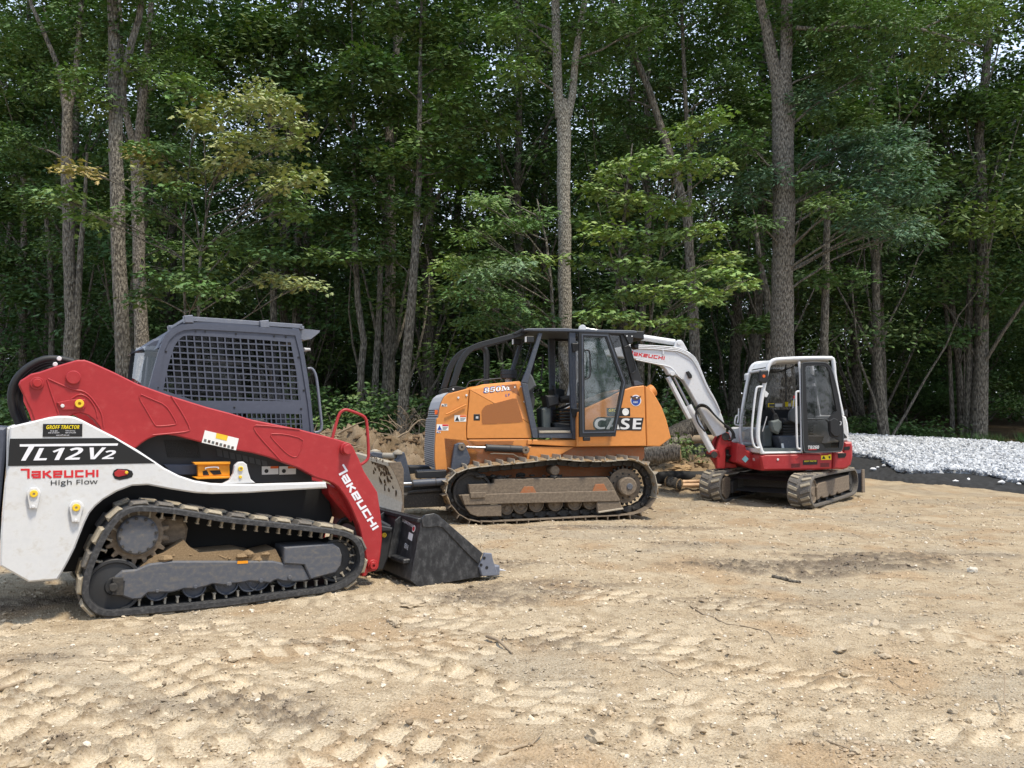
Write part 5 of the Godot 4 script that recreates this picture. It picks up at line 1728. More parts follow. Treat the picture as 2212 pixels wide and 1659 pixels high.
func warning(parent: Node3D, z: String, x0: float, y0: float, x1: float, y1: float, w: float, head: Material) -> void:
	var s := decal("warning_label", parent, M.paper, q(z, [x0, y0, x1, y0, x1, y1, x0, y1], w), w)
	var xm := lerpf(x0, x1, 0.48)
	decal("header", s, head, q(z, [xm, y0 + 2, x1 - 2, y0 + 2, x1 - 2, lerpf(y0, y1, 0.3), xm, lerpf(y0, y1, 0.3)], w + 0.002), w + 0.002)
	decal("pictogram", s, M.ink_blue if head == M.ink_red else M.ink, q(z, [lerpf(x0, xm, 0.1), lerpf(y0, y1, 0.9), lerpf(x0, xm, 0.5), lerpf(y0, y1, 0.15), lerpf(x0, xm, 0.9), lerpf(y0, y1, 0.9)], w + 0.002), w + 0.002)
	for i in 3:
		var y := lerpf(y0, y1, 0.45 + 0.16 * i)
		decal("print", s, M.trim, q(z, [xm + 4, y, lerpf(xm, x1, 0.9 - 0.15 * i), y, lerpf(xm, x1, 0.9 - 0.15 * i), y + (y1 - y0) * 0.07, xm + 4, y + (y1 - y0) * 0.07], w + 0.002), w + 0.002)


func make_dozer() -> void:
	frame(ground(1200, 1127), 13.6)
	var D := thing("bulldozer", "orange crawler bulldozer with black cab frame and its door open", "bulldozer")
	D.transform = Transform3D(fb, fo)
	var wh := -0.45   # hood side
	var wt := -0.30   # rear side panels
	# --- hood
	var front := q("F1", [600, 1145, 700, 1118, 912, 1066, 868, 1660, 875, 1810, 960, 1935, 1060, 1990], wh)
	front.append_array(q("F3", [1400, 520, 1400, 760, 790, 745, 778, 600, 780, 400, 792, 200, 805, 0], wh))
	front.append_array(q("F1", [462, 1490, 482, 1350, 510, 1262, 545, 1192], wh))
	var hood := pr("front_panel", D, M.orange, front, wh, 0.06, 0.010)
	# engine door: lower flat part, and the upper part folded inwards
	pr("engine_door", D, M.orange, q("F1", [922, 1088, 1800, 1578, 1818, 1790, 890, 1795, 880, 1780, 880, 1640], wh), wh, 0.05, 0.007)
	var e0 := p3("F1", 924, 1084, wh)
	var e1 := p3("F1", 1802, 1574, wh)
	var e2 := p3("F1", 1642, 962, wh - 0.10)
	var e3 := p3("F1", 1100, 1012, wh - 0.10)
	var e4 := p3("F1", 928, 1066, wh - 0.05)
	var ed := slab("engine_door_top", D, M.orange, [e0, e1, p3("F1", 1672, 1000, wh - 0.09), e2, e3, e4], Vector3(0, 0, -0.05))
	pr("lower_door", D, M.orange, q("F1", [905, 1812, 1790, 1806, 1790, 1900, 1500, 1935, 1150, 1960, 985, 1925, 912, 1840], wh), wh, 0.05, 0.006)
	pr("hood_body", D, M.orange_mud, q("F1", [620, 1165, 920, 1085, 1600, 1000, 1780, 1600, 1800, 2250, 640, 2250, 520, 1700, 520, 1350], wh - 0.03), wh - 0.055, 1.02, 0.0)
	slab("hood_top", D, M.orange, [p3("F1", 640, 1135, wh - 0.02), p3("F1", 928, 1064, wh - 0.05), p3("F1", 1100, 1010, wh - 0.10), p3("F1", 1640, 960, wh - 0.10), p3("F1", 1640, 960, wh - 0.10) + Vector3(0, 0, -0.95), p3("F1", 1100, 1010, wh - 0.10) + Vector3(0, 0, -0.95), p3("F1", 928, 1064, wh - 0.05) + Vector3(0, 0, -1.05), p3("F1", 640, 1135, wh) + Vector3(0, 0, -1.12)], Vector3(0, -0.03, 0))
	# grille: silver front with rows of slots, curved at the top
	var gp := PackedVector2Array()
	gp.append_array(q("F3", [786, 720, 772, 600, 774, 400, 786, 200, 799, 0], wh))
	gp.append_array(q("F1", [456, 1490, 476, 1350, 504, 1258, 540, 1188, 596, 1140, 680, 1112], wh))
	var gb := fresh()
	for i in gp.size() - 1:
		var a := gp[i]; var b := gp[i + 1]
		gb.quad(Vector3(a.x, a.y, wh - 0.012), Vector3(b.x, b.y, wh - 0.012), Vector3(b.x, b.y, wh - 1.08), Vector3(a.x, a.y, wh - 1.08))
	var grille := obj("grille", gb, M.silver, D)
	var sb := fresh()
	var total := 0.0
	for i in range(1, 7): total += gp[i].distance_to(gp[i - 1])
	for r in 28:
		var s := total * (r + 0.8) / 28.8
		var i := 1
		while i < gp.size() - 1 and s > gp[i].distance_to(gp[i - 1]):
			s -= gp[i].distance_to(gp[i - 1]); i += 1
		var t := (gp[i] - gp[i - 1]).normalized()
		var c := gp[i - 1] + t * s
		var nn := Vector2(-t.y, t.x)
		if nn.x > 0: nn = -nn
		for k in 22:
			var w2 := wh - 0.05 - k * 0.046
			var a := c - t * 0.008 + nn * 0.003
			var b := c + t * 0.008 + nn * 0.003
			sb.quad(Vector3(a.x, a.y, w2), Vector3(b.x, b.y, w2), Vector3(b.x, b.y, w2 - 0.030), Vector3(a.x, a.y, w2 - 0.030))
	var so := obj("grille_slots", sb, M.dark, grille)
	so.set_meta("kind", "stuff")
	pr("far_front_panel", D, M.orange, front, wh - 1.07, 0.06, 0.0)
	bo("amber_tag", grille, M.ink_orange, p3("F1", 412, 1380, wh - 0.05), p3("F1", 455, 1445, wh - 0.06), 0.002)
	# perforated screens in the doors
	for k in [[[1090, 1400, 1112, 1350, 1160, 1312, 1560, 1212, 1600, 1222, 1692, 1545, 1640, 1560, 1100, 1590], 0], [[905 + 30, 1838, 1560, 1828, 1545, 1880, 1000, 1886], 1]]:
		var poly := q("F1", k[0], wh)
		var sc := pr("door_screen", D, M.orange_mesh, poly, wh + 0.004, 0.02, 0.0)
		var pb := fresh()
		var bb := Rect2(poly[0], Vector2.ZERO)
		for p in poly: bb = bb.expand(p)
		var y := bb.position.y + 0.012
		var odd := 0
		while y < bb.end.y:
			var x := bb.position.x + 0.01 + (0.009 if odd % 2 else 0.0)
			while x < bb.end.x:
				if Geometry2D.is_point_in_polygon(Vector2(x, y), poly):
					pb.quad(Vector3(x - 0.005, y - 0.0035, wh + 0.0052), Vector3(x + 0.005, y - 0.0035, wh + 0.0052), Vector3(x + 0.005, y + 0.0035, wh + 0.0052), Vector3(x - 0.005, y + 0.0035, wh + 0.0052))
				x += 0.018
			y += 0.012
			odd += 1
		var po := obj("screen_holes", pb, M.ink_brown, sc)
		po.set_meta("kind", "stuff")
	# lettering on the folded part of the hood
	var plane := func(x: float, y: float) -> Vector3:
		var inv := fb.inverse()
		var o := inv * (EYE - fo)
		var s := photo("F1", x, y)
		var d := inv * ray(s.x, s.y)
		var n := (e1 - e0).cross(e2 - e0).normalized()
		return o + d * ((e0 - o).dot(n) / d.dot(n)) + n * (0.004 if n.z > 0 else -0.004)
	words("850M", "lettering_edge", ed, M.ink_blue, plane.call(1116, 1142), plane.call(1514, 1096), plane.call(1116, 1056), 0.003, true, 0.04, true)
	words("850M", "lettering", ed, M.paper, plane.call(1130, 1132), plane.call(1504, 1090), plane.call(1130, 1066), 0.007, true, 0.04, true)
	words("LT", "lettering", ed, M.ink_blue, plane.call(1436, 1184), plane.call(1500, 1178), plane.call(1436, 1150), 0.003, true, 0.1)
	for k in [[757, 1202], [875, 1167]]: bolt(hood, M.bright, "F1", k[0], k[1], wh, 17)
	for k in [[1575, 1048], [1660, 1040], [1712, 1260], [1762, 1478]]: bolt(ed, M.bright, "F1", k[0], k[1], wh - 0.03, 12)
	tb("grab_handle", hood, M.orange, pts3("F1", [575, 1440, 610, 1430, 840, 1315, 868, 1308], wh + 0.03), 0.012, 8)
	warning(hood, "F1", 697, 1456, 868, 1548, wh + 0.003, M.ink_orange)
	warning(hood, "F3", 810, 76, 980, 166, wh + 0.003, M.ink_red)
	warning(hood, "F3", 808, 174, 868, 202, wh + 0.003, M.ink_red)
	warning(hood, "F1", 510, 1290, 592, 1328, wh + 0.003, M.trim)
	var lt := bo("latch", D, M.black, p3("F1", 975, 1438, wh + 0.004), p3("F1", 1066, 1534, wh - 0.02), 0.01)
	bo("key_plate", lt, M.silver, p3("F1", 1008, 1474, wh + 0.008), p3("F1", 1044, 1506, wh), 0.004)
	# --- sweeps over the hood
	for s in 2:
		var ws := wh - 0.08 if s == 0 else wh - 0.93
		var sw := q("F1", [630, 1040, 690, 850, 722, 730, 765, 640, 815, 560, 880, 490, 950, 440, 1060, 395, 1560, 265, 1700, 215, 1790, 250, 1700, 300, 1560, 345, 1130, 462, 1000, 505, 925, 560, 870, 630, 830, 710, 800, 790, 722, 1030], wh - 0.08)
		var o := pr("sweep", D, M.black, sw, ws, 0.09, 0.008)
		pr("sweep_foot", o, M.dark, q("F1", [602, 1085, 640, 1045, 720, 1030, 870, 1060, 865, 1085, 690, 1128, 620, 1130], wh - 0.08), ws + 0.01, 0.11, 0.01)
		cyz("bolt", o, M.bright, "F1", 682, 1080, ws + 0.02, 15, 0.01, 6)
		pr("sweep_end", o, M.black, q("F1", [1545, 270, 1690, 190, 1705, 240, 1580, 292], wh - 0.08), ws + 0.012, 0.10, 0.008)
	tb("exhaust", D, M.black, soft(pts3("F1", [1162, 1010, 1165, 800, 1166, 620, 1160, 530, 1115, 465], wh - 0.5), 2), 0.048, 14)
	var pc := p3("F1", 1485, 925, wh - 0.45)
	var pcb := fresh()
	pcb.lathe(pc, Vector3.UP, [[0.0, 0.0], [0.125, 0.0], [0.13, 0.01], [0.13, 0.055], [0.136, 0.06], [0.136, 0.068], [0.13, 0.072], [0.128, 0.125], [0.11, 0.138], [0.0, 0.142]], 26)
	obj("air_precleaner", pcb, M.charcoal, D)
	var pcn := fresh()
	pcn.lathe(pc - Vector3(0, 0.07, 0), Vector3.UP, [[0.055, 0.0], [0.055, 0.07]], 16)
	obj("precleaner_neck", pcn, M.silver, D)
	tb("hood_rail", D, M.charcoal, soft(pts3("F1", [1010, 1035, 1060, 975, 1120, 950, 1340, 920, 1375, 930, 1390, 965], wh - 0.15), 1), 0.011, 8)
	tb("hood_rail", D, M.charcoal, soft(pts3("F1", [875, 1052, 900, 980, 950, 955, 1110, 935, 1240, 920, 1300, 975], wh - 0.75), 1), 0.011, 8)
	# --- cab
	var wc := -0.40
	var rf := pr("roof", D, M.bluegrey, q("F2", [190, 185, 240, 168, 720, 166, 830, 178, 1560, 194, 1600, 205, 1600, 232, 1420, 238, 830, 214, 320, 205, 200, 200], wc), wc + 0.03, 1.26, 0.012)
	pr("roof_box", D, M.black, q("F2", [1425, 205, 1560, 196, 1688, 206, 1690, 306, 1600, 298, 1560, 290, 1550, 350, 1500, 372, 1465, 300, 1425, 240], wc), wc + 0.02, 1.24, 0.012)
	for k in [[1482, 262], [1545, 265]]: bolt(rf, M.bright, "F2", k[0], k[1], wc + 0.02, 9)
	pr("roof_lamp", D, M.black, q("F2", [1592, 352, 1665, 345, 1660, 415, 1625, 422, 1592, 400], wc), wc - 0.1, 0.12, 0.02)
	for s in 2:
		var w2 := wc if s == 0 else wc - 1.12
		pr("front_post", D, M.bluegrey, q("F2", [384, 225, 432, 226, 246, 850, 172, 838, 230, 700], wc), w2, 0.06, 0.006)
		pr("lower_post", D, M.bluegrey, q("F2", [168, 842, 244, 856, 378, 1500, 372, 1535, 312, 1532], wc), w2, 0.06, 0.006)
		pr("door_post", D, M.bluegrey, q("F2", [764, 212, 842, 214, 862, 1546, 800, 1548], wc), w2, 0.08, 0.006)
		pr("rear_post", D, M.black, q("F2", [1392, 235, 1455, 235, 1690, 868, 1560, 888], wc), w2, 0.08, 0.008)
		pr("rear_side_window", D, M.glass_dark, q("F2", [842, 240, 1400, 248, 1560, 880, 1480, 905, 850, 1180], wc), w2 - 0.03, 0.006, 0.0)
		pr("side_rail", D, M.black, q("F2", [842, 212, 1430, 226, 1430, 252, 842, 240], wc), w2, 0.06, 0.004)
		pr("window_sill", D, M.black, q("F2", [850, 1170, 1480, 900, 1560, 880, 1565, 905, 1490, 925, 855, 1200], wc), w2, 0.05, 0.004)
	# windscreen and its far post
	var wsl := fresh()
	var wa := p3("F2", 400, 228, wc)
	var wb2 := p3("F2", 195, 842, wc)
	wsl.quad(wb2 + Vector3(0.01, 0, -0.06), wa + Vector3(0.01, 0, -0.06), wa + Vector3(0.01, 0, -1.1), wb2 + Vector3(0.01, 0, -1.1))
	obj("windscreen", wsl, M.glass_dark, D)
	tb("wiper", D, M.black, [wb2 + Vector3(-0.03, 0.05, -0.3), wa.lerp(wb2, 0.5) + Vector3(-0.03, 0, -0.2), wa.lerp(wb2, 0.15) + Vector3(-0.03, 0, -0.24)], 0.008, 6)
	for k in [[75, 335, 0.85], [235, 305, 0.02]]:
		for j in 2:
			var lp := p3("F2", k[0] + j * 38, k[1], wc - k[2])
			var lo := bo("work_lamp", D, M.black, lp + Vector3(-0.015, -0.05, -0.04), lp + Vector3(0.06, 0.05, 0.04), 0.012)
			bo("lamp_glass", lo, M.paper, lp + Vector3(-0.024, -0.042, -0.034), lp + Vector3(-0.014, 0.042, 0.034), 0.004)
	# floor, sill, console, seat
	pr("door_sill", D, M.shoe, q("F2", [384, 1442, 770, 1440, 772, 1468, 386, 1472], wc), wc + 0.03, 0.16, 0.006)
	pr("sill_band", D, M.bluegrey, q("F2", [380, 1472, 790, 1468, 805, 1535, 380, 1530], wc), wc + 0.02, 0.10, 0.006)
	pr("cab_floor", D, M.charcoal, q("F2", [250, 1400, 860, 1400, 860, 1440, 260, 1440], wc), wc - 0.08, 1.0, 0.0)
	pr("dash", D, M.charcoal, q("F2", [240, 870, 330, 850, 380, 1050, 330, 1400, 330, 1430], wc), wc - 0.2, 0.7, 0.02)
	pr("dash_cover", D, M.seat_grey, q("F2", [245, 730, 305, 712, 345, 770, 388, 880, 270, 985, 250, 940], wc), wc - 0.12, 0.2, 0.03)
	pr("console", D, M.trim, q("F2", [432, 1170, 500, 1140, 545, 1160, 545, 1410, 440, 1420], wc - 0.3), wc - 0.35, 0.3, 0.02)
	pr("armrest_console", D, M.charcoal, q("F2", [470, 1000, 640, 990, 650, 1120, 500, 1160], wc - 0.3), wc - 0.30, 0.3, 0.03)
	tb("joystick", D, M.black, pts3("F2", [590, 1000, 580, 920, 562, 880], wc - 0.4), 0.025, 8)
	pr("seat", D, M.seat, q("F2", [655, 1020, 760, 1000, 960, 1000, 960, 1090, 760, 1090, 670, 1080], wc - 0.3), wc - 0.30, 0.5, 0.04)
	pr("seat_back", D, M.seat, q("F2", [640, 925, 680, 905, 760, 905, 800, 925, 790, 1030, 680, 1030], wc - 0.3), wc - 0.66, 0.3, 0.03)
	pr("head_rest", D, M.seat, q("F2", [948, 830, 1000, 810, 1070, 850, 1075, 1000, 1050, 1020, 950, 1010], wc - 0.3), wc - 0.25, 0.42, 0.05)
	for i in 5:
		pr("seat_bellows", D, M.seat, q("F2", [655 - i % 2 * 3, 1175 + i * 38, 730, 1165 + i * 38, 900, 1165 + i * 38, 900, 1192 + i * 38, 730, 1195 + i * 38, 660, 1202 + i * 38], wc - 0.3), wc - 0.36, 0.36, 0.01)
	pr("seat_base", D, M.charcoal, q("F2", [575, 1350, 620, 1338, 730, 1350, 900, 1350, 900, 1440, 590, 1430], wc - 0.3), wc - 0.32, 0.45, 0.02)
	tb("pillar_handle", D, M.black, soft(pts3("F2", [400, 505, 432, 500, 435, 560, 415, 800, 405, 830, 370, 825], wc - 0.9), 1), 0.012, 8)
	pr("far_pillar", D, M.dark, q("F2", [500, 330, 585, 330, 560, 640, 470, 1000, 440, 1000], wc), wc - 1.08, 0.05, 0.01)
	tb("door_handle_bar", D, M.bluegrey, soft(pts3("F2", [815, 520, 822, 530, 826, 1080, 818, 1100], wc + 0.05), 1), 0.014, 8)
	# hinges and the door, folded back along the side
	for y in [400.0, 1210.0]:
		pr("hinge", D, M.black, q("F2", [785, y - 45, 890, y - 45, 890, y + 40, 800, y + 65], wc), wc + 0.06, 0.07, 0.01)
	var wd := -0.17
	var od := q("F2", [884, 216, 1255, 228, 1272, 262, 1476, 835, 1440, 1010, 1345, 1470, 1340, 1512, 895, 1520], wd)
	var id := q("F2", [946, 276, 1215, 278, 1420, 836, 1398, 960, 1308, 1426, 960, 1430], wd)
	var dr := framed("door", D, M.black, od, id, wd, 0.05)
	framed("door_seal", dr, M.bluegrey, q("F2", [915, 236, 1243, 248, 1455, 838, 1330, 1462, 928, 1472], wd), q("F2", [932, 252, 1232, 264, 1440, 838, 1320, 1448, 940, 1456], wd), wd + 0.008, 0.008)
	pr("pane", dr, M.glass, id, wd - 0.02, 0.006, 0.0)
	tb("handle", dr, M.black, soft(pts3("F2", [955, 440, 990, 435, 1018, 455, 1025, 600, 1024, 740, 1010, 780, 960, 800], wd + 0.06), 1), 0.013, 8)
	pr("mirror", D, M.black, q("F2", [1280, 620, 1310, 595, 1365, 590, 1385, 640, 1398, 740, 1380, 770, 1320, 772, 1295, 740], wd - 0.06), wd - 0.05, 0.05, 0.015)
	bo("door_catch", dr, M.black, p3("F2", 940, 1520, wd), p3("F2", 1014, 1566, wd - 0.05), 0.008)
	tb("rear_handle", D, M.black, soft(pts3("F2", [1455, 400, 1490, 385, 1525, 400, 1545, 500, 1590, 640, 1590, 700, 1545, 730], wc + 0.04), 1), 0.012, 8)
	pr("post_foot", D, M.bluegrey, q("F2", [1562, 820, 1612, 820, 1690, 862, 1570, 885], wc), wc + 0.012, 0.03, 0.004)
	# --- rear side panel and tank
	var rp := q("F2", [862, 1300, 868, 1215, 1470, 925, 1560, 893, 1690, 878, 1700, 886, 1722, 1632, 862, 1640], wt)
	var R := pr("side_panel", D, M.orange, rp, wt, 0.08, 0.010)
	var tk := pr("fuel_tank", D, M.orange, q("F2", [1708, 884, 1745, 905, 1800, 955, 1860, 1050, 1920, 1160, 1975, 1310, 2030, 1530, 1890, 1636, 1730, 1634], wt), wt, 0.10, 0.012)
	pr("tank_body", D, M.orange, q("F2", [900, 1230, 1470, 950, 1700, 900, 1760, 930, 1850, 1060, 1960, 1310, 2010, 1520, 1880, 1615, 870, 1620], wt), wt - 0.10, 1.30, 0.0)
	var capb := fresh()
	var cp := p3("F2", 1780, 950, wt - 0.4)
	capb.lathe(cp, Vector3(0.85, 0.5, 0), [[0.10, -0.03], [0.10, 0.045], [0.085, 0.055], [0.0, 0.055]], 20)
	obj("fuel_cap", capb, M.orange, tk)
	decal("logo_plate", R, M.ink, q("F2", [1058, 1340, 1075, 1300, 1120, 1270, 1690, 1278, 1660, 1440, 1100, 1430, 1065, 1390], wt + 0.003), wt + 0.003)
	words("CASE", "lettering", R, M.bright, p3("F2", 1070, 1424, wt + 0.003), p3("F2", 1652, 1424, wt + 0.003), p3("F2", 1070, 1285, wt + 0.003), 0.010, true, 0.06, false)
	cyz("round_sticker", R, M.paper, "F2", 1592, 1065, wt + 0.004, 66, 0.004, 28, 0.0)
	cyz("sticker_disc", R, M.ink_blue, "F2", 1592, 1067, wt + 0.006, 57, 0.004, 28, 0.0)
	decal("eagle_mark", R, M.ink_brown, q("F2", [1525, 1005, 1570, 1022, 1592, 1012, 1615, 1022, 1658, 1005, 1640, 1045, 1605, 1060, 1585, 1065, 1545, 1045], wt + 0.008), wt + 0.008)
	decal("eagle_head", R, M.paper, q("F2", [1592, 1022, 1612, 1020, 1616, 1034, 1598, 1040], wt + 0.010), wt + 0.010)
	words("CASE", "lettering", R, M.paper, p3("F2", 1558, 1096, wt + 0.007), p3("F2", 1612, 1096, wt + 0.007), p3("F2", 1558, 1076, wt + 0.007), 0.002, true, 0.1)
	decal("dealer_sticker", R, M.ink, q("F2", [1228, 1158, 1520, 1156, 1522, 1260, 1234, 1262], wt + 0.004), wt + 0.004)
	words("GROFF", "lettering", R, M.ink_yellow, p3("F2", 1252, 1205, wt + 0.005), p3("F2", 1400, 1205, wt + 0.005), p3("F2", 1252, 1168, wt + 0.005), 0.002, true, 0.15)
	ringz("seal", R, M.paper, "F2", 1464, 1208, wt + 0.008, 42, 30, 0.004, 22)
	# sill and chassis panels below the cab
	pr("step_panel", D, M.orange, q("F2", [312, 1552, 845, 1556, 860, 1560, 860, 1634, 830, 1640, 300, 1612], wh + 0.05), wh + 0.05, 0.08, 0.008)
	pr("hinge_block", D, M.orange, q("F2", [244, 1552, 306, 1552, 306, 1612, 244, 1612], wh + 0.03), wh + 0.03, 0.05, 0.006)
	pr("chassis", D, M.orange_mud, q("F4", [-800, 230, 240, 335, 870, 345, 1700, 345, 1700, 480, 1550, 640, 1200, 900, -500, 950, -760, 700], wh), wh + 0.0, 1.1, 0.01)
	pr("chassis_panel", D, M.orange, q("F4", [250, 345, 820, 350, 660, 440, 430, 520, 230, 520], wh + 0.02), wh + 0.03, 0.03, 0.006)
	pr("tow_hook", D, M.red_old, q("F4", [1690, 345, 1735, 345, 1720, 420, 1700, 400], wt), wt - 0.5, 0.06, 0.006)
	# --- lift linkage
	var br := pr("lift_bracket", D, M.bluegrey, q("F3", [1075, 372, 1130, 345, 1200, 345, 1232, 390, 1300, 560, 1290, 640, 1180, 760, 1020, 740, 1045, 560], -0.36), -0.36, 0.10, 0.012)
	ringz("pin", br, M.steel_mud, "F3", 1175, 408, -0.33, 50, 16, 0.04, 22)
	ram("lift_ram", D, p3("F3", 1245, 408, -0.40), p3("F3", 1520, 416, -0.40), p3("F3", 2045, 436, -0.40), 0.019, 0.052, M.charcoal)
	ringz("ram_eye", D, M.steel_mud, "F3", 2105, 450, -0.36, 52, 15, 0.08, 22)
	pr("ram_mount", D, M.orange, q("F4", [180, 350, 300, 340, 240, 460, 200, 450], -0.42), -0.42, 0.06, 0.008)
	tb("hydraulic_pipe", D, M.steel_mud, pts3("F3", [1590, 505, 1640, 500, 1880, 510, 1920, 512, 2000, 560], -0.36), 0.010, 6)
	# push arms
	pr("c_frame", D, M.steel_dark, q("F3", [230, 1100, 900, 1045, 1150, 1040, 1150, 1260, 930, 1270, 230, 1300], -0.30), -0.30, 0.22, 0.012)
	pr("c_frame", D, M.steel_dark, q("F3", [230, 1100, 900, 1045, 1150, 1040, 1150, 1260, 930, 1270, 230, 1300], -0.30), -1.50, 0.22, 0.012)
	ram("angle_ram", D, p3("F3", 230, 945, -0.20), p3("F3", 450, 935, -0.20), p3("F3", 960, 905, -0.20), 0.024, 0.052, M.bluegrey)
	pr("pipe_guard", D, M.steel_dark, q("F3", [390, 1085, 900, 1050, 900, 1010, 480, 1040, 400, 1060], -0.25), -0.25, 0.06, 0.01)
	for k in [[525, 765, 950, 745, 960, 850, 530, 865, -0.34], [405, 690, 700, 690, 760, 745, 420, 800, -0.95]]:
		var stp := pr("step", D, M.black, q("F3", k.slice(0, 8), k[8]), k[8], 0.26, 0.008)
		var e := q("F3", [k[0], k[1], k[2], k[3]], k[8])
		for i in 16:
			var c := e[0].lerp(e[1], (i + 0.5) / 16.0)
			bo("step_tooth", stp, M.bluegrey, Vector3(c.x - 0.007, c.y - 0.004, k[8] - 0.25), Vector3(c.x + 0.007, c.y + 0.013, k[8] - 0.005), 0.004)
	# --- blade: curved plate swept across, a little angled
	var n0 := p3("D", 840, 1001, 0.30)
	var f0 := p3("D", 763, 969, -2.35)
	var ac := f0 - n0
	ac.y *= 0.35
	var prof := [Vector2(0.05, 0.0), Vector2(0.012, -0.10), Vector2(0.11, -0.22), Vector2(0.17, -0.38), Vector2(0.19, -0.54), Vector2(0.16, -0.70), Vector2(0.09, -0.84), Vector2(-0.01, -0.98), Vector2(-0.03, -1.02)]
	prof[0] = Vector2(0.0, 0.0)
	prof[1] = Vector2(0.055, -0.10)
	var mb := fresh()
	for i in prof.size() - 1:
		var a: Vector2 = prof[i]; var b: Vector2 = prof[i + 1]
		var na2 := Vector2(-(a - b).y, (a - b).x).normalized()
		var pa := n0 + Vector3(a.x, a.y, 0); var pb2 := n0 + Vector3(b.x, b.y, 0)
		var back := Vector3(0.03, 0, 0)
		mb.quad(pa, pb2, pb2 + ac, pa + ac)
		mb.quad(pa + back, pa + back + ac, pb2 + back + ac, pb2 + back)
	mb.quad(n0, n0 + ac, n0 + ac + Vector3(0.03, 0, 0), n0 + Vector3(0.03, 0, 0))
	var bl := obj("blade", mb, M.blade, D)
	var tube0 := n0 + Vector3(0.005, -0.012, 0)
	slab("top_edge", bl, M.shoe, [n0 + Vector3(-0.012, 0.012, 0), n0 + Vector3(0.09, 0.012, 0), n0 + ac + Vector3(0.09, 0.012, 0), n0 + ac + Vector3(-0.012, 0.012, 0)], Vector3(0, -0.05, 0))
	for s in 2:
		var o := n0 if s == 0 else n0 + ac
		var ep := [o + Vector3(-0.01, 0.015, 0), o + Vector3(0.16, 0.02, 0), o + Vector3(0.20, -0.08, 0), o + Vector3(0.21, -0.98, 0), o + Vector3(-0.03, -1.03, 0)]
		for i in range(prof.size() - 2, 0, -1): ep.append(o + Vector3(prof[i].x, prof[i].y, 0))
		var poly := PackedVector2Array()
		for p in ep: poly.append(Vector2(p.x, p.y))
		var eb := fresh()
		eb.prism(poly, o.z - 0.012, o.z + 0.02, 0.004)
		obj("end_plate", eb, M.steel_mud, bl)
	var mudb := fresh()
	var rn := RandomNumberGenerator.new()
	rn.seed = 8
	for i in 70:
		var u := 0.12 + 0.42 * rn.randf() * rn.randf() + (0.25 if i % 3 == 0 else 0.0) * rn.randf()
		var t := rn.randf() * rn.randf() * 0.55
		var k := t * (prof.size() - 1)
		var j := int(k)
		var c2: Vector2 = prof[j].lerp(prof[j + 1], k - j)
		mudb.rock(n0 + ac * u + Vector3(c2.x - 0.004, c2.y, 0), Vector3(0.012, rn.randf_range(0.02, 0.06), rn.randf_range(0.02, 0.07)), 300 + i, 0.6, 1)
	var md := obj("dried_mud", mudb, M.blade_mud, bl)
	md.set_meta("kind", "stuff")
	# what stands behind the blade
	var bk := pr("blade_bracket", D, M.bluegrey, q("F3", [190, 600, 235, 565, 240, 500, 290, 478, 340, 482, 365, 560, 400, 700, 440, 880, 450, 1000, 250, 1000, 250, 640], -0.62), -0.62, 0.10, 0.010)
	var pbn := p3("F3", 245, 490, -0.66)
	var pbb := fresh()
	pbb.lathe(pbn, Vector3.UP, [[0.075, -0.02], [0.075, 0.012], [0.05, 0.02], [0.05, 0.035], [0.022, 0.04], [0.0, 0.05]], 16)
	obj("pivot_cap", pbb, M.shoe, bk)
	var bm := pr("blade_mount", D, M.bluegrey, q("H6", [915, 1040, 980, 1010, 1130, 1030, 1150, 1060, 1140, 1140, 930, 1090], -0.95), -0.95, 0.3, 0.012)
	var pm := p3("H6", 1000, 1010, -1.05)
	var pmb := fresh()
	pmb.lathe(pm, Vector3.UP, [[0.09, -0.02], [0.09, 0.012], [0.05, 0.02], [0.04, 0.035], [0.0, 0.04]], 16)
	obj("pivot_cap", pmb, M.shoe, bm)
	tb("tilt_link", D, M.shoe, [p3("H6", 1140, 1080, -1.0), p3("H6", 1380, 1085, -0.70)], 0.045, 12)
	# --- tracks
	var outline := q("F4", [-300, 588, 0, 562, 300, 532, 580, 497, 740, 505, 900, 524, 1250, 528, 1480, 502, 1620, 520, 1740, 575, 1830, 690, 1868, 850, 1840, 1000, 1765, 1105, 1640, 1172, 1480, 1200, 1000, 1222, 500, 1250, 0, 1272, -300, 1284, -480, 1262, -620, 1180, -730, 1040, -772, 890, -745, 770, -660, 680, -500, 615], 0.0)
	var np := 42
	var path := closed_path(outline, np)
	var pitch: float = path[0][0].distance_to(path[1][0])
	var shoes := []
	for v2 in 3:
		var sbm := MB.new()
		sbm.box(Vector3(-pitch * 0.52, -0.010, -0.46), Vector3(pitch * 0.46, 0.004, 0.0), 0.003)
		sbm.prism(PackedVector2Array([Vector2(pitch * 0.36, 0.003), Vector2(pitch * 0.47, 0.003), Vector2(pitch * 0.45, 0.066), Vector2(pitch * 0.40, 0.066)]), -0.46, 0.0, 0.008, true)
		shoes.append(sbm.mesh())
	var clods := []
	for v2 in 4:
		var mb2 := MB.new()
		var r2 := RandomNumberGenerator.new()
		r2.seed = 60 + v2
		for i in 15:
			mb2.rock(Vector3(r2.randf_range(-0.4, 0.3) * pitch, 0.006, -r2.randf_range(0.01, 0.45)), Vector3(0.05, r2.randf_range(0.008, 0.026), 0.06) * r2.randf_range(0.5, 1.1), 70 + i + v2 * 40, 0.6, 1)
		clods.append(mb2.mesh())
	var linkb := MB.new()
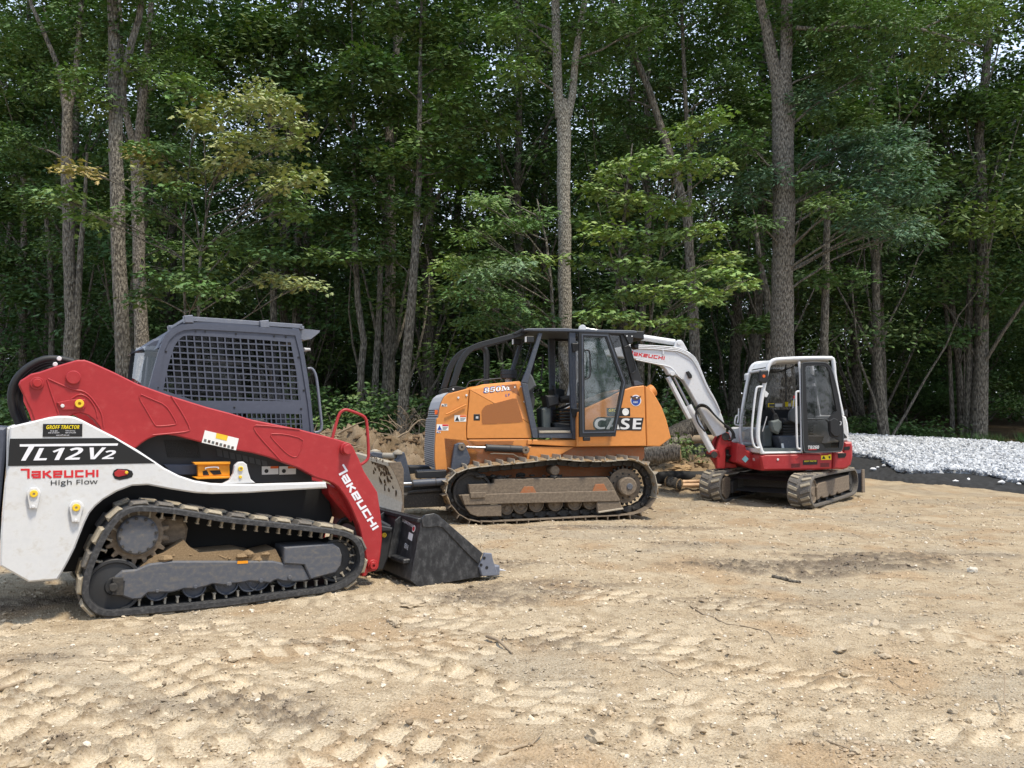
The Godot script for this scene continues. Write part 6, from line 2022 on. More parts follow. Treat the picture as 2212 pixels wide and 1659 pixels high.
	for k in [-0.19, -0.28]:
		linkb.prism(PackedVector2Array([Vector2(-pitch * 0.56, -0.085), Vector2(-pitch * 0.3, -0.10), Vector2(pitch * 0.3, -0.10), Vector2(pitch * 0.56, -0.085), Vector2(pitch * 0.5, -0.035), Vector2(pitch * 0.12, -0.012), Vector2(-pitch * 0.12, -0.012), Vector2(-pitch * 0.5, -0.035)]), k - 0.035, k, 0.005)
	linkb.lathe(Vector3(pitch * 0.5, -0.065, -0.32), Vector3.BACK, [[0.0, 0.0], [0.026, 0.0], [0.026, 0.16], [0.016, 0.165], [0.0, 0.165]], 12)
	var link := linkb.mesh()
	for s in 2:
		var w1 := 0.0 if s == 0 else -1.58
		var ch := Node3D.new()
		ch.name = "crawler_track"
		D.add_child(ch, true)
		for i in np:
			var t: Vector2 = path[i][2]
			var p: Vector2 = path[i][0]
			var tr := Transform3D(Basis(Vector3(-t.x, -t.y, 0), Vector3(t.y, -t.x, 0), Vector3(0, 0, 1)), Vector3(p.x, p.y, w1))
			var sh := put("track_shoe", shoes[i % 3], M.shoe if t.x < 0.3 else M.steel_mud, ch)
			sh.transform = tr
			if s == 0 or i % 2:
				var lk := put("track_link", link, M.steel_dark, ch)
				lk.transform = tr
			if s == 0 and t.x < 0.55:
				var cl := put("caked_mud", clods[i % 4], M.mud, ch)
				cl.transform = tr
				cl.set_meta("kind", "stuff")
		var ic := p3("F3", 1362, 1075, 0.0)
		wheel("idler", D, M.steel_dark, Vector3(ic.x, ic.y, w1 - 0.14), 0.292, 0.16, 0.03)
		var sc := p3("F4", 1505, 842, 0.0)
		var sp := obj("sprocket", gear(Vector3(sc.x, sc.y, 0), 0.262, 0.300, 25, w1 - 0.26, w1 - 0.20), M.steel_dark, D)
		cyl("sprocket_disc", sp, M.steel_mud, Vector3(sc.x, sc.y, w1 - 0.185), 0.262, 0.03, 36, 0.006)
		cyl("hub_drum", sp, M.steel_mud, Vector3(sc.x, sc.y, w1 - 0.02), 0.142, 0.2, 30, 0.02)
		cyl("hub_cap", sp, M.frame_mud, Vector3(sc.x + 0.02, sc.y, w1 - 0.005), 0.05, 0.03, 20, 0.01)
		for i in 11:
			var an := TAU * i / 11.0
			cyl("bolt", sp, M.steel_dark, Vector3(sc.x + cos(an) * 0.185, sc.y + sin(an) * 0.185, w1 - 0.168), 0.014, 0.02, 6, 0.003)
		for k in [["F4", 160, 1076, 92], ["F4", 360, 1066, 92], ["F4", 600, 1056, 90], ["F4", 840, 1046, 88], ["F4", 1030, 1040, 84], ["F3", 1835, 1295, 96], ["F3", 2035, 1280, 100]]:
			var rc := p3(k[0], k[1], k[2], -0.1)
			wheel("track_roller", D, M.steel_mud, Vector3(rc.x, rc.y, w1 - 0.12), k[3] * unit(k[0], k[1], k[2], 0.0), 0.22, 0.025)
		if s == 0:
			cyz("carrier_roller", D, M.steel_mud, "F4", 588, 640, -0.10, 57, 0.25, 24, 0.01)
	# near track frame
	var wf := -0.075
	var fr := q("F3", [1270, 948, 1640, 936, 1645, 872, 1860, 866, 1900, 868, 2100, 872], wf)
	fr.append_array(q("F4", [240, 740, 650, 735, 1060, 728, 1240, 725, 1300, 812, 1398, 1012, 1385, 1022, 700, 1032, 0, 1050, -300, 1062], wf))
	fr.append_array(q("F3", [1212, 1252, 1135, 1105, 1285, 1090], wf))
	var tf := pr("track_frame", D, M.steel_mud, fr, wf, 0.30, 0.012)
	pr("frame_ledge", tf, M.steel_mud, q("F4", [-580, 945, 0, 925, 700, 905, 1330, 890, 1398, 1012, 1385, 1024, 0, 1052, -540, 1072], wf + 0.03), wf + 0.035, 0.05, 0.008)
	pr("front_guard", tf, M.steel_mud, q("F3", [1215, 1254, 1745, 1240, 1745, 1408, 1400, 1415, 1300, 1380, 1240, 1310], wf), wf + 0.02, 0.04, 0.008)
	pr("front_block", tf, M.steel_mud, q("F3", [1285, 1065, 1510, 1058, 1512, 1140, 1290, 1146], wf), wf + 0.055, 0.05, 0.008)
	for k in [[145, 925, 200, 840, 310, 838, 355, 922], [1048, 898, 1085, 810, 1190, 805, 1240, 895]]:
		pr("rust_plate", tf, M.orange_mud, q("F4", k, wf), wf + 0.014, 0.02, 0.004)
	var gd := pr("rear_guard", tf, M.steel_mud, q("F4", [1100, 1030, 1390, 1025, 1420, 1110, 1110, 1162], wf), wf + 0.02, 0.05, 0.008)
	pr("guard_rail", gd, M.shoe, q("F4", [1112, 1148, 1420, 1100, 1424, 1120, 1116, 1168], wf), wf + 0.05, 0.05, 0.005)
	var rags := fresh()
	for i in 26:
		var x := rn.randf_range(-380, 640)
		var p := p3("F4", x, 735 - rn.randf_range(0, 40), wf - rn.randf_range(0.05, 0.2))
		rags.rock(p, Vector3(0.05, 0.02, 0.05) * rn.randf_range(0.5, 1.6), 1300 + i, 0.7, 1)
	var ro := obj("caked_mud", rags, M.steel_dark, tf)
	ro.set_meta("kind", "stuff")


# ---------------------------------------------------------------- excavator
func make_excavator() -> void:
	frame(Vector3(4.9, 0.0, -14.62), 3.0, 1.2)
	var X := thing("mini_excavator", "white and red mini excavator with its cab door latched open", "excavator")
	X.transform = Transform3D(fb, fo)
	var root := Transform3D(fb, fo)
	# --- house
	var hs := pr("house_skirt", X, M.red, q("G3", [945, 402, 1000, 382, 1400, 376, 1745, 362, 1735, 545, 1500, 556, 975, 562, 960, 480], 0.0), 0.0, 1.85, 0.03)
	pr("counterweight", X, M.red, q("G3", [1750, 362, 1850, 352, 1870, 250, 1950, 248, 1962, 300, 1960, 420, 1940, 500, 1900, 535, 1850, 548, 1742, 545], -0.01), -0.01, 1.83, 0.03)
	decal("slot", X, M.dark, q("G3", [1795, 378, 1815, 370, 1885, 370, 1888, 395, 1870, 420, 1800, 424], 0.0), -0.004)
	decal("slot", X, M.dark, q("G3", [1862, 305, 1925, 296, 1928, 320, 1920, 335, 1862, 340], 0.0), -0.004)
	pr("engine_hood", X, M.white, q("G2", [1640, 1030, 1740, 1012, 1790, 1040, 1815, 1130, 1830, 1260, 1820, 1395, 1500, 1420], -0.03), -0.05, 1.75, 0.03)
	pr("hood_vent", X, M.black, q("G2", [1748, 1270, 1795, 1330, 1790, 1345, 1745, 1345], -0.03), -0.045, 0.01, 0.0)
	pr("side_tank", X, M.white, q("G3", [715, 250, 760, 110, 800, 90, 990, 90, 990, 300, 730, 285], -1.0), -1.0, 0.8, 0.03)
	pr("front_deck", X, M.red, q("G3", [705, 262, 790, 285, 800, 335, 960, 400, 970, 560, 850, 540, 690, 470, 700, 320], -0.45), -0.45, 1.2, 0.03)
	ridge_line("pressed_rib", hs, M.red, "G3", [1340, 430, 1370, 405, 1400, 398, 1690, 388], 0.0, 0.012)
	for k in [[1288, 488], [1603, 482]]:
		for i in 5:
			decal("vent_slot", hs, M.dark, q("G3", [k[0], k[1] + i * 9, k[0] + 98, k[1] - 4 + i * 9, k[0] + 98, k[1] + i * 9, k[0], k[1] + 4 + i * 9], 0.003), 0.003)
	dealer_plate(hs, "G3", [1415, 447, 1573, 444, 1573, 495, 1415, 500], 0.004, true)
	var yl := decal("warning_label", hs, M.ink_yellow, q("G3", [1612, 388, 1722, 385, 1724, 442, 1614, 445], 0.004), 0.004)
	decal("pictogram", yl, M.ink, q("G3", [1622, 435, 1642, 398, 1662, 434], 0.006), 0.006)
	decal("pictogram", yl, M.ink, q("G3", [1690, 410, 1712, 400, 1714, 430, 1705, 432], 0.006), 0.006)
	cyz("plug", hs, M.bright, "G3", 1143, 441, 0.012, 12, 0.012, 12)
	words("TB260", "lettering", X, M.bright, p3("G3", 866, 452, -0.30), p3("G3", 920, 458, -0.30), p3("G3", 866, 424, -0.30), 0.004, true)
	var dm := p3("G3", 787, 436, -0.445)
	var dmb := fresh()
	dmb.T = FT * Transform3D(Basis(Vector3.BACK, PI / 4), dm)
	dmb.box(Vector3(-0.045, -0.045, 0), Vector3(0.045, 0.045, 0.004), 0.001)
	obj("diamond_label", dmb, M.ink_teal, X)
	# --- cab: tubular near side
	var tub := soft(pts3("G2", [560, 1570, 505, 1420, 490, 1300, 510, 1050, 560, 700, 632, 350, 655, 280, 700, 225, 770, 203, 1110, 188, 1560, 182, 1585, 200, 1598, 300, 1605, 440, 1650, 700, 1720, 1020], -0.03), 1)
	tb("cab_frame", X, M.white_arm, tub, 0.036, 10)
	var tub2 := soft(pts3("G2", [345, 1500, 302, 1200, 300, 1100, 330, 800, 385, 480, 420, 330, 450, 290], -0.03), 1)
	var off := Vector3(0, 0, -0.93)
	var far_t := []
	for p: Vector3 in tub: far_t.append(p + off)
	tb("cab_frame", X, M.white_arm, far_t, 0.034, 10)
	tb("door_post", X, M.white_arm, pts3("G2", [1090, 235, 1108, 400, 1125, 1000, 1130, 1555], -0.02), 0.022, 8)
	tb("door_post", X, M.white_arm, pts3("G2", [1090, 235, 1108, 400, 1125, 1000, 1130, 1555], -0.95), 0.022, 8)
	var r0 := p3("G2", 700, 222, -0.05)
	var r1 := p3("G2", 1570, 184, -0.05)
	var roof := fresh()
	roof.prism(PackedVector2Array([Vector2(r0.x - 0.06, r0.y - 0.10), Vector2(r0.x + 0.02, r0.y - 0.01), Vector2(r0.x + 0.12, r0.y + 0.035), Vector2(r1.x - 0.03, r1.y + 0.01), Vector2(r1.x, r1.y - 0.03), Vector2(r0.x + 0.10, r0.y - 0.03)]), -0.94, -0.05, 0.02)
	obj("roof", roof, M.white_arm, X)
	var f_top := p3("G2", 640, 350, -0.03)
	var f_bot := p3("G2", 500, 1420, -0.03)
	for y in [0.0, 0.62]:
		var c: Vector3 = f_top.lerp(f_bot, y)
		if y == 0.0: tb("front_bar", X, M.white_arm, [c, c + off], 0.028, 8)
		else: tb("front_bar", X, M.black, [c + Vector3(-0.02, 0, 0), c + off + Vector3(-0.02, 0, 0)], 0.012, 8)
	var ws := fresh()
	var fm := p3("G2", 505, 1100, -0.03)
	ws.quad(fm + Vector3(-0.03, 0, -0.05), f_top + Vector3(-0.02, 0, -0.05), f_top + off + Vector3(-0.02, 0, 0.04), fm + off + Vector3(-0.03, 0, 0.04))
	ws.quad(f_bot + Vector3(0, 0, -0.05), fm + Vector3(-0.03, 0, -0.05), fm + off + Vector3(-0.03, 0, 0.04), f_bot + off + Vector3(0, 0, 0.04))
	obj("windscreen", ws, M.glass_dark, X)
	pr("cab_sill", X, M.white_arm, q("G2", [520, 1500, 600, 1545, 1125, 1540, 1130, 1562, 570, 1580, 530, 1560], 0.0), 0.0, 0.95, 0.012)
	pr("corner_rib", X, M.white_arm, q("G2", [600, 650, 655, 700, 625, 755, 590, 745], -0.05), -0.05, 0.03, 0.004)
	tb("grab_rail", X, M.white_arm, soft(pts3("G2", [560, 600, 490, 600, 468, 640, 440, 850, 405, 1200, 405, 1330, 430, 1450, 470, 1490, 520, 1485], 0.03), 1), 0.019, 8)
	pr("mirror", X, M.black, q("G2", [535, 360, 640, 355, 655, 380, 640, 520, 620, 545, 525, 540, 512, 515, 522, 390], 0.05), 0.05, 0.05, 0.02)
	cyz("reflector", X, M.ink_orange, "G2", 583, 447, 0.055, 22, 0.006, 14)
	pr("work_lamp", X, M.white_arm, q("G2", [325, 425, 345, 400, 375, 405, 378, 480, 330, 500], -0.95), -0.93, 0.14, 0.02)
	tb("far_mirror_arm", X, M.white_arm, soft(pts3("G2", [270, 1165, 170, 1155, 155, 1130, 175, 1020, 205, 1015], -0.95), 1), 0.014, 6)
	tb("far_mirror_arm", X, M.white_arm, pts3("G2", [215, 915, 212, 1060, 198, 1130], -0.95), 0.014, 6)
	# back wall and far side
	pr("rear_window", X, M.glass_dark, q("G2", [1590, 320, 1600, 320, 1700, 1000, 1690, 1000], -0.05), -0.08, 0.85, 0.0)
	pr("far_window", X, M.glass_dark, q("G2", [690, 290, 1560, 250, 1690, 1000, 560, 930], -0.03), -0.955, 0.006, 0.0)
	pr("far_wall", X, M.seat, q("G2", [540, 930, 1690, 930, 1730, 1540, 560, 1540], -0.9), -0.93, 0.05, 0.0)
	tb("window_bar", X, M.black, pts3("G2", [898, 250, 905, 820], -0.94), 0.010, 6)
	tb("coil_cord", X, M.hose, soft(pts3("G2", [690, 385, 780, 390, 860, 370, 1020, 305, 1060, 260], -0.85), 1), 0.010, 6)
	for k in [[645, 840, 735, 895, M.ink_yellow], [660, 850, 735, 888, M.seat_grey], [748, 845, 853, 890, M.paper], [895, 820, 937, 888, M.ink_yellow], [940, 845, 980, 885, M.paper], [985, 800, 1038, 885, M.ink_yellow]]:
		decal("window_label", X, k[4], q("G2", [k[0], k[1], k[2], k[1], k[2], k[3], k[0], k[3]], -0.93), -0.94 + (0.004 if k[4] == M.seat_grey else 0.0))
	# seat, consoles, levers
	pr("cab_floor", X, M.trim, q("G2", [560, 1500, 1130, 1490, 1700, 1490, 1700, 1545, 570, 1550], -0.1), -0.05, 0.85, 0.0)
	pr("seat_box", X, M.bluegrey, q("G2", [790, 1330, 850, 1310, 1200, 1305, 1560, 1305, 1560, 1500, 850, 1505], -0.25), -0.25, 0.55, 0.02)
	for i in 4:
		pr("seat_bellows", X, M.seat, q("G2", [850 - i % 2 * 6, 1160 + i * 40, 1000, 1150 + i * 40, 1300, 1150 + i * 40, 1300, 1180 + i * 40, 1000, 1190 + i * 40, 860, 1190 + i * 40], -0.3), -0.28, 0.48, 0.012)
	pr("seat", X, M.seat, q("G2", [850, 1060, 960, 1050, 1360, 1050, 1360, 1150, 900, 1150, 850, 1130], -0.3), -0.26, 0.5, 0.04)
	pr("seat_back", X, M.seat, q("G2", [1200, 600, 1340, 590, 1370, 640, 1360, 1000, 1330, 1060, 1200, 1060], -0.3), -0.28, 0.46, 0.05)
	pr("head_rest", X, M.seat, q("G2", [1205, 420, 1300, 405, 1350, 440, 1360, 540, 1300, 560, 1200, 560], -0.3), -0.34, 0.34, 0.05)
	pr("seat_arm", X, M.seat_grey, q("G2", [975, 970, 1020, 910, 1090, 880, 1105, 900, 1105, 1140, 1040, 1120, 980, 1090, 968, 1030], -0.15), -0.15, 0.12, 0.03)
	for s in 2:
		var w2 := -0.18 - s * 0.5
		pr("lever_console", X, M.trim, q("G2", [690, 1100, 800, 1070, 850, 1110, 850, 1200, 800, 1290, 720, 1250, 690, 1180], w2), w2, 0.14, 0.03)
		var lv := tb("lever", X, M.black, pts3("G2", [760, 1080, 740, 990, 715, 950, 690, 915], w2 - 0.06), [0.028, 0.016, 0.018, 0.020], 8)
		for i in 4:
			cyl("boot", lv, M.seat, p3("G2", 755 + i * 3, 1010 + i * 18, w2 - 0.03), 0.030 + i * 0.006, 0.06, 12, 0.008)
	pr("side_console", X, M.trim, q("G2", [560, 1180, 650, 1160, 700, 1200, 700, 1480, 560, 1480], -0.6), -0.55, 0.3, 0.03)
	tb("safety_lever", X, M.silver, pts3("G2", [1003, 940, 1010, 820, 1024, 750], -0.2), 0.010, 6)
	tb("lever_knob", X, M.ink_red, pts3("G2", [1021, 770, 1027, 730], -0.2), 0.018, 8)
	tb("travel_lever", X, M.silver, pts3("G2", [560, 1250, 600, 1120, 625, 1030], -0.25), 0.010, 6)
	decal("floor_label", X, M.paper, q("G2", [832, 1425, 865, 1422, 880, 1495, 845, 1498], -0.245), -0.245)
	# door latched open against the side
	var wd := 0.07
	var od := q("G2", [1128, 270, 1160, 240, 1440, 240, 1500, 258, 1545, 300, 1600, 430, 1680, 800, 1738, 1200, 1742, 1400, 1728, 1510, 1695, 1550, 1190, 1560, 1155, 1530, 1140, 1000], wd)
	var up := q("G2", [1182, 320, 1200, 298, 1440, 290, 1495, 315, 1535, 390, 1590, 680, 1640, 950, 1560, 1020, 1520, 1062, 1215, 1060], wd)
	var lo := q("G2", [1222, 1082, 1480, 1080, 1520, 1120, 1525, 1230, 1550, 1320, 1680, 1385, 1672, 1485, 1475, 1495, 1430, 1432, 1255, 1390, 1225, 1360], wd)
	var dr := fresh()
	dr.prism(keyhole(keyhole(od, up), lo), wd - 0.04, wd, 0.0)
	var door := obj("door", dr, M.black, X)
	pr("upper_pane", door, M.glass_dark, up, wd - 0.015, 0.006, 0.0)
	pr("lower_pane", door, M.glass_dark, lo, wd - 0.015, 0.006, 0.0)
	ridge_line("pane_seal", door, M.seat_grey, "G2", [1215, 1062, 1480, 1068, 1520, 1090, 1570, 1130], wd, 0.007)
	ridge_line("door_edge", door, M.seat_grey, "G2", [1132, 272, 1165, 246, 1440, 244, 1500, 262, 1545, 305, 1600, 440, 1680, 805, 1736, 1205, 1738, 1400, 1724, 1508, 1695, 1545, 1190, 1556, 1158, 1525, 1142, 1000], wd, 0.008, true)
	pr("lock_housing", door, M.black, q("G2", [1540, 1090, 1600, 1050, 1660, 1080, 1690, 1180, 1695, 1290, 1660, 1330, 1600, 1320, 1550, 1260], wd + 0.03), wd + 0.03, 0.04, 0.012)
	tb("latch_pull", door, M.bright, pts3("G2", [1685, 1105, 1705, 1112, 1700, 1150, 1684, 1155], wd + 0.02), 0.007, 6)
	tb("door_rail", X, M.bright, soft(pts3("G2", [1095, 668, 1060, 668, 1045, 690, 1052, 1000, 1062, 1460, 1075, 1498, 1110, 1502], wd + 0.02), 1), 0.018, 8)
	words("TB260", "lettering", door, M.bright, p3("G2", 1218, 1503, wd + 0.001), p3("G2", 1380, 1500, wd + 0.001), p3("G2", 1218, 1455, wd + 0.001), 0.003, true, 0.1)
	decal("red_line", door, M.ink_red, q("G2", [1230, 1508, 1348, 1506, 1348, 1516, 1230, 1518], wd + 0.003), wd + 0.003)
	pr("rear_mirror", X, M.black, q("G2", [1716, 985, 1795, 925, 1802, 1040, 1730, 1015], -0.3), -0.3, 0.08, 0.015)
	# --- swing bracket and boom, in the plane of the machine's middle
	var wm := -0.80
	var sw := pr("swing_bracket", X, M.red_old, q("G3", [478, 540, 474, 330, 500, 230, 530, 165, 570, 140, 610, 150, 635, 215, 645, 250, 685, 262, 690, 300, 590, 305, 575, 330, 575, 470, 570, 540], wm), wm, 0.10, 0.015)
	pr("swing_bracket_far", X, M.red_old, q("G3", [438, 420, 440, 250, 470, 190, 520, 165, 560, 300, 560, 500, 480, 540], wm - 0.28), wm - 0.28, 0.10, 0.015)
	pr("swing_lower", X, M.red_old, q("G3", [408, 365, 430, 345, 480, 345, 580, 470, 690, 490, 695, 530, 580, 535, 500, 530, 420, 405], wm - 0.1), wm - 0.1, 0.2, 0.012)
	pr("ram_foot", X, M.red_old, q("G3", [398, 372, 412, 346, 445, 332, 500, 336, 520, 420, 470, 430, 425, 412], wm - 0.02), wm - 0.0, 0.24, 0.012)
	cyz("pivot_pin", sw, M.steel_dark, "G3", 577, 190, wm + 0.03, 42, 0.46, 20)
	cyz("pivot_pin", sw, M.steel_dark, "G3", 450, 388, wm + 0.02, 36, 0.40, 20)
	var lug := pr("swing_lug", X, M.red, q("G3", [690, 300, 850, 372, 850, 540, 790, 530, 690, 470, 680, 450, 735, 420, 740, 370, 700, 330], wm + 0.1), wm + 0.12, 0.35, 0.02)
	pr("swing_post", X, M.steel_dark, q("G3", [575, 330, 735, 340, 735, 470, 575, 470], wm - 0.1), wm - 0.12, 0.15, 0.02)
	for k in 4:
		tb("hose", X, M.hose, soft(pts3("G3", [580, 390 + k * 12, 640, 402 + k * 9, 700, 380 + k * 16, 740, 400 + k * 10], wm + 0.02 - k * 0.03), 1), 0.014, 6)
	var boom := q("G1", [-700, 250, -300, 330, 40, 362, 160, 385, 480, 405, 600, 405, 640, 385, 700, 380, 760, 400, 870, 470, 930, 520, 1000, 680, 1100, 890, 1200, 1090, 1290, 1280, 1340, 1390, 1400, 1580, 1395, 1640, 1260, 1690, 1100, 1430, 1000, 1250, 800, 900, 760, 850, 720, 820, 640, 800, 570, 790, 530, 720, 470, 660, 400, 635, 80, 565, -300, 520, -700, 420], wm)
	var bm := pr("boom", X, M.white_arm, boom, wm, 0.22, 0.012)
	ridge_line("seam", bm, M.white_arm, "G1", [90, 575, 400, 640, 560, 670, 640, 720, 690, 800, 760, 860], wm, 0.010)
	ridge_line("seam", bm, M.white_arm, "G1", [500, 405, 600, 430, 750, 520, 900, 600, 960, 720], wm, 0.010)
	var bx := pr("ram_ear", bm, M.white_arm, q("G1", [640, 390, 660, 320, 690, 290, 740, 290, 770, 320, 835, 440, 760, 460, 660, 420], wm), wm + 0.02, 0.06, 0.008)
	cyz("pin", bx, M.white_arm, "G1", 718, 332, wm + 0.035, 30, 0.03, 18)
	cyz("pin", bm, M.white_arm, "G1", 622, 775, wm + 0.03, 34, 0.03, 18)
	tb("arm_ram", X, M.white_arm, pts3("G1", [-120, 205, 210, 258, 650, 325], wm - 0.10), 0.055, 14)
	tb("arm_ram_rod", X, M.chrome, pts3("G1", [-685, 122, -120, 205], wm - 0.10), 0.026, 10)
	cyz("arm_ram_eye", X, M.white_arm, "F2", 930, 165, wm - 0.02, 44, 0.14, 18)
	for k in 3:
		tb("hydraulic_pipe", bm, M.white_arm, soft(pts3("G1", [-100, 360 + k * 22, 300, 372 + k * 22, 600, 392 + k * 24, 720, 410 + k * 20, 880, 490 + k * 22, 960, 560 + k * 40, 1040, 750 + k * 26, 1120, 960 + k * 14, 1230, 1140 + k * 12, 1310, 1330], wm + 0.015), 1), 0.012, 6)
	strokes("TaKeUCHI", "lettering", bm, M.ink_red, p3("G1", -20, 508, wm), p3("G1", 500, 580, wm), p3("G1", -8, 440, wm))
	pr("boom_lamp", bm, M.black, q("G1", [820, 752, 858, 738, 905, 800, 905, 838, 862, 850], wm + 0.05), wm + 0.05, 0.05, 0.01)
	bo("clip", bm, M.white_arm, p3("G1", 470, 420, wm), p3("G1", 496, 500, wm + 0.02), 0.004)
	# boom ram under the boom, with its guard
	pr("ram_guard", X, M.white_arm, q("G1", [545, 835, 590, 815, 910, 1430, 860, 1440, 800, 1330], wm), wm - 0.02, 0.14, 0.01)
	tb("ram_rod", X, M.chrome, pts3("G1", [640, 830, 850, 1235], wm - 0.08), 0.026, 12)
	tb("boom_ram", X, M.white_arm, pts3("G1", [850, 1240, 1205, 1940], wm - 0.08), 0.062, 14)
	for k in 3:
		tb("hose", X, M.hose, soft(pts3("G1", [1090, 1620, 1020, 1540, 970, 1450, 955, 1340, 975, 1270 - k * 12, 1040, 1245 - k * 14, 1130, 1270 - k * 10, 1220, 1370, 1320, 1470, 1420, 1550, 1500, 1640, 1530, 1720], wm + 0.03 + k * 0.02), 2), 0.016, 6)
	for k in 3:
		tb("hose", X, M.hose, soft(pts3("G3", [560, 60 + k * 10, 620, 90 + k * 10, 665 - k * 8, 150, 670 - k * 12, 190, 640, 225, 600, 230], wm + 0.06), 2), 0.018, 6)
	# dipper and bucket hang behind the bulldozer
	pr("dipper", X, M.white_arm, q("G1", [-760, 300, -640, 180, -560, 240, -600, 500, -820, 1300, -920, 1320, -900, 1100], wm), wm - 0.02, 0.18, 0.012)
	# --- undercarriage, turned under the house
	var o := ground(1751, 1102.6)
	frame(o, 51.0, 1.5)
	FT = root.affine_inverse() * Transform3D(fb, fo)
	var out := PackedVector2Array()
	for i in 9:
		var an := PI / 2 + PI * i / 8.0
		out.append(Vector2(0.27 + cos(an) * 0.27, 0.285 + sin(an) * 0.27))
	for i in 9:
		var an := -PI / 2 + PI * i / 8.0
		out.append(Vector2(2.28 + cos(an) * 0.25, 0.285 + sin(an) * 0.25))
	var path := closed_path(out, 110)
	var lugb := MB.new()
	lugb.prism(PackedVector2Array([Vector2(-0.028, -0.004), Vector2(0.028, -0.004), Vector2(0.022, 0.018), Vector2(-0.022, 0.018)]), -0.155, 0.0, 0.006)
	var lug2 := lugb.mesh()
	for s in 2:
		var w1 := 0.0 if s == 0 else -1.60
		var bl := belt("rubber_track", X, M.rubber_tan, path, 0.04, w1 - 0.40, w1)
		var lp := closed_path(out, 50)
		for i in lp.size():
			for k in 2:
				var t: Vector2 = lp[(i) % lp.size()][2]
				var p: Vector2 = lp[i][0]
				var g := put("tread_lug", lug2, M.rubber_dust if (i + k) % 3 else M.rubber_tan, bl)
				var sk := Basis(Vector3.UP, 0.35 if k == 0 else -0.35)
				g.transform = FT * Transform3D(Basis(Vector3(-t.x, -t.y, 0), Vector3(t.y, -t.x, 0), Vector3(0, 0, 1)) * sk, Vector3(p.x, p.y, w1 - 0.02 - k * 0.205))
			if i % 1 == 0:
				var t: Vector2 = lp[i][2]
				var p: Vector2 = lp[i][0]
		wheel("idler", X, M.steel_mud, Vector3(0.27, 0.285, w1 - 0.05), 0.215, 0.28, 0.02)
		wheel("sprocket", X, M.steel_dark, Vector3(2.28, 0.285, w1 - 0.06), 0.19, 0.28, 0.02)
		pr("track_frame", X, M.steel_mud, PackedVector2Array([Vector2(0.42, 0.13), Vector2(0.5, 0.13), Vector2(0.6, 0.17), Vector2(0.72, 0.13), Vector2(0.95, 0.13), Vector2(1.02, 0.17), Vector2(1.12, 0.13), Vector2(1.35, 0.13), Vector2(1.42, 0.17), Vector2(1.52, 0.13), Vector2(2.1, 0.15), Vector2(2.1, 0.42), Vector2(0.52, 0.40), Vector2(0.42, 0.34)]), w1 - 0.03, 0.32, 0.012)
		for i in 4:
			wheel("roller", X, M.steel_dark, Vector3(0.62 + i * 0.4, 0.135, w1 - 0.07), 0.085, 0.26, 0.01)
	pr("idler_yoke", X, M.steel_mud, PackedVector2Array([Vector2(0.10, 0.18), Vector2(0.26, 0.06), Vector2(0.36, 0.09), Vector2(0.44, 0.20), Vector2(0.44, 0.44), Vector2(0.30, 0.47), Vector2(0.14, 0.42)]), -1.595, 0.03, 0.008)
	# carbody: plates between the tracks and the slewing ring
	slab("car_body", X, M.steel_dark, [Vector3(0.5, 0.42, -1.72), Vector3(0.95, 0.50, -1.3), Vector3(0.95, 0.50, -0.7), Vector3(0.6, 0.40, -0.3), Vector3(2.0, 0.42, -0.3), Vector3(1.7, 0.52, -0.8), Vector3(1.7, 0.52, -1.2), Vector3(2.0, 0.42, -1.72)], Vector3(0, -0.22, 0))
	pr("car_body_arm", X, M.steel_dark, PackedVector2Array([Vector2(0.45, 0.16), Vector2(1.1, 0.24), Vector2(1.1, 0.46), Vector2(0.95, 0.50), Vector2(0.45, 0.36)]), -1.56, 0.08, 0.01)
	bo("car_body_box", X, M.steel_dark, Vector3(0.75, 0.22, -1.62), Vector3(1.85, 0.50, -0.38), 0.05)
	var rg := fresh()
	rg.lathe(Vector3(1.28, 0.50, -1.0), Vector3.UP, [[0.45, 0.0], [0.45, 0.12], [0.0, 0.12]], 30)
	obj("slewing_ring", rg, M.steel_dark, X)
	# dozer blade at the far end
	slab("blade_arm", X, M.steel_dark, [Vector3(1.9, 0.34, -0.55), Vector3(2.75, 0.30, -0.55), Vector3(2.75, 0.20, -0.55), Vector3(1.9, 0.22, -0.55)], Vector3(0, 0, -0.12))
	slab("blade_arm", X, M.steel_dark, [Vector3(1.9, 0.34, -1.35), Vector3(2.75, 0.30, -1.35), Vector3(2.75, 0.20, -1.35), Vector3(1.9, 0.22, -1.35)], Vector3(0, 0, -0.12))
	var bd := pr("dozer_blade", X, M.bluegrey, PackedVector2Array([Vector2(2.74, 0.06), Vector2(2.80, 0.03), Vector2(2.84, 0.05), Vector2(2.79, 0.18), Vector2(2.79, 0.30), Vector2(2.84, 0.44), Vector2(2.80, 0.46), Vector2(2.74, 0.40)]), 0.0, 2.0, 0.01)
	pr("end_plate", bd, M.steel_mud, PackedVector2Array([Vector2(2.70, 0.05), Vector2(2.86, 0.03), Vector2(2.86, 0.47), Vector2(2.72, 0.47)]), 0.02, 0.02, 0.004)
	FT = Transform3D()


# ---------------------------------------------------------------- stone bed, fabric, debris
# place where a sight line meets the ground
func on_ground(px: float, py: float, lift := 0.0) -> Vector3:
	var d := ray(px, py).normalized()
	var t := 2.0
	while t < 80.0:
		var p := EYE + d * t
		if p.y < broad(p.x, p.z) + lift: break
		t += 0.04
	var r := EYE + d * t
	r.y = broad(r.x, r.z)
	return r


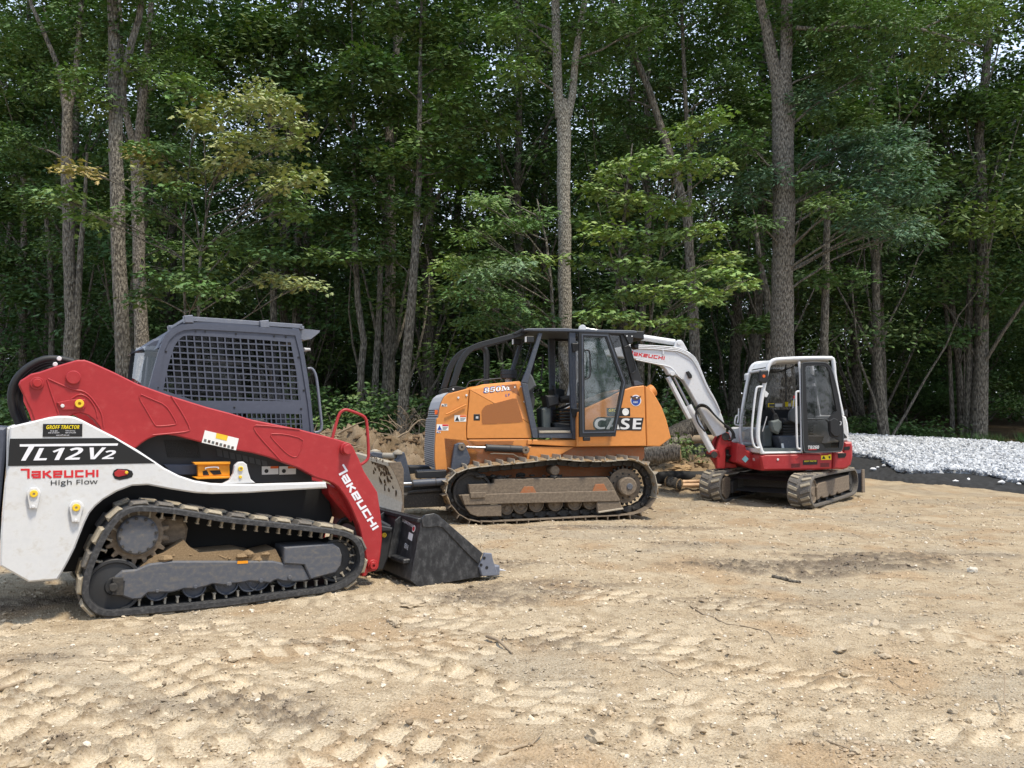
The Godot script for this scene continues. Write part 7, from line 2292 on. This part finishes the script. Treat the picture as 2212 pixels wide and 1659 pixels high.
func make_gravel() -> void:
	var rn := RandomNumberGenerator.new()
	rn.seed = 21
	var far := [[1790, 934], [1850, 938], [1950, 942], [2050, 946], [2130, 951], [2212, 957], [2320, 966]]
	var near := [[1800, 978], [1868, 988], [1900, 993], [1925, 1008], [1945, 1022], [1990, 1024], [2040, 1019], [2090, 1023], [2140, 1032], [2212, 1047], [2320, 1070]]
	var poly := PackedVector2Array()
	for k in far:
		var p := on_ground(k[0], k[1], 0.22)
		poly.append(Vector2(p.x, p.z))
	var edge := PackedVector2Array()
	for k in near:
		var p := on_ground(k[0], k[1], 0.06)
		edge.append(Vector2(p.x, p.z))
	for i in range(edge.size() - 1, -1, -1): poly.append(edge[i])

	var bb := Rect2(poly[0], Vector2.ZERO)
	for p in poly: bb = bb.expand(p)
	var within := func(p: Vector2) -> float:
		var best := 9.0
		for i in edge.size() - 1:
			best = minf(best, p.distance_to(Geometry2D.get_closest_point_to_segment(p, edge[i], edge[i + 1])))
		return best
	# the heap under the top stones
	var b := MB.new()
	var st := 0.16
	var hh := func(x: float, z: float) -> float:
		var p := Vector2(x, z)
		var k: float = -0.12
		if Geometry2D.is_point_in_polygon(p, poly): k = 0.06 * smoothstep(0.0, 0.9, within.call(p)) + 0.10
		return broad(x, z) + k + 0.03 * nb.get_noise_2d(x, z)
	var nx := int(bb.size.x / st) + 1
	var nz := int(bb.size.y / st) + 1
	var hs := PackedFloat32Array()
	hs.resize((nx + 1) * (nz + 1))
	for j in nz + 1:
		for i in nx + 1: hs[j * (nx + 1) + i] = hh.call(bb.position.x + i * st, bb.position.y + j * st)
	for j in nz:
		for i in nx:
			var x0 := bb.position.x + i * st
			var z0 := bb.position.y + j * st
			b.quad(Vector3(x0, hs[j * (nx + 1) + i], z0), Vector3(x0, hs[(j + 1) * (nx + 1) + i], z0 + st), Vector3(x0 + st, hs[(j + 1) * (nx + 1) + i + 1], z0 + st), Vector3(x0 + st, hs[j * (nx + 1) + i + 1], z0))
	var base := obj("stone_bed", b, plain(Color(0.62, 0.63, 0.64), 1.0))
	base.set_meta("kind", "structure")
	for kind in 4:
		var rb := MB.new()
		rb.rock(Vector3.ZERO, Vector3(1, 0.7, 0.8), 820 + kind * 3, 0.55, 1)
		var list := []
		var tries := 0
		while list.size() < 3600 and tries < 40000:
			tries += 1
			var p := bb.position + Vector2(rn.randf(), rn.randf()) * bb.size
			if not Geometry2D.is_point_in_polygon(p, poly): continue
			if p.x > 17.0: continue
			var s := rn.randf_range(0.032, 0.062) * (1.25 if rn.randf() < 0.12 else 1.0)
			var y: float = hh.call(p.x, p.y)
			var g := rn.randf_range(0.30, 0.64)
			list.append([Transform3D(Basis.from_euler(Vector3(rn.randf() * TAU, rn.randf() * TAU, rn.randf() * TAU)).scaled(Vector3.ONE * s), Vector3(p.x, y + rn.randf_range(0.0, 0.045), p.y)), Color(g * 0.95, g * 0.98, g * 1.02)])
		var o := copies("gravel", rb.mesh(), list, M.pebble)
		o.name = numbered("white_gravel")
		o.set_meta("kind", "stuff")
		tag(o, ["bed of coarse white crushed stone spread before the wood", "sharp white stones strewn through the crushed stone bed", "pale chippings in the crushed stone bed", "broken white rock topping the crushed stone bed"][kind], "gravel")
	# black fabric laid under the stones
	var f0 := [[1790, 1024], [1850, 1033], [1905, 1037], [1980, 1046], [2080, 1056], [2212, 1068], [2340, 1080]]
	var f1 := [[1790, 972], [1850, 974], [1905, 978], [1980, 984], [2080, 994], [2212, 1008], [2340, 1022]]
	var fb2 := MB.new()
	var cols := 120
	var rows := 26
	var grid := []
	for j in rows + 1:
		var line := []
		for i in cols + 1:
			var u := float(i) / cols * (f0.size() - 1)
			var k := mini(int(u), f0.size() - 2)
			var t := u - k
			var a := Vector2(f0[k][0], f0[k][1]).lerp(Vector2(f0[k + 1][0], f0[k + 1][1]), t)
			var e := Vector2(f1[k][0], f1[k][1]).lerp(Vector2(f1[k + 1][0], f1[k + 1][1]), t)
			var pa := on_ground(a.x, a.y)
			var pe := on_ground(e.x, e.y)
			var p := pa.lerp(pe, float(j) / rows)
			p.y = maxf(height(p.x, p.z), broad(p.x, p.z)) + 0.035 + 0.035 * absf(nb.get_noise_2d(p.x * 0.7, p.z * 1.6)) + 0.02 * nc.get_noise_2d(p.x * 0.4, p.z)
			if j == 0: p.y -= 0.07
			line.append(p)
		grid.append(line)
	var nrm := func(i: int, j: int) -> Vector3:
		var a: Vector3 = grid[j][maxi(i - 1, 0)]
		var c: Vector3 = grid[j][mini(i + 1, cols)]
		var d: Vector3 = grid[maxi(j - 1, 0)][i]
		var e: Vector3 = grid[mini(j + 1, rows)][i]
		return (c - a).cross(e - d).normalized()
	for j in rows:
		for i in cols:
			fb2.quad_n(grid[j][i], grid[j][i + 1], grid[j + 1][i + 1], grid[j + 1][i], nrm.call(i, j), nrm.call(i + 1, j), nrm.call(i + 1, j + 1), nrm.call(i, j + 1))
	var fo2 := obj("ground_fabric", fb2, M.fabric)
	tag(fo2, "black ground fabric laid out under the edge of the white stones", "fabric")
	for k in [[420, 1066, 0.07], [770, 1032, 0.06], [1395, 1208, 0.055], [1550, 1186, 0.04], [1948, 1228, 0.08], [2150, 1242, 0.05], [540, 1023, 0.045], [470, 1040, 0.035]]:
		var s := photo("G4", k[0], k[1])
		var p := on_ground(s.x, s.y, 0.05)
		var rb := MB.new()
		rb.rock(Vector3.ZERO, Vector3(1, 0.55, 0.8) * float(k[2]), int(k[0]), 0.5, 1)
		var o := obj("loose_white_stone", rb, plain(Color(0.84, 0.84, 0.84), 1.0))
		o.position = p + Vector3(0, 0.07 + k[2] * 0.3, 0)
		tag(o, "loose white stone lying on the black ground fabric", "stone", "loose stones on the fabric")


func stone(called: String, label: String, px: float, py: float, wide: float, flat_: float, m: Material, group := "", sd := 1) -> void:
	var p := on_ground(px, py)
	p.y = height(p.x, p.z)
	var b := MB.new()
	b.rock(Vector3.ZERO, Vector3(wide * 0.5, wide * 0.5 * flat_, wide * 0.36), sd, 0.45, 2)
	var o := obj(called, b, m)
	o.position = p + Vector3(0, wide * 0.5 * flat_ * 0.45, 0)
	o.rotation.y = sd * 1.7
	tag(o, label, "stone", group)


func stick(called: String, label: String, pts: Array, r: float, m: Material, group := "", lift := 0.01) -> void:
	var l := []
	var rad := []
	for i in pts.size():
		var p := on_ground(pts[i][0], pts[i][1])
		p.y = height(p.x, p.z) + r * 0.6 + lift * (pts[i][2] if pts[i].size() > 2 else 0.0)
		l.append(p)
		rad.append(lerpf(r, r * 0.5, float(i) / maxi(1, pts.size() - 1)))
	var b := MB.new()
	var o: Vector3 = l[0]
	var rel := []
	for p: Vector3 in l: rel.append(p - o)
	b.tube(rel, rad, 6)
	var s := obj(called, b, m)
	s.position = o
	tag(s, label, "stick", group)


func log_at(called: String, label: String, a: Vector3, e: Vector3, r: float, m: Material, wood: Material, sd: int) -> void:
	var t := thing(called, label, "log")
	t.position = a
	var rn := RandomNumberGenerator.new()
	rn.seed = sd
	var pts := []
	var rad := []
	var n := 12
	for i in n + 1:
		pts.append((e - a) * (float(i) / n) + Vector3(rn.randf_range(-1, 1), rn.randf_range(-1, 1), rn.randf_range(-1, 1)) * r * 0.10)
		rad.append(r * rn.randf_range(0.9, 1.1))
	var b := MB.new()
	b.tube(pts, rad, 14, false)
	obj("bark", b, m, t)
	for k in 2:
		var c := MB.new()
		var ax: Vector3 = (e - a).normalized() * (-1.0 if k == 0 else 1.0)
		c.lathe(pts[0 if k == 0 else n], ax, [[rad[0 if k == 0 else n] * 0.99, -0.02], [rad[0 if k == 0 else n] * 0.93, 0.006], [0.0, 0.012]], 14)
		obj("cut_end", c, wood, t)


func make_debris() -> void:
	var rn := RandomNumberGenerator.new()
	rn.seed = 99
	# logs behind the bulldozer
	log_at("felled_log", "rough grey-barked log with a sawn end behind the bulldozer's rear", at_depth(1340, 990, 16.3), at_depth(1468, 978, 16.0), 0.165, M.bark_oak, M.wood, 3)
	log_at("leaning_log", "mossy thick log leaning upwards behind the excavator's boom", at_depth(1420, 958, 17.2), at_depth(1512, 912, 17.6), 0.19, M.bark_dark, M.wood, 4)
	log_at("grey_log", "weathered grey log lying beneath the mossy leaning log", at_depth(1430, 962, 17.0), at_depth(1494, 948, 17.0), 0.10, M.bark_grey, M.wood, 5)
	log_at("pale_log", "long pale peeled log lying behind the excavator's swing bracket", at_depth(1485, 950, 18.4), at_depth(1625, 944, 18.4), 0.09, M.twig, M.wood, 6)
	log_at("buried_log", "dark log half buried in loose earth beside the black pipe", at_depth(1442, 1040, 16.2), at_depth(1470, 1046, 16.0), 0.10, M.bark_dark, M.wood, 7)
	# pipes between the tracks of the two machines
	var pa := at_depth(1420, 1032, 16.6)
	var pe := at_depth(1620, 1026, 17.2)
	var b := MB.new()
	var pl := []
	for i in 9: pl.append((pe - pa) * (i / 8.0) + Vector3(0, 0.012 * sin(i * 1.3), 0))
	b.tube(pl, 0.115, 16)
	var o := obj("black_pipe", b, M.fabric)
	o.position = pa
	tag(o, "black sock-wrapped drain pipe lying between bulldozer and excavator", "pipe")
	for k in [[1462, 1042, 1600, 1037, 16.25, "upper of two tan plastic pipes below the black drain pipe"], [1456, 1049, 1590, 1046, 16.1, "lower of two tan plastic pipes below the black drain pipe"]]:
		var a := at_depth(k[0], k[1], k[4])
		var e := at_depth(k[2], k[3], k[4] + 0.3)
		a.y = maxf(a.y, height(a.x, a.z) + 0.06)
		e.y = maxf(e.y, height(e.x, e.z) + 0.06)
		var tb2 := MB.new()
		var ax := (e - a).normalized()
		tb2.lathe(Vector3.ZERO, ax, [[0.034, 0.0], [0.040, 0.0], [0.040, (e - a).length()], [0.034, (e - a).length()], [0.034, 0.0]], 16)
		var po := obj("tan_pipe", tb2, M.tan_pipe)
		po.position = a
		tag(po, k[5], "pipe")
	# slab of bark and clods
	stone("bark_slab", "curved pale slab of bark beside the black drain pipe", 1466, 1022, 0.5, 0.35, M.wood, "", 31)
	# brush heap in front of the hood
	var br := thing("brush_heap", "tangle of dead branches and dry leaves beside the bulldozer's grille", "branches")
	br.position = at_depth(900, 952, 18.3)
	br.position.y = height(br.position.x, br.position.z)
	var tw := MB.new()
	var sp := []
	forest_rng.seed = 12
	for i in 34:
		var a := Vector3(rn.randf_range(-0.55, 0.5), rn.randf_range(0.0, 0.25), rn.randf_range(-0.3, 0.3))
		var e := a + Vector3(rn.randf_range(-0.7, 0.7), rn.randf_range(-0.05, 0.55), rn.randf_range(-0.4, 0.4))
		limb(tw, a, e, 0.012, 0.004, 0.15, 4)
		if i % 2: spray_at(sp, e * 0.9, Color(0.16, 0.12, 0.08) * rn.randf_range(0.6, 1.3), 0.4, 0.7)
	obj("twigs", tw, M.twig, br).set_meta("kind", "stuff")
	crown(br, sp, "maple", 12, 0.30, 0.13, 0.5, 1)
	var lb := MB.new()
	var l0 := photo("F3", 245, 268)
	var bp := at_depth(l0.x, l0.y, 17.6)
	var rel := []
	for k in [[245, 268], [330, 215], [400, 185], [430, 140], [480, 80], [540, 30], [600, 5], [660, 20]]:
		var s := photo("F3", k[0], k[1])
		rel.append(at_depth(s.x, s.y, 17.6) - bp)
	lb.tube(rel, [0.022, 0.02, 0.018, 0.017, 0.016, 0.014, 0.010, 0.006], 7)
	var lo := obj("dead_branch", lb, M.twig)
	lo.position = bp
	tag(lo, "long pale dead branch reaching up beside the bulldozer's grille", "branch")
	for k in [[1460, 812, 0.5], [1432, 1000, 0.4]]: pass
	# brush behind the loader's handrail
	var b2 := thing("brush_heap", "heap of cut brush and sticks behind the loader's grab rail", "branches")
	b2.position = at_depth(712, 948, 16.6)
	var tw2 := MB.new()
	for i in 30:
		var a := Vector3(rn.randf_range(-0.7, 0.4), rn.randf_range(-0.25, 0.1), rn.randf_range(-0.3, 0.3))
		limb(tw2, a, a + Vector3(rn.randf_range(-0.4, 0.8), rn.randf_range(-0.1, 0.35), rn.randf_range(-0.3, 0.3)), rn.randf_range(0.01, 0.03), 0.005, 0.1, 5)
	obj("twigs", tw2, M.twig, b2).set_meta("kind", "stuff")
	# weed with broad leaves by the logs
	var wd := thing("broad_leaved_weed", "bright broad-leaved weed growing beside the sawn log end", "plant")
	wd.position = at_depth(1492, 985, 16.4)
	var sp2 := []
	var ws := MB.new()
	for i in 9:
		var e := Vector3(rn.randf_range(-0.35, 0.45), rn.randf_range(0.05, 0.42), rn.randf_range(-0.2, 0.2))
		limb(ws, Vector3(0, -0.12, 0), e, 0.008, 0.004, 0.1, 4)
		for j in 3: spray_at(sp2, e + Vector3(rn.randfn(), rn.randfn(), rn.randfn()) * 0.06, tone(Color(0.14, 0.21, 0.08)), 0.5, 0.9)
	obj("stems", ws, M.twig, wd).set_meta("kind", "stuff")
	crown(wd, sp2, "beech", 9, 0.20, 0.13, 0.5, 1)
	# clods round the logs, one heap
	var ck := MB.new()
	for i in 260:
		var px := rn.randf_range(1405, 1620)
		var py := rn.randf_range(962, 1028)
		var p := on_ground(px, py)
		ck.rock(p + Vector3(0, 0.01, 0), Vector3(0.10, 0.065, 0.09) * rn.randf_range(0.3, 1.5), 2000 + i, 0.5, 1)
	var co := obj("earth_clods", ck, M.mud)
	co.set_meta("kind", "stuff")
	tag(co, "heap of loose brown earth clods around the felled logs", "soil")
	var ck2 := MB.new()
	for i in 420:
		var x := rn.randf_range(-5.5, -0.8)
		var z := -17.9 + rn.randfn() * 0.75
		ck2.rock(Vector3(x, height(x, z) + 0.005, z), Vector3(0.07, 0.05, 0.06) * rn.randf_range(0.25, 1.2), 3000 + i, 0.5, 1)
	var co2 := obj("spoil_clods", ck2, M.mud_dark)
	co2.set_meta("kind", "stuff")
	tag(co2, "clods of brown earth tumbled over the spoil heap", "soil")
	# wire fence along the wood
	var fe := thing("wire_fence", "thin sagging wire fence strung along the edge of the wood", "fence")
	fe.position = at_depth(690, 930, 22.3)
	for k in 2:
		var w := MB.new()
		var l := []
		for i in 13:
			var p := at_depth(640 + i * 30, (902 if k == 0 else 918) + 1.5 * sin(i * 1.9), 22.3)
			l.append(p - fe.position)
		w.tube(l, 0.0035, 4)
		obj("wire", w, M.steel_dark, fe)
	for x in [640.0, 1000.0]:
		var p := at_depth(x, 910, 22.3) - fe.position
		var w := MB.new()
		w.tube([Vector3(p.x, p.y - 1.1, p.z), Vector3(p.x, p.y + 0.3, p.z)], 0.025, 6)
		obj("post", w, M.bark_dark, fe)
	# stones on the near ground
	stone("flat_stone", "broad flat pale stone lying alone on the grey soil", 1203, 1368, 0.16, 0.28, M.stone, "", 41)
	stone("field_stone", "angular cream stone half sunk in the soil below the loader's bucket prints", 1287, 1624, 0.10, 0.7, M.stone, "", 42)
	stone("field_stone", "rounded brown stone resting at the end of a chevron print", 1824, 1452, 0.075, 0.6, M.stone, "", 43)
	stone("white_block", "square white stone beside the dark churned earth", 2101, 1229, 0.10, 0.7, plain(Color(0.74, 0.71, 0.65), 1.0), "", 44)
	var sn := 0
	for k in [[852, 1342, 0.15, 0.35], [892, 1304, 0.18, 0.3], [857, 1350, 0.08, 0.7], [332, 1384, 0.07, 0.6], [1098, 1388, 0.08, 0.8], [505, 1429, 0.07, 0.4], [522, 1562, 0.055, 0.7], [1816, 1407, 0.09, 0.5], [1911, 1423, 0.07, 0.5], [1896, 1415, 0.05, 0.6], [1611, 1651, 0.05, 0.8], [1735, 1618, 0.045, 0.8], [1620, 1624, 0.035, 0.8], [2060, 1548, 0.055, 0.6], [1651, 1404, 0.05, 0.6], [1390, 1446, 0.04, 0.7], [1983, 1390, 0.12, 0.3], [2091, 1562, 0.04, 0.8], [60, 1646, 0.07, 0.7], [96, 1640, 0.06, 0.7], [30, 1655, 0.06, 0.7], [140, 1650, 0.05, 0.7], [1380, 1192, 0.1, 0.4], [1330, 1191, 0.09, 0.4], [1780, 1268, 0.07, 0.4], [760, 1300, 0.05, 0.6], [1850, 1644, 0.05, 0.6], [1540, 1580, 0.035, 0.8], [905, 1300, 0.06, 0.5], [1000, 1560, 0.05, 0.4]]:
		sn += 1
		stone("field_stone", "small pale stone lying on the bare tracked soil", k[0], k[1], k[2], k[3], M.stone, "stones scattered over the bare soil", 50 + sn)
	# sticks
	stick("long_stick", "long crooked pale root lying across the open soil", [[1491, 1313], [1520, 1325], [1546, 1338], [1552, 1346], [1570, 1355], [1606, 1360], [1640, 1366], [1660, 1370], [1668, 1380], [1674, 1392]], 0.0075, M.twig)
	stick("dark_branch_stub", "dark rotten branch stub in the churned earth", [[1668, 1244], [1690, 1246], [1712, 1249], [1730, 1250]], 0.02, M.bark_dark)
	stick("broken_stick", "broken weathered stick in the loose soil before the bucket", [[1052, 1387, 2], [1075, 1399, 1], [1107, 1420]], 0.014, M.twig)
	stick("root_end", "dark root curving out of the soil under the diamond prints", [[1080, 1638], [1120, 1630], [1150, 1622], [1172, 1610, 2]], 0.008, M.twig)
	stick("grey_stick", "bleached grey stick lying in the prints behind the loader", [[-20, 1500], [20, 1488], [54, 1480]], 0.018, M.twig)
	for k in [[[630, 1379], [655, 1384], [688, 1386]], [[1420, 1270], [1450, 1268], [1481, 1257, 4]], [[1936, 1262], [1955, 1258], [1962, 1247]], [[1956, 1289], [1995, 1290]], [[2121, 1240], [2135, 1258], [2151, 1272]], [[1496, 1482], [1480, 1510], [1475, 1526]], [[1678, 1560, 6], [1680, 1552, 2], [1684, 1566]], [[1785, 1612], [1850, 1638]], [[1910, 1460], [1950, 1488]], [[1400, 1432], [1445, 1452], [1476, 1468]], [[205, 1430], [240, 1428], [262, 1426]], [[1500, 1625], [1508, 1645]], [[2172, 1510, 12], [2170, 1540, 4], [2174, 1552]], [[1840, 1150], [1870, 1168]], [[560, 1495], [590, 1520], [610, 1552]]]:
		stick("twig", "thin dry twig lying on the bare tracked soil", k, 0.004, M.twig, "twigs on the bare soil")
	# stick caught in the loader's track
	stick("caught_stick", "pale stick lying against the bottom of the loader's rear idler", [[235, 1322, 3], [270, 1308, 8], [300, 1300, 10]], 0.010, M.twig)
